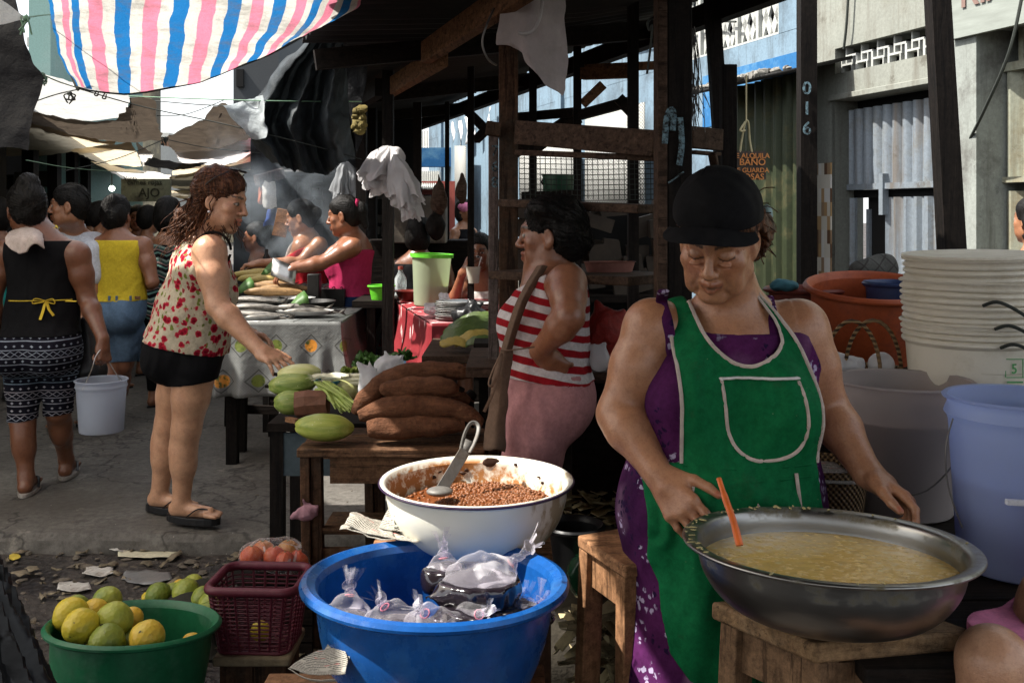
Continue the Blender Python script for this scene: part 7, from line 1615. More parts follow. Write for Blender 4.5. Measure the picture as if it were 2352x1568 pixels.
    def flipflops(s,mat,strap=None,lift=.016):
        for (hl,f,z0,k) in getattr(s,'feet',[]):
            x=V((-f.y,f.x,0)); t=MB(); n=20; ring=[]
            for i in range(n):
                a=2*math.pi*i/n; ring.append(hl+f*(.085*k+.135*k*math.cos(a))+x*(.048*k*math.sin(a)*(1+.12*math.cos(a))))
            t.slab([(p.x,p.y) for p in ring],z0-lift,z0+.002); so=t.build('sandal',mat,s.root,smooth=False,bevel=.003)
            m=MB(); tip=hl+f*.185*k+V((0,0,.012))
            for sx in (-1,1): m.tube(catmull([tip+V((0,0,.018)),hl+f*.13*k+x*(sx*.034*k)+V((0,0,.042)),hl+f*.075*k+x*(sx*.046*k)+V((0,0,.004))],5),.0065,7,flat=.5)
            m.build('strap',strap or mat,so)
def person_simple(label,skin,c,yaw,sh,pel,mat,h=.012,hairmat='hair_black',sw=.17,hk='bob',pants=None,cat='person',group='people in the far crowd',k=1.):
    b=Body(label,skin,h,cat=cat,group=group); c=V(c); pel=V(pel); nk=c+V((0,0,-.165*k))-V((math.sin(R_(yaw)),math.cos(R_(yaw)),0))*.02; b.head(c,yaw,0,0,k,nk,.045); b.torso(nk-V((0,0,.03)),pel,yaw if sh is None else sh,sw)
    for sx in (-1,1):
        a=b.tp(sx*sw*1.08,0,.86); e=b.tp(sx*sw*1.35,-.02,.42); w=b.tp(sx*sw*1.25,.12,.02); b.arm(a,e,w,(.046,.037,.026),w-e,b.T[1]@V((sx,0,0)),sx,curl=(25,30,20))
        hp=b.tp(sx*.09,0,-.05); b.leg(hp,V((hp.x,hp.y+.01,.45)),V((hp.x,hp.y,.085)),V((hp.x,hp.y,.012))+V((math.sin(R_(yaw)),math.cos(R_(yaw)),0))*.15)
    b.make(); b.wear('shirt',mat,('torso',),.012,[(b.tp(0,0,-.10),-b.T[1].col[2]),(b.tp(0,.0,.97),b.T[1].col[2])]); b.wear('trousers',pants or M['denim'],('torso','thigh','calf'),.010,[(b.tp(0,0,.02),b.T[1].col[2]),((0,0,.12),(0,0,-1))])
    b.hair(M[hairmat],hk); b.flipflops(M['black']); return b
# garment cloths
M['denim']=fabric('denim',(.115,.18,.27),.85,.3); M['black_cloth']=fabric('black_cloth',(.008,.008,.009)); M['yellow_cloth']=fabric('yellow_knit',(.60,.44,.035)); M['white_knit']=fabric('white_polo',(.58,.60,.66)); M['pink_trouser']=fabric('dusty_pink_cotton',(.48,.235,.24),.9,.15)
M['pink_top']=fabric('hot_pink_knit',(.42,.03,.10)); M['red_top']=fabric('red_knit',(.42,.02,.03)); M['navy_cloth']=fabric('navy_apron',(.012,.025,.07)); M['teal_cloth']=fabric('teal_cloth',(.02,.22,.20)); 
def p_green(t):
    c=t.mix(t.noise(6,None,6,.65),(.004,.10,.032),(.009,.175,.062)); c=t.mix(t.m_('MULTIPLY',t.ramp(t.noise(11,None,7,.75),.58,.72),.55),c,(.030,.075,.035)); sp=t.m_('MULTIPLY',t.ramp(t.voro(38),.055,.03),t.ramp(t.noise(5),.5,.56)); c=t.mix(t.m_('MULTIPLY',sp,.6),c,(.35,.38,.25)); x,y,z=t.xyz(t.co()); w=t.m_('MULTIPLY',t.m_('SINE',t.m_('MULTIPLY',x,1900.)),t.m_('SINE',t.m_('MULTIPLY',z,1900.))); return t.mix(t.m_('MULTIPLY',t.ramp(w,-.2,.6),.25),c,(.003,.05,.016))
M['green_cloth']=pattern_cloth('green_apron_cotton',p_green,.75,.6); M['olive_cloth']=fabric('olive_cloth',(.09,.095,.055)); M['pink_cloth']=fabric('pink_cotton',(.80,.27,.45))
M['cream_trim']=plain('cream_braid',(.52,.43,.38),.85,bump=.5,bs=220); M['zip_white']=plain('white_zip',(.72,.70,.70),.5,bump=.2); M['yellow_tape']=plain('yellow_tape',(.60,.42,.03),.8); M['taupe_cloth']=fabric('taupe_cotton',(.16,.105,.075))
def p_floral(t):
    v=t.n('ShaderNodeVectorMath',{0:t.co(),1:t.n('ShaderNodeVectorMath',{0:t.noise(40,None,2,out='Color'),1:(.02,.02,.02)},operation='MULTIPLY')},operation='ADD'); d=t.voro(29,v); c=t.voro(29,v,out='Color'); r,_,_=t.xyz(c); fl=t.m_('MULTIPLY',t.ramp(d,.50,.42),t.ramp(r,.20,.24)); n=t.noise(130,None,3)
    red=t.mix(t.ramp(t.m_('ADD',d,t.m_('MULTIPLY',n,.5)),.35,.7),(.14,.004,.010),(.52,.02,.05)); d2=t.voro(44,t.scl(v,(1,1,.6),(0,0,0),(3,1,7))); r2,_,_=t.xyz(t.voro(44,t.scl(v,(1,1,.6),(0,0,0),(3,1,7)),out='Color')); lf=t.m_('MULTIPLY',t.ramp(d2,.38,.30),t.ramp(r2,.55,.6)); sm=t.m_('MULTIPLY',t.ramp(d2,.34,.28),t.ramp(r2,.30,.25))
    b=t.mix(t.noise(7),(.46,.39,.27),(.64,.57,.44)); b=t.mix(lf,b,(.17,.21,.04)); b=t.mix(sm,b,(.32,.03,.04)); return t.mix(fl,b,red)
M['floral']=pattern_cloth('rose_print_cloth',p_floral)
def p_nordic(t):
    x,y,z=t.xyz(t.co()); f=t.m_('FRACT',t.m_('MULTIPLY',z,9.)); s_=t.m_('FRACT',t.m_('MULTIPLY',t.m_('ADD',x,t.m_('MULTIPLY',y,.6)),24.)); sx=t.m_('ABSOLUTE',t.m_('SUBTRACT',s_,.5))
    def band(a,b): return t.m_('MULTIPLY',t.ramp(f,a-.01,a+.01),t.ramp(f,b+.01,b-.01))
    st=t.m_('ADD',band(.02,.06),t.m_('ADD',band(.30,.34),band(.66,.69))); zz=t.m_('ABSOLUTE',t.m_('SUBTRACT',f,.18)); dot=t.ramp(t.m_('ADD',t.m_('MULTIPLY',sx,.35),zz),.075,.055); z2=t.m_('ABSOLUTE',t.m_('SUBTRACT',f,.50)); ar=t.m_('MULTIPLY',t.ramp(t.m_('ABSOLUTE',t.m_('SUBTRACT',t.m_('MULTIPLY',sx,.24),z2)),.020,.010),band(.38,.62)); z3=t.m_('ABSOLUTE',t.m_('SUBTRACT',f,.83)); d3=t.ramp(t.m_('ADD',t.m_('MULTIPLY',sx,.28),z3),.06,.05)
    k=t.m_('MINIMUM',t.m_('ADD',t.m_('ADD',st,dot),t.m_('ADD',ar,d3)),1.); row=t.n('ShaderNodeTexWhiteNoise',{'Vector':t.comb(t.m_('FLOOR',t.m_('MULTIPLY',z,18.)),0.,0.)},out='Value'); return t.mix(t.m_('MULTIPLY',k,.85),(.009,.009,.015),t.mix(row,(.17,.27,.36),(.48,.42,.45)))
M['nordic']=pattern_cloth('patterned_leggings',p_nordic)
def p_zig(t):
    x,y,z=t.xyz(t.co()); tr=t.m_('PINGPONG',t.m_('MULTIPLY',t.m_('ADD',x,y),9.),.5); f=t.m_('FRACT',t.m_('ADD',t.m_('MULTIPLY',z,11.),t.m_('MULTIPLY',tr,.55))); g=t.m_('FRACT',t.m_('MULTIPLY',f,4.)); r=t.n('ShaderNodeValToRGB',{0:f}); rp=r.node.color_ramp; rp.interpolation='CONSTANT'; rp.elements[0].color=(.01,.01,.012,1); rp.elements[1].position=.28; rp.elements[1].color=(.16,.30,.26,1)
    for p,c in ((.42,(.012,.012,.014,1)),(.55,(.30,.20,.19,1)),(.66,(.05,.10,.09,1)),(.84,(.24,.32,.28,1))): e=rp.elements.new(p); e.color=c
    return r
M['zigzag']=pattern_cloth('zigzag_knit',p_zig)
def p_stripe(t):
    x,y,z=t.xyz(t.co()); w=t.m_('ADD',t.m_('ADD',z,t.m_('MULTIPLY',x,.22)),t.m_('MULTIPLY',t.noise(7,None,3),.012)); f=t.m_('FRACT',t.m_('MULTIPLY',w,21.)); k=t.m_('MULTIPLY',t.ramp(f,.02,.05),t.ramp(f,.52,.49)); return t.mix(k,(.60,.55,.55),(.30,.012,.018))
M['stripe']=pattern_cloth('red_white_stripes',p_stripe)
def p_purple(t):
    n=t.noise(3.2,None,4,.55); c=t.mix(t.ramp(n,.35,.72),(.038,.008,.045),(.115,.020,.105)); c=t.mix(t.ramp(t.noise(4.2,t.scl(t.co(),(1,1,.8),(0,0,0),(4,2,1)),3,.5),.54,.74),c,(.33,.20,.29))
    v=t.n('ShaderNodeVectorMath',{0:t.co(),1:t.n('ShaderNodeVectorMath',{0:t.noise(60,None,2,out='Color'),1:(.018,.018,.018)},operation='MULTIPLY')},operation='ADD')
    d=t.voro(16,v); pet=t.voro(58,v); pr=t.m_('MULTIPLY',t.ramp(d,.52,.44),t.ramp(pet,.42,.32)); cr,_,_=t.xyz(t.voro(16,v,out='Color')); pr=t.m_('MULTIPLY',pr,t.ramp(d,.05,.12)); return t.mix(pr,c,t.mix(t.ramp(cr,.35,.4),(.02,.008,.04),(.42,.36,.52)))
M['purple']=pattern_cloth('purple_print_dress',p_purple)
UP=V((0,0,1)); DN=V((0,0,-1))
# ---- woman in the green apron
b=Body('woman in a black cap and green apron bending over the metal basin of soup','tan',.0036)
KA=1.055; Q=lambda u,v,d:P(u,v,d*KA)
hc=Q(1648,548,2.06); nk=Q(1690,708,2.15)
b.head(hc,203,27,4,.97*KA,nk+V((0,.01,-.01)),.058,False,.10,1.); b.torso(nk-V((0,0,.03)),Q(1655,1180,2.17),188,*[x*KA for x in (.180,.118,.185,.145,.205,.155,.078,.10,.075,.05)])
b.arm(Q(1498,752,2.15),Q(1420,950,2.13),Q(1505,1078,2.04),(.055*KA,.044*KA,.030*KA),Q(1585,1192,1.965)-Q(1505,1078,2.04),(-.62,-.72,.30),-1,fing=[(4,12,9),(8,16,11),(13,20,13),(18,24,15)],k=1.06,thumb=(.62,.72,-.10))
b.arm(Q(1836,752,2.15),Q(1905,945,2.17),Q(1992,1086,2.06),(.053*KA,.043*KA,.030*KA),Q(2080,1150,1.99)-Q(1992,1086,2.06),(.50,.25,.75),1,fing=[(16,34,24),(44,52,35),(52,58,40),(56,60,42)],k=1.06,thumb=(.50,.80,-.30))
for sx in (-1,1): hp=b.tp(sx*.10,0,-.06); b.leg(hp,V((hp.x,2.29,.42)),V((hp.x,2.32,.02)),V((hp.x,2.17,-.07)))
b.make()
def skirt(g,i=0.):
    c=b.tp(0,0,.0); g.cone(b.tp(0,.0,.12),V((c.x-.03,2.29,.18)),.195+i,.215+i,.06); g.cone(b.tp(-.08,.0,.0),V((c.x-.13,2.28,.10)),.115+i,.150+i,.08); g.cone(b.tp(.08,.0,.0),V((c.x+.10,2.28,.10)),.127+i,.158+i,.08)
zt=Q(1690,772,2.03).z
dress_top=lambda X,Y,Z:Z-(zt+.0+.10*np.clip((Y-2.19)/.2,0,1))+0*X
sl=np.array(b.tp(0,0,0))
side=lambda X,Y,Z:np.abs(X-b.tp(0,0,.7).x)-(.207-.05*np.clip((Z-1.02)/.10,0,1)+10*(Z<1.0))+0*Y
folds=lambda g:skirt(g)
b.wear('dress',M['purple'],('torso',),.010,[dress_top,side,((0,0,.0),DN)],.0055,folds,wr=.004,fr=20)
dg=b.g
f0=dg.disp
m=MB()
for pts in (((1524,668),(1530,700),(1537,740),(1545,790),(1552,830)),((1790,690),(1782,730),(1780,775),(1784,800))):
    q=[]
    for u,v in pts: p=Q(u,v,2.06); y=b.s.front(p.x,p.z,.004); q.append(V((p.x,y if y is not None else p.y,p.z)))
    m=MB(); m.tube(catmull(q,6),.013,8,flat=.35); m.build('dress_strap',M['purple'],b.root)
# apron: thin shell cut to its outline
ag=S().take(b.s,('torso',),.024); skirt(ag,.024); ag.disp=lambda X,Y,Z:.004*vnoise(X*19,Y*19,Z*15,3)+.010*np.sin(X*31+3*np.sin(Z*5)+2*np.sin(X*13))*np.clip((.84-Z)*4,0,1)+.004*np.sin((X+Z*.9)*33+2*np.sin(Z*16))+.002*vnoise(X*48,Y*48,Z*34,5)
q2=lambda L:[(Q(u,v,2.03).x,Q(u,v,2.03).z) for u,v in L]
inner=[(1735,655),(1768,700),(1796,748),(1802,788),(1778,815),(1732,838),(1690,835),(1650,806),(1622,768),(1605,722),(1594,672)]
bib=[(1556,640),(1549,700),(1553,800),(1559,900),(1562,1058),(1500,1066),(1478,1100),(1488,1180),(1490,1290),(1512,1335),(1516,1400),(1532,1480),(1572,1530),(1625,1556),(1700,1562),(1790,1540),(1850,1480),(1890,1330),(1890,1170),(1872,1058),(1880,985),(1876,910),(1850,810),(1805,735),(1770,690),(1735,640)]
poly=q2(bib+inner[0:]+[(1586,640)])
PL=poly
ag.cuts.append(lambda X,Y,Z:poly_sd(PL,X,Z)); ag.cuts.append(lambda X,Y,Z:Y-2.32+0*X+0*Z)
inn=S().take(b.s,('torso',),.017); skirt(inn,.017); inn.disp=ag.disp
clipA=(np.array((.15,1.95,.25)),np.array((.95,2.36,1.30)))
def field2(h,clip=None):
    f,lo=S.field(ag,h,clipA); f2,lo2=S.field(inn,h,clipA)
    # align the inner field to the outer grid
    off=np.round((lo2-lo)/h).astype(int); g=np.full(f.shape,1.,np.float32)
    a=[max(0,o) for o in off]; n=[min(f.shape[i],off[i]+f2.shape[i])-a[i] for i in range(3)]
    s0=tuple(slice(a[i],a[i]+n[i]) for i in range(3)); s1=tuple(slice(a[i]-off[i],a[i]-off[i]+n[i]) for i in range(3)); g[s0]=f2[s1]
    return np.maximum(f,-g),lo
ag.field=field2
full=S(); full.ops=ag.ops; full.disp=ag.disp; full.last=S.field(full,.006,clipA)+(.006,)
ap=ag.build('apron',M['green_cloth'],b.root,h=.0042)
def onap(L,off=.0045):
    out=[]
    for u,v in L:
        p=Q(u,v,2.03); y=None
        for dx in (0,.006,-.006,.012,-.012): 
            y=full.front(p.x+dx,p.z,off)
            if y is not None and y<2.34: break
        if y is not None: out.append(V((p.x,y,p.z)))
    return out
m=MB()
for L in (bib[:5],bib[19:],inner): 
    d=[(a.x,a.z) for a in catmull([V((u,0,v)) for u,v in L],5)]; pts=onap(d)
    if len(pts)>2: m.tube(pts,.0042,8,flat=.4)
m.build('braid_trim',M['cream_trim'],ap)
m=MB(); d=[(a.x,a.z) for a in catmull([V((u,0,v)) for u,v in ((1653,864),(1658,920),(1665,985),(1688,1025),(1730,1044),(1790,1038),(1826,1012),(1838,965),(1832,910),(1822,868))],6)]; m.tube(onap(d),.0038,8,flat=.4)
for L in (((1721,1088),(1722,1130),(1728,1170)),((1816,1075),(1822,1120),(1826,1170)),((1584,1092),(1586,1140))): m.tube(onap(L,.003),.004,7,flat=.5)
m.build('pocket_braid',M['cream_trim'],ap)
m=MB(); m.tube(onap([(1650+i*8.6,867-i*.25) for i in range(21)],.004),.009,8,flat=.35); m.build('pocket_zip',M['zip_white'],ap)
m=MB(); m.tube(onap([(1566+i*15,1062-.2*i) for i in range(21)],.0),.0035,6); m.tube(onap([(1540+i*16,1090-.2*i) for i in range(21)],.0),.003,6); m.build('waist_seam',M['green_cloth'],ap)
# cap
g=S(); c,R,k=b.hd; L=b.hl
g.ell(L(0,-.010,.064),(.093*k,.110*k,.090*k),.02,R); g.ell(L(0,.040,.090),(.070*k,.052*k,.058*k),.03,R); g.ell(L(0,-.03,.03),(.088*k,.095*k,.07*k),.02,R); g.cut(L(0,0,.046),-(R@V((0,-.22,1))))
g.disp=lambda X,Y,Z:.0016*vnoise(X*55,Y*55,Z*55,2)
cp=g.build('cap',M['black_cap'] if 'black_cap' in M else fabric('black_cap',(.011,.011,.012)),b.root,h=.004)
m=MB(); rows=[]
for i in range(9):
    f=i/8; rows.append([L(.088*math.sin(a)*(1+.13*f),.050+.050*math.cos(a)+  .070*f*max(0,math.cos(a*.92)),.080-.026*(math.sin(a)**2)-.002*f-.008*f*math.sin(a)**2) for a in lin(-1.45,1.45,24)+[1.45]])
m.grid(rows); m.build('brim',cp.data.materials[0],cp,solid=.004,sub=1)
m=MB(); m.ball(L(0,-.012,.150),.006); m.tube([L(.086*math.sin(a)*.35,-.012+.104*math.cos(a),.064+.088*abs(math.sin(a))*.99) for a in lin(.15,math.pi-.15,16)],.0014,5); m.tube([L(-.088*math.cos(a),-.012,.064+.089*math.sin(a)) for a in lin(.1,math.pi-.1,16)],.0014,5); m.build('cap_seam',cp.data.materials[0],cp)
def hx(g,L,k):
    for sx in (-1,1): g.cone(L(.070*sx,-.02,.01),L(.070*sx,-.05,-.05),.022*k,.02*k,.02)
    g.ell(L(0,-.095,-.03),(.06*k,.05*k,.06*k),.03); g.ell(L(-.074,-.050,.0),(.026*k,.045*k,.06*k),.02); g.ell(L(-.082,-.085,-.02),(.026*k,.03*k,.04*k),.02)
b.hair(M['hair_brown'],'tied',hx,bump=.004,strands=30,seed=3,vol=.98)
m=MB()
r=rng(3)
for i in range(70):
    a=b.hl(-.055+r.gauss(0,.01),-.07+r.gauss(0,.02),-.0+r.gauss(0,.03)); e=a+V((r.uniform(.0,.055),r.uniform(-.02,.03),r.uniform(-.05,.025))); m.tube(catmull([a,a.lerp(e,.5)+V((0,0,.01)),e],3),.0012,4)
m.build('loose_hair',M['hair_brown'],b.root)
m=MB(); m.ball(Q(1762,486,2.12),(.013,.012,.016)).jitter(.005,80,1); m.build('hair_tie',plain('pale_teal_tie',(.30,.42,.42),.7),b.root)

# ---- woman in the striped top, hand on her hip
b=Body('woman in a red and white striped top and pink trousers, hand on her hip','brown',.0048)
nk=P(1268,622,3.22); b.head(P(1262,540,3.2),-78,3,0,.95,nk+V((0,0,-.01)),.052,True,.06); b.torso(nk-V((.0,0,.03)),P(1244,905,3.2),-80,.165,.112,.150,.125,.160,.122,.068,.088,.07,.03)
b.arm(P(1303,650,3.03),P(1308,728,2.93),P(1238,806,3.03),(.052,.043,.028),(.62,.25,-.62),(-.35,-.85,.10),1,fing=[(30,45,30),(35,50,30),(38,50,30),(40,50,30)])
b.arm(P(1250,640,3.38),P(1210,740,3.42),P(1180,820,3.38),(.05,.041,.027),(0,-.2,-1),(1,0,0),-1)
hn,hf=b.tp(-.085,0,-.03),b.tp(.085,.0,-.03)
b.leg(P(1238,960,3.10),P(1208,1150,3.08),P(1225,1500,3.12),P(1170,1545,3.12)-V((0,0,.0)),(.098,.066,.04)); b.leg(P(1232,960,3.30),P(1200,1150,3.3),P(1240,1460,3.35),P(1180,1500,3.35),(.095,.064,.04)); b.make()
b.wear('trousers',M['pink_trouser'],('torso','thigh','calf'),.009,[(P(1245,846,3.2),UP),((0,0,.02),DN)],.0055,wr=.003,fr=18)
arm_n=P(1303,650,3.03)
b.wear('striped_top',M['stripe'],('torso',),.013,[(P(1245,862,3.2),DN+V((-.12,0,0))),(b.tp(0,.03,1.0),b.T[1]@V((0,.55,1))),lambda X,Y,Z:.068-np.sqrt((X-arm_n.x)**2+(Z-arm_n.z+.012)**2)+np.where(Y>3.12,-.3,0.)],.005,wr=.003,fr=20)
def bob(g,L,k): g.ell(L(0,-.050,.03),(.084*k,.090*k,.096*k),.03); g.ell(L(0,-.076,-.025),(.066*k,.052*k,.055*k),.03); g.ell(L(-.05,.01,.09),(.05*k,.07*k,.035*k),.03)
b.hair(M['hair_black'],'tied',bob,bump=.005,strands=60,seed=8,vol=1.02)
m=MB(); fr=lambda L,dy=-.012:[V((P(u,v,3.04).x,(b.g.front(P(u,v,3.04).x,P(u,v,3.04).z,.006) or 3.10)+dy*0,P(u,v,3.04).z)) for u,v in L]
st=[P(1246,612,3.1),P(1222,650,3.06),P(1196,700,3.04),P(1176,760,3.05),P(1160,815,3.06)]
m.grid([[a+V((-.016,.0,0)),a+V((0,-.012,.004)),a+V((.016,-.004,0))] for a in catmull(st,6)])
ao=m.build('apron_strap',M['taupe_cloth'],b.root,solid=.005)
cloth([[P(1150,800,3.0),P(1164,800,2.99),P(1178,802,3.0)],[P(1134,880,3.0),P(1152,880,2.97),P(1168,884,3.0)],[P(1120,960,3.02),P(1142,962,2.98),P(1160,965,3.0)],[P(1108,1030,3.02),P(1135,1034,2.97),P(1158,1036,3.0)]],6,7,.010,12,8).build('apron_panel',M['taupe_cloth'],b.root,solid=.006)
m=MB(); m.tube(catmull([P(1150,806,2.98),P(1190,802,2.97),P(1228,797,2.97)],5),.005,7,flat=.5); m.tube(catmull([P(1152,808,2.97),P(1132,850,2.96),P(1122,880,2.96),P(1130,885,2.95),P(1146,850,2.95),P(1152,812,2.96)],5),.005,7,flat=.4); m.tube(catmull([P(1150,810,2.96),P(1140,880,2.95),P(1112,945,2.95)],5),.005,7,flat=.4); m.build('waist_tie',M['taupe_cloth'],b.root)

# ---- woman in the rose print blouse
b=Body('woman in a rose print blouse and black shorts reaching for a melon','light',.0052)
nk=P(472,545,4.42); b.head(P(511,462,4.4),102,13,4,1.10,nk+V((.0,0,-.0)),.048,True,.05); b.torso(nk-V((0,0,.04)),P(437,800,4.5),72,.165,.120,.155,.130,.168,.150,.070,.105,.07,.03)
b.arm(P(482,578,4.27),P(500,702,4.20),P(588,795,4.12),(.064,.048,.031),P(660,845,4.06)-P(588,795,4.12),(.38,-.50,.78),-1,fing=[(2,8,6),(8,10,8),(14,14,10),(20,18,12)],k=1.08,spread=1.6)
b.arm(P(470,575,4.62),P(500,690,4.68),P(560,760,4.62),(.058,.045,.03),(1,-.1,-.3),(0,.4,1),1)
b.leg(P(448,840,4.42),P(428,985,4.44),P(416,1155,4.47),P(505,1189,4.42),(.098,.062,.038)); b.leg(P(415,840,4.58),P(388,975,4.62),P(366,1135,4.66),P(425,1165,4.62),(.098,.062,.038)); b.make()
b.wear('shorts',M['black_cloth'],('torso','thigh'),.012,[(P(437,760,4.5),UP),(P(400,878,4.5),V((.12,0,-1)))],.007)
an=P(484,575,4.27)
b.wear('blouse',M['floral'],('torso',),.018,[(P(437,795,4.5),V((-.22,0,-1))),(b.tp(0,.0,.99),b.T[1]@V((0,.35,1))),lambda X,Y,Z:.075-np.sqrt((X-an.x)**2+(Z-an.z)**2)+np.where(Y>4.38,-.3,0.)],.006,lambda g:g.cone(b.tp(0,-.01,.35),b.tp(-.0,-.02,-.06),.165,.172,.06),wr=.006,fr=17)
m=MB(); m.tube([V((an.x+.078*math.cos(a),(b.g.front(an.x+.084*math.cos(a),an.z+.084*math.sin(a),.002) or 4.3),an.z+.078*math.sin(a))) for a in lin(0,6.283,26)],.006,6,cap=False); m.build('armhole_trim',M['wood_dark'],b.root)
def lh(g,L,k):
    g.ell(L(0,-.05,.05),(.088*k,.085*k,.085*k),.03); r=rng(4)
    for i in range(16):
        a=L(r.uniform(-.07,.07),-.05+r.uniform(-.05,.02),-.02); e=a+V((-.06+r.uniform(-.09,.02),r.uniform(-.06,.06),-.11-r.uniform(0,.10))); g.cone(a,a.lerp(e,.5)+V((-.02,0,0)),.030*k,.026*k,.02); g.cone(a.lerp(e,.5)+V((-.02,0,0)),e,.026*k,.007*k,.02)
b.hair(M['hair_brown'],'tied',lh,bump=.008,strands=40,seed=4,h=.005)
m=MB(); r=rng(11)
for i in range(170):
    p=b.hl(r.uniform(-.08,.08),-.06+r.uniform(-.05,.07),r.uniform(-.03,.06)); e=p+V((r.uniform(-.22,.0),r.uniform(-.06,.05),-.16-r.uniform(0,.12))); pts=[p.lerp(e,f)+V((.010*math.sin(f*14+i),.010*math.cos(f*13+i),.012*math.sin(f*9+i*2)))*min(1,f*3) for f in lin(0,1,8)+[1]]; m.tube(pts,[.0026]*6+[.002,.0015,.001],4)
for i in range(26):
    p=b.hl(.03+r.uniform(-.02,.02),.02+r.uniform(-.03,.03),-.02); e=p+V((r.uniform(-.01,.07),r.uniform(-.03,.02),-.10-r.uniform(0,.09))); m.tube([p.lerp(e,f)+V((.007*math.sin(f*12+i),0,0)) for f in lin(0,1,6)+[1]],.0016,4)
m.build('curls',M['hair_brown'],b.root)
m=MB(); L=b.hl
for sx in (-1,1): m.ball(L(.036*sx,.035,.134),(.030,.020,.006),b.hd[1],14,8); m.tube(catmull([L(.066*sx,.03,.122),L(.090*sx,-.01,.085),L(.090*sx,-.04,.05)],5),.003,6)
m.tube([L(-.012,.040,.136),L(.012,.040,.136)],.003,6); m.build('sunglasses',M['black'],b.root)
m=MB(); m.ball(L(.084,-.002,-.050),.006); m.build('earring',M['zip_white'],b.root)
sq=plain('sequin_black',(.012,.011,.012),.3,.2,bump=.8,bs=150); b.flipflops(M['black'],sq,.03)

# ---- woman in the black top with the bucket
b=Body('woman in a black sleeveless top and patterned leggings carrying a clear bucket','dark',.0056)
nk=P(96,535,5.02); b.head(P(60,482,5.0),-38,4,0,1.06,nk+V((0,0,-.01)),.060,True); b.torso(nk-V((0,0,.03)),P(97,795,5.0),0,.178,.115,.172,.125,.192,.150,.05,.135,.07)
b.arm(P(178,585,5.0),P(200,685,5.02),P(236,778,4.92),(.056,.043,.029),(.10,-.05,-1),(1,-.35,0),-1,curl=(70,75,50),thumb=(.4,.7,-.5),k=1.05); b.arm(P(4,582,5.0),P(-18,690,4.98),P(-12,775,5.0),(.056,.043,.029),(.1,.1,-1),(-1,-.2,0),1,curl=(50,50,40))
b.leg(P(58,820,4.98),P(52,965,4.98),P(60,1096,4.95),PZ(72,5.06,.020),(.092,.058,.037)); b.leg(P(138,820,5.02),P(133,945,5.06),P(152,1054,5.26),PZ(165,5.40,.022),(.092,.058,.037)); b.make()
b.wear('leggings',M['nordic'],('torso','thigh','calf'),.008,[(P(97,740,5.0),UP),(P(97,958,5.0),V((.1,0,-1)))],.007)
b.wear('black_top',M['black_cloth'],('torso',),.014,[(P(97,766,5.0),DN),(b.tp(0,0,.985),UP),lambda X,Y,Z:np.abs(X-P(92,0,5.).x)-.205+0*Y+0*Z],.007,wr=.004)
m=MB(); bk=lambda u,v:V((P(u,v,4.9).x,(b.g.front(P(u,v,4.9).x,P(u,v,4.9).z,.004) or 4.88),P(u,v,4.9).z))
m.tube([bk(u,690+.0006*(u-100)**2*.3) for u in range(18,186,6)],.006,7,flat=.5); m.tube(catmull([bk(107,690),bk(90,684)+V((0,-.02,0)),bk(84,695)+V((0,-.02,0)),bk(106,692)],5),.006,7,flat=.4); m.tube(catmull([bk(108,690),bk(124,686)+V((0,-.02,0)),bk(128,697)+V((0,-.02,0)),bk(109,692)],5),.006,7,flat=.4); m.tube([bk(107,692),bk(106,712)+V((0,-.01,0)),bk(102,732)+V((0,-.01,0))],.008,7,flat=.3); m.tube([bk(110,692),bk(118,710)+V((0,-.01,0)),bk(127,724)+V((0,-.01,0))],.008,7,flat=.3)
m.tube([V((nk.x-.005+.072*math.cos(a),nk.y+.066*math.sin(a),nk.z+.022+.012*math.sin(a))) for a in lin(0,6.4,26)],.010,7,cap=False); m.build('apron_tape',M['yellow_tape'],b.root)
b.hair(M['hair_black'],'tied',lambda g,L,k:(g.ell(L(.0,-.06,.125),(.05*k,.05*k,.045*k),.02),g.ell(L(0,-.075,.05),(.07*k,.05*k,.07*k),.03)),bump=.006,strands=40,seed=9,vol=1.04)
b.flipflops(plain('pale_sole',(.30,.27,.24),.8),M['black'],.018)
rg=tag(cloth([[P(14,560,4.82),P(40,580,4.80),P(60,578,4.80),P(80,560,4.80),P(100,570,4.83)],[P(12,545,4.86),P(38,545,4.83),P(62,540,4.83),P(82,538,4.83),P(98,548,4.87)],[P(30,528,4.96),P(45,525,4.94),P(62,524,4.94),P(78,526,4.95),P(90,532,4.97)]],6,6,.012,16,9).build('towel',fabric('worn_towel',(.48,.40,.36)),solid=.006),'worn pinkish towel lying on the black top shoulder','towel')
c=P(233,990,4.88); t=thing('clear_bucket','clear plastic bucket of icy liquid hanging from a hand','bucket',c); hB=(990-872)/F*4.88
m=MB().lathe(bucket_prof(.119,.103,hB,.003,((hB-.03,.008),),.005),c,64); m.build('bucket_body',milky('icy_clear_plastic',(.68,.72,.80),.45,.5,.3),t)
s=S(); s.ell(c+V((0,0,.06)),(.094,.094,.07),.02); s.ell(c+V((-.02,-.02,.12)),(.06,.06,.05),.03); s.ell(c+V((.04,.0,.13)),(.05,.05,.05),.03); s.disp=lambda X,Y,Z:.006*vnoise(X*50,Y*50,Z*50,1); s.build('ice',milky('cloudy_ice',(.75,.75,.70),.4,.05,.3),t,h=.008)
m=MB(); m.tube(catmull([c+V((-.045,-.112,hB-.03)),P(210,850,4.80),P(220,818,4.86),P(238,800,4.90),P(250,830,4.95),c+V((.06,.10,hB-.03))],6),.003,6); m.build('wire_handle',M['steel'],t)
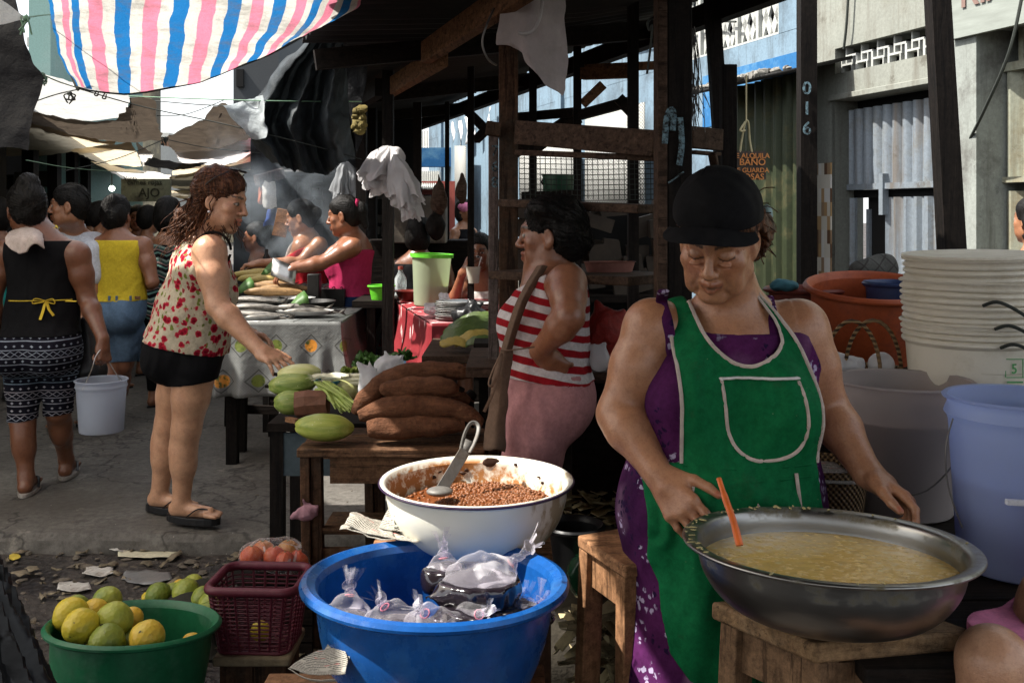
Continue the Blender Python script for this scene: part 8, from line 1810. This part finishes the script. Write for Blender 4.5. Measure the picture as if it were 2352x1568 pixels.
s=S(); s.cone(P(198,740,5.15),P(205,850,5.15),.03,.085,.03); s.cone(P(205,850,5.15),P(215,900,5.15),.08,.05,.03); s.disp=lambda X,Y,Z:.008*vnoise(X*35,Y*35,Z*14,2); tag(s.build('black_bag',M['black'],h=.012),'black plastic carrier bag hanging beside the clear bucket','bag')

# ---- woman in the yellow top
b=Body('woman in a yellow sleeveless top and cropped jeans seen from behind','brown',.007)
nk=P(270,538,6.4); b.head(P(268,495,6.42),3,2,0,1.05,nk+V((0,0,-.01)),.05); b.torso(nk-V((0,0,.03)),P(272,712,6.4),2,.170,.11,.160,.12,.165,.135,.05,.115)
b.arm(P(210,565,6.4),P(196,640,6.36),P(215,690,6.6),(.048,.038,.027),(.2,.8,-.4),(-.8,0,.4),1,curl=(30,30,20)); b.arm(P(330,565,6.4),P(350,648,6.36),P(335,655,6.66),(.050,.039,.027),(-.2,1,.1),(.8,0,.4),-1,curl=(30,30,20))
b.leg(P(248,760,6.4),P(258,830,6.42),P(250,965,6.4),P(248,985,6.52),(.086,.056,.036)); b.leg(P(298,760,6.42),P(285,835,6.46),P(268,955,6.7),P(272,970,6.85),(.086,.056,.036)); b.make()
b.wear('jeans',M['denim'],('torso','thigh','calf'),.012,[(P(272,676,6.4),UP),(P(270,830,6.4),V((-.05,0,-1)))],.008,wr=.004); m=MB(); m.box(P(316,684,6.24),(.035,.004,.022)); m.build('leather_patch',M['wood_beam'],b.root); m=MB()
for u in (251,268,300): m.box(P(u,685,6.24),(.012,.01,.03))
m.build('belt_loop',M['denim'],b.root)
b.wear('yellow_top',M['yellow_cloth'],('torso',),.015,[(P(272,688,6.4),DN),(b.tp(0,0,.985),UP),lambda X,Y,Z:np.abs(X-P(270,0,6.4).x)-.195+0*Y+0*Z],.008,wr=.005,fr=15)
b.hair(M['hair_black'],'tied',lambda g,L,k:(g.ell(L(.01,-.085,.085),(.035*k,.03*k,.045*k),.02),g.ell(L(0,-.05,.0),(.075*k,.06*k,.08*k),.03)),bump=.005,strands=20,seed=3); m=MB(); m.tube([b.hl(.01+.03*math.cos(a),-.075,.06+.02*math.sin(a)) for a in lin(0,6.28,14)],.01,7); m.build('hair_tie',plain('dusty_pink_tie',(.35,.2,.2),.8),b.root); b.flipflops(M['black'])

# ---- woman in the zigzag top
b=person_simple('woman with long dark hair in a zigzag striped top','mid',P(388,492,7.2),18,None,P(378,712,7.2),M['zigzag'],.009,sw=.155,pants=M['black_cloth'],group=None,k=1.02)
# ---- man in the white polo
b=Body('man in a pale polo shirt looking left over his shoulder','mid',.0065)
nk=P(166,528,6.35); b.head(P(158,473,6.2),-102,2,0,1.08,nk+V((0,0,-.01)),.056); b.torso(nk-V((0,0,.03)),P(176,740,6.4),-42,.185,.12,.16,.12,.16,.125,0,.09)
b.arm(P(205,575,6.3),P(212,655,6.3),P(196,720,6.2),(.054,.042,.03),(-.2,-.1,-1),(1,0,0),-1,curl=(30,30,20)); b.arm(P(120,570,6.5),P(112,650,6.5),P(118,715,6.4),(.05,.04,.03),(0,0,-1),(-1,0,0),1,curl=(30,30,20))
for sx in (-1,1): hp=b.tp(sx*.09,0,-.05); b.leg(hp,V((hp.x,hp.y,.45)),V((hp.x,hp.y,.085)),V((hp.x-.1,hp.y+.1,.012)))
b.make(); b.wear('polo_shirt',M['white_knit'],('torso',),.016,[(b.tp(0,0,-.10),DN),(b.tp(0,.0,1.03),UP)],.008,lambda g:(g.cone(P(205,575,6.3),P(211,632,6.3),.072,.070,.03),g.cone(P(120,570,6.5),P(114,625,6.5),.07,.066,.03)),wr=.004)
m=MB(); m.tube([V((nk.x+.066*math.cos(a),nk.y+.066*math.sin(a),nk.z+.012+.012*math.sin(a))) for a in lin(0,6.4,20)],.018,8,cap=False,flat=1.3); m.build('collar',M['white_knit'],b.root); b.wear('trousers',M['denim'],('torso','thigh','calf'),.012,[(b.tp(0,0,-.03),UP),((0,0,.08),DN)],.010); b.hair(M['hair_black'],'short',bump=.004,strands=30,seed=7); b.flipflops(M['black'])

# ---- the two women at the grill
b=Body('woman in a pink tank top with a pink hair tie tending the grill','brown',.006)
nk=P(812,545,6.5); b.head(P(789,495,6.46),-82,10,0,1.03,nk+V((0,0,-.005)),.05); b.torso(nk-V((0,0,.03)),P(800,700,6.5),-68,.16,.11,.135,.11,.155,.125,.065,.10)
b.arm(P(812,566,6.34),P(738,606,6.28),P(672,618,6.22),(.047,.040,.027),(-.8,-.1,-.4),(-.4,-.3,.9),1,fing=[(35,40,25)]*4); b.arm(P(790,565,6.66),P(742,600,6.6),P(690,608,6.5),(.045,.038,.026),(-.9,-.2,-.2),(-.2,0,1),-1,fing=[(35,40,25)]*4)
for sx in (-1,1): hp=b.tp(sx*.085,0,-.05); b.leg(hp,V((hp.x,hp.y,.45)),V((hp.x,hp.y,.085)),V((hp.x-.13,hp.y+.03,.012)))
b.make(); b.wear('tank_top',M['pink_top'],('torso',),.010,[(b.tp(0,0,-.08),DN),(b.tp(0,0,.80),b.T[1]@V((0,.4,1)))],.007); m=MB()
for sx in (-1,1): m.tube(catmull([b.tp(sx*.07,.085,.72),b.tp(sx*.085,.05,.93),b.tp(sx*.08,-.05,.95),b.tp(sx*.06,-.088,.74)],6),.009,7,flat=.5)
m.build('straps',M['pink_top'],b.root); b.wear('skirt',M['navy_cloth'],('torso','thigh'),.016,[(b.tp(0,0,.16),UP),((0,0,.42),DN)],.009,lambda g:g.cone(b.tp(0,0,0),V((b.tp(0,0,0).x,6.5,.4)),.16,.19,.06),wr=.006)
b.hair(M['hair_black'],'tied',lambda g,L,k:(g.ell(L(0,-.115,.02),(.045*k,.04*k,.05*k),.01),g.cone(L(0,-.12,.0),L(0,-.13,-.09),.035*k,.02*k,.02)),bump=.003,seed=2); m=MB(); m.tube([b.hl(.03*math.cos(a),-.10,.045+.03*math.sin(a)) for a in lin(0,6.28,16)],.016,8,cap=False); m.jitter(.006,60,1); m.build('hair_tie',M['pink_top'],b.root); b.flipflops(M['black'])
m=MB(); a=P(655,632,6.15); m.grid([[a+V((-.09+.05*i,.02*j,-.02*i+.035*j)) for i in range(4)] for j in range(4)]); tag(m.build('metal_scoop',M['steel'],solid=.003),'flat metal scoop in the hand of the pink top woman','scoop')
b=Body('woman in a red top with wide white apron straps reaching over the grill','mid',.0065)
nk=P(705,540,7.2); b.head(P(690,500,7.16),-88,12,0,1.03,nk+V((0,0,-.005)),.05); b.torso(nk-V((0,0,.03)),P(708,690,7.2),-72,.16,.11,.14,.115,.16,.13,.07,.10)
b.arm(P(733,562,7.04),P(690,604,6.95),P(598,604,6.85),(.050,.041,.027),(-.9,-.1,-.15),(-.2,0,1),1,fing=[(35,40,25)]*4); b.arm(P(690,562,7.36),P(660,604,7.3),P(640,612,7.2),(.046,.04,.027),(-.9,-.1,-.2),(-.2,0,1),-1,fing=[(35,40,25)]*4)
for sx in (-1,1): hp=b.tp(sx*.085,0,-.05); b.leg(hp,V((hp.x,hp.y,.45)),V((hp.x,hp.y,.085)),V((hp.x-.13,hp.y+.03,.012)))
b.make(); b.wear('red_top',M['red_top'],('torso',),.010,[(b.tp(0,0,-.06),DN),(b.tp(0,0,.82),b.T[1]@V((0,.4,1)))],.008); b.wear('white_apron',M['white_cloth'],('torso','thigh'),.020,[(b.tp(0,0,.20),UP),((0,0,.45),DN),(b.tp(0,.02,0),b.T[1]@V((0,-1,0)))],.009); m=MB()
for sx in (-1,1): m.tube(catmull([b.tp(sx*.06,.125,.50),b.tp(sx*.09,.10,.78),b.tp(sx*.085,.03,.97),b.tp(sx*.07,-.08,.90),b.tp(sx*.05,-.125,.5)],6),.018,8,flat=.35)
m.build('apron_straps',M['white_cloth'],b.root); b.hair(M['hair_black'],'tied',lambda g,L,k:g.ell(L(0,-.105,.01),(.05*k,.045*k,.05*k),.02),bump=.003,seed=6); b.flipflops(M['black'])

# ---- girl with the cup
b=Body('girl sitting behind the food table drinking from a plastic cup','brown',.0065,cat='girl')
nk=P(1112,618,6.4); b.head(P(1102,578,6.35),188,6,0,.92,nk+V((0,0,-.0)),.044); b.torso(nk-V((0,0,.03)),P(1120,760,6.45),195,.14,.09,.12,.10,.14,.11,.03,.08); b.arm(P(1072,650,6.4),P(1040,700,6.3),P(1062,628,6.16),(.042,.035,.024),(.5,-.4,.5),(-.6,-.5,0),-1,fing=[(35,40,25)]*4); b.arm(P(1150,650,6.4),P(1165,720,6.3),P(1120,745,6.1),(.042,.035,.024),(-1,-.2,0),(0,0,1),1)
for sx in (-1,1): hp=b.tp(sx*.08,0,-.02); b.leg(hp,V((hp.x-.05,hp.y-.4,.46)),V((hp.x-.05,hp.y-.4,.08)),V((hp.x-.05,hp.y-.52,.012)),(.075,.05,.033))
b.make(); b.wear('vest',M['white_cloth'],('torso',),.010,[(b.tp(0,0,-.1),DN),(b.tp(0,0,.84),b.T[1]@V((0,.4,1)))],.008); b.wear('shorts',M['denim'],('torso','thigh'),.011,[(b.tp(0,0,.03),UP),(V((0,6.15,0)),V((0,-1,0)))],.009); b.hair(M['hair_black'],'bob',bump=.004,seed=12)
c=P(1087,650,6.1); t=thing('plastic_cup','clear plastic cup of yellow drink with a straw','cup',c); m=MB().lathe([(0,0),(.034,0),(.045,.10),(.048,.102),(.043,.10),(.033,.004),(0,.004)],c,32); m.build('cup_body',milky('clear_cup',(.75,.74,.66),.4,.3,.25),t); m=MB().lathe([(0,.005),(.032,.005),(.038,.05),(0,.05)],c,24); m.build('yellow_drink',bpy.data.materials['yellow_drink'],t); m=MB(); m.tube([c+V((.01,0,.02)),c+V((.05,0,.16))],.004,6); m.build('straw',M['zip_white'],t)
t=thing('stool','dark stool beneath the girl with the cup','stool',PZ(1120,6.45,0)); m=MB(); m.box(PZ(1120,6.5,.36),(.34,.34,.04)); m.build('seat',M['wood_dark_x'],t)
for sx in (-1,1):
    for sy in (-1,1): m=MB(); m.beam(PZ(1120,6.5,.34)+V((sx*.13,sy*.13,0)),PZ(1120,6.5,0)+V((sx*.14,sy*.14,0)),.04,.04); m.build('leg',M['wood_dark'],t)
# ---- shoulder of the woman in pink at the near right corner
b=Body('woman in a pink sleeveless top sitting at the near right corner','light',.0055)
nk=P(2440,1372,1.74); b.head(P(2570,1250,1.78),-60,8,0,1.,nk,.05); b.torso(nk-V((0,0,.02)),P(2480,2000,1.78),-55,.165,.11,.15,.12,.17,.14,.06,.1); b.arm(P(2282,1520,1.62),P(2262,1800,1.60),P(2200,1900,1.50),(.050,.042,.029),(-.6,-.5,-.2),(0,0,1),1); b.arm(P(2560,1480,1.9),P(2520,1760,1.98),P(2400,1850,1.95),(.05,.042,.029),(-1,0,0),(0,0,1),-1)
for sx in (-1,1): hp=b.tp(sx*.09,0,-.0); b.leg(hp,hp+V((-.30,.22,.02)),hp+V((-.30,.22,-.35)),hp+V((-.42,.30,-.43)),(.085,.056,.036))
b.make(); b.wear('pink_top',M['pink_cloth'],('torso',),.012,[(b.tp(0,0,-.1),DN),(b.tp(0,0,.98),UP)],.006,lambda g:(g.cone(nk,P(2312,1452,1.70),.062,.056,.04),g.cone(P(2330,1440,1.69),P(2395,1600,1.63),.06,.08,.05))); b.wear('trousers',M['black_cloth'],('torso','thigh','calf'),.012,[(b.tp(0,0,.02),UP)],.009); b.hair(M['hair_black'],'bob',seed=5)
t=thing('stool','low stool under the woman in pink','stool',V((b.T[0].x,b.T[0].y,-.085))); z=b.T[0].z-.13; m=MB(); m.box((b.T[0].x,b.T[0].y,z),(.32,.32,.03)); m.build('seat',M['wood_dark_x'],t)
for sx in (-1,1):
    for sy in (-1,1): m=MB(); m.beam((b.T[0].x+sx*.12,b.T[0].y+sy*.12,z),(b.T[0].x+sx*.13,b.T[0].y+sy*.13,-.1),.035,.035); m.build('leg',M['wood_dark'],t)
# ---- passers-by further off
ps=person_simple
ps('woman in teal at the left picture edge, cut off by it','brown',P(-4,492,7.4),-30,None,P(-8,700,7.4),M['teal_cloth'],.010,group=None)
ps('dark haired woman with a red hair tie beside the zigzag top','mid',P(342,505,8.6),20,None,P(344,690,8.6),M['black_cloth'],hk='tied')
ps('passer-by in white directly behind the yellow top','mid',P(236,498,8.0),60,None,P(242,690,8.0),M['white_knit'],hk='tied')
ps('passer-by in red between yellow top and zigzag top','brown',P(316,500,10.),170,None,P(316,650,10.),M['red_top'])
ps('small child walking behind the man in the polo shirt','mid',P(118,518,8.6),-60,None,P(120,640,8.6),M['white_cloth'],k=.9,sw=.12)
ps('dark haired passer-by right behind the polo shirt','brown',P(205,492,10.5),10,None,P(206,640,10.5),M['navy_cloth'])
ps('far passer-by in black left of the red one','mid',P(296,497,12.),0,None,P(296,620,12.),M['black_cloth'])
ps('far passer-by in orange near the hanging tarp','brown',P(450,494,13.),150,None,P(450,610,13.),M['orange_cloth'])
ps('far passer-by in blue beside the orange one','mid',P(428,496,14.5),190,None,P(428,600,14.5),M['blue_cloth'])
ps('far passer-by in white at the end of the hall','mid',P(182,494,13.5),-20,None,P(182,605,13.5),M['white_cloth'])
ps('man in olive bending in the smoke behind the corn','brown',P(588,545,8.2),-90,None,P(622,690,8.2),M['olive_cloth'],.010,hk='short',group=None)
ps('woman in a faded blue blouse at the right picture edge','mid',P(2372,505,5.2),-20,None,P(2400,760,5.2),M['white_knit'],.010,group=None)
ps('person in a pink cap among the far posts','mid',P(1068,484,11.),120,None,P(1068,600,11.),M['black_cloth'],.010,group=None)
m=MB(); m.ball(P(1068,476,11.),(.09,.11,.07),None,16,8); tag(m.build('pink_cap',M['pink_cloth']),'bright pink cap worn among the far posts','cap')
ps('dark figure sitting behind the drink tub','dark',P(962,535,7.0),10,None,P(965,700,7.0),M['black_cloth'],.010,group=None)
# ---------------------------------------------------------------- camera, sun, sky
cam=bpy.data.cameras.new('camera'); co=bpy.data.objects.new('camera',cam); COL.objects.link(co); SC.camera=co
co.location=(0,0,H); co.rotation_euler=(R_(90),0,0); cam.sensor_width=36.; cam.lens=36.*F/2352.; cam.shift_y=(HV-784.)/2352.; cam.clip_start=.05; cam.clip_end=600
SUN=V((-.60,-.10,.79)).normalized()
l=bpy.data.lights.new('sun','SUN'); l.energy=4.2; l.angle=R_(.6); l.color=(1,.955,.88); lo=bpy.data.objects.new('sun',l); COL.objects.link(lo); lo.rotation_euler=SUN.to_track_quat('Z','Y').to_euler(); lo.location=(-3,-2,6)
w=bpy.data.worlds.new('World'); SC.world=w; w.use_nodes=True; nt=w.node_tree; bg=nt.nodes['Background']
sk=nt.nodes.new('ShaderNodeTexSky'); sk.sky_type='NISHITA'; sk.sun_disc=False; sk.sun_elevation=math.asin(SUN.z); sk.sun_rotation=math.atan2(SUN.x,SUN.y); sk.air_density=1.; sk.dust_density=4.; sk.ozone_density=1.
mx=nt.nodes.new('ShaderNodeMix'); mx.data_type='RGBA'; mx.inputs[0].default_value=.55; nt.links.new(sk.outputs[0],mx.inputs[6]); mx.inputs[7].default_value=(7.5,7.6,7.6,1)
nt.links.new(mx.outputs[2],bg.inputs['Color']); bg.inputs['Strength'].default_value=.10
SC.view_settings.view_transform='Standard'; SC.view_settings.look='None'; SC.view_settings.exposure=EXPO; SC.view_settings.gamma=1
SC.cycles.max_bounces=8; SC.cycles.diffuse_bounces=4; SC.cycles.transparent_max_bounces=16; SC.cycles.caustics_reflective=False; SC.cycles.caustics_refractive=False; SC.cycles.use_denoising=True; SC.cycles.use_adaptive_sampling=False
SC.cycles.sample_clamp_indirect=4
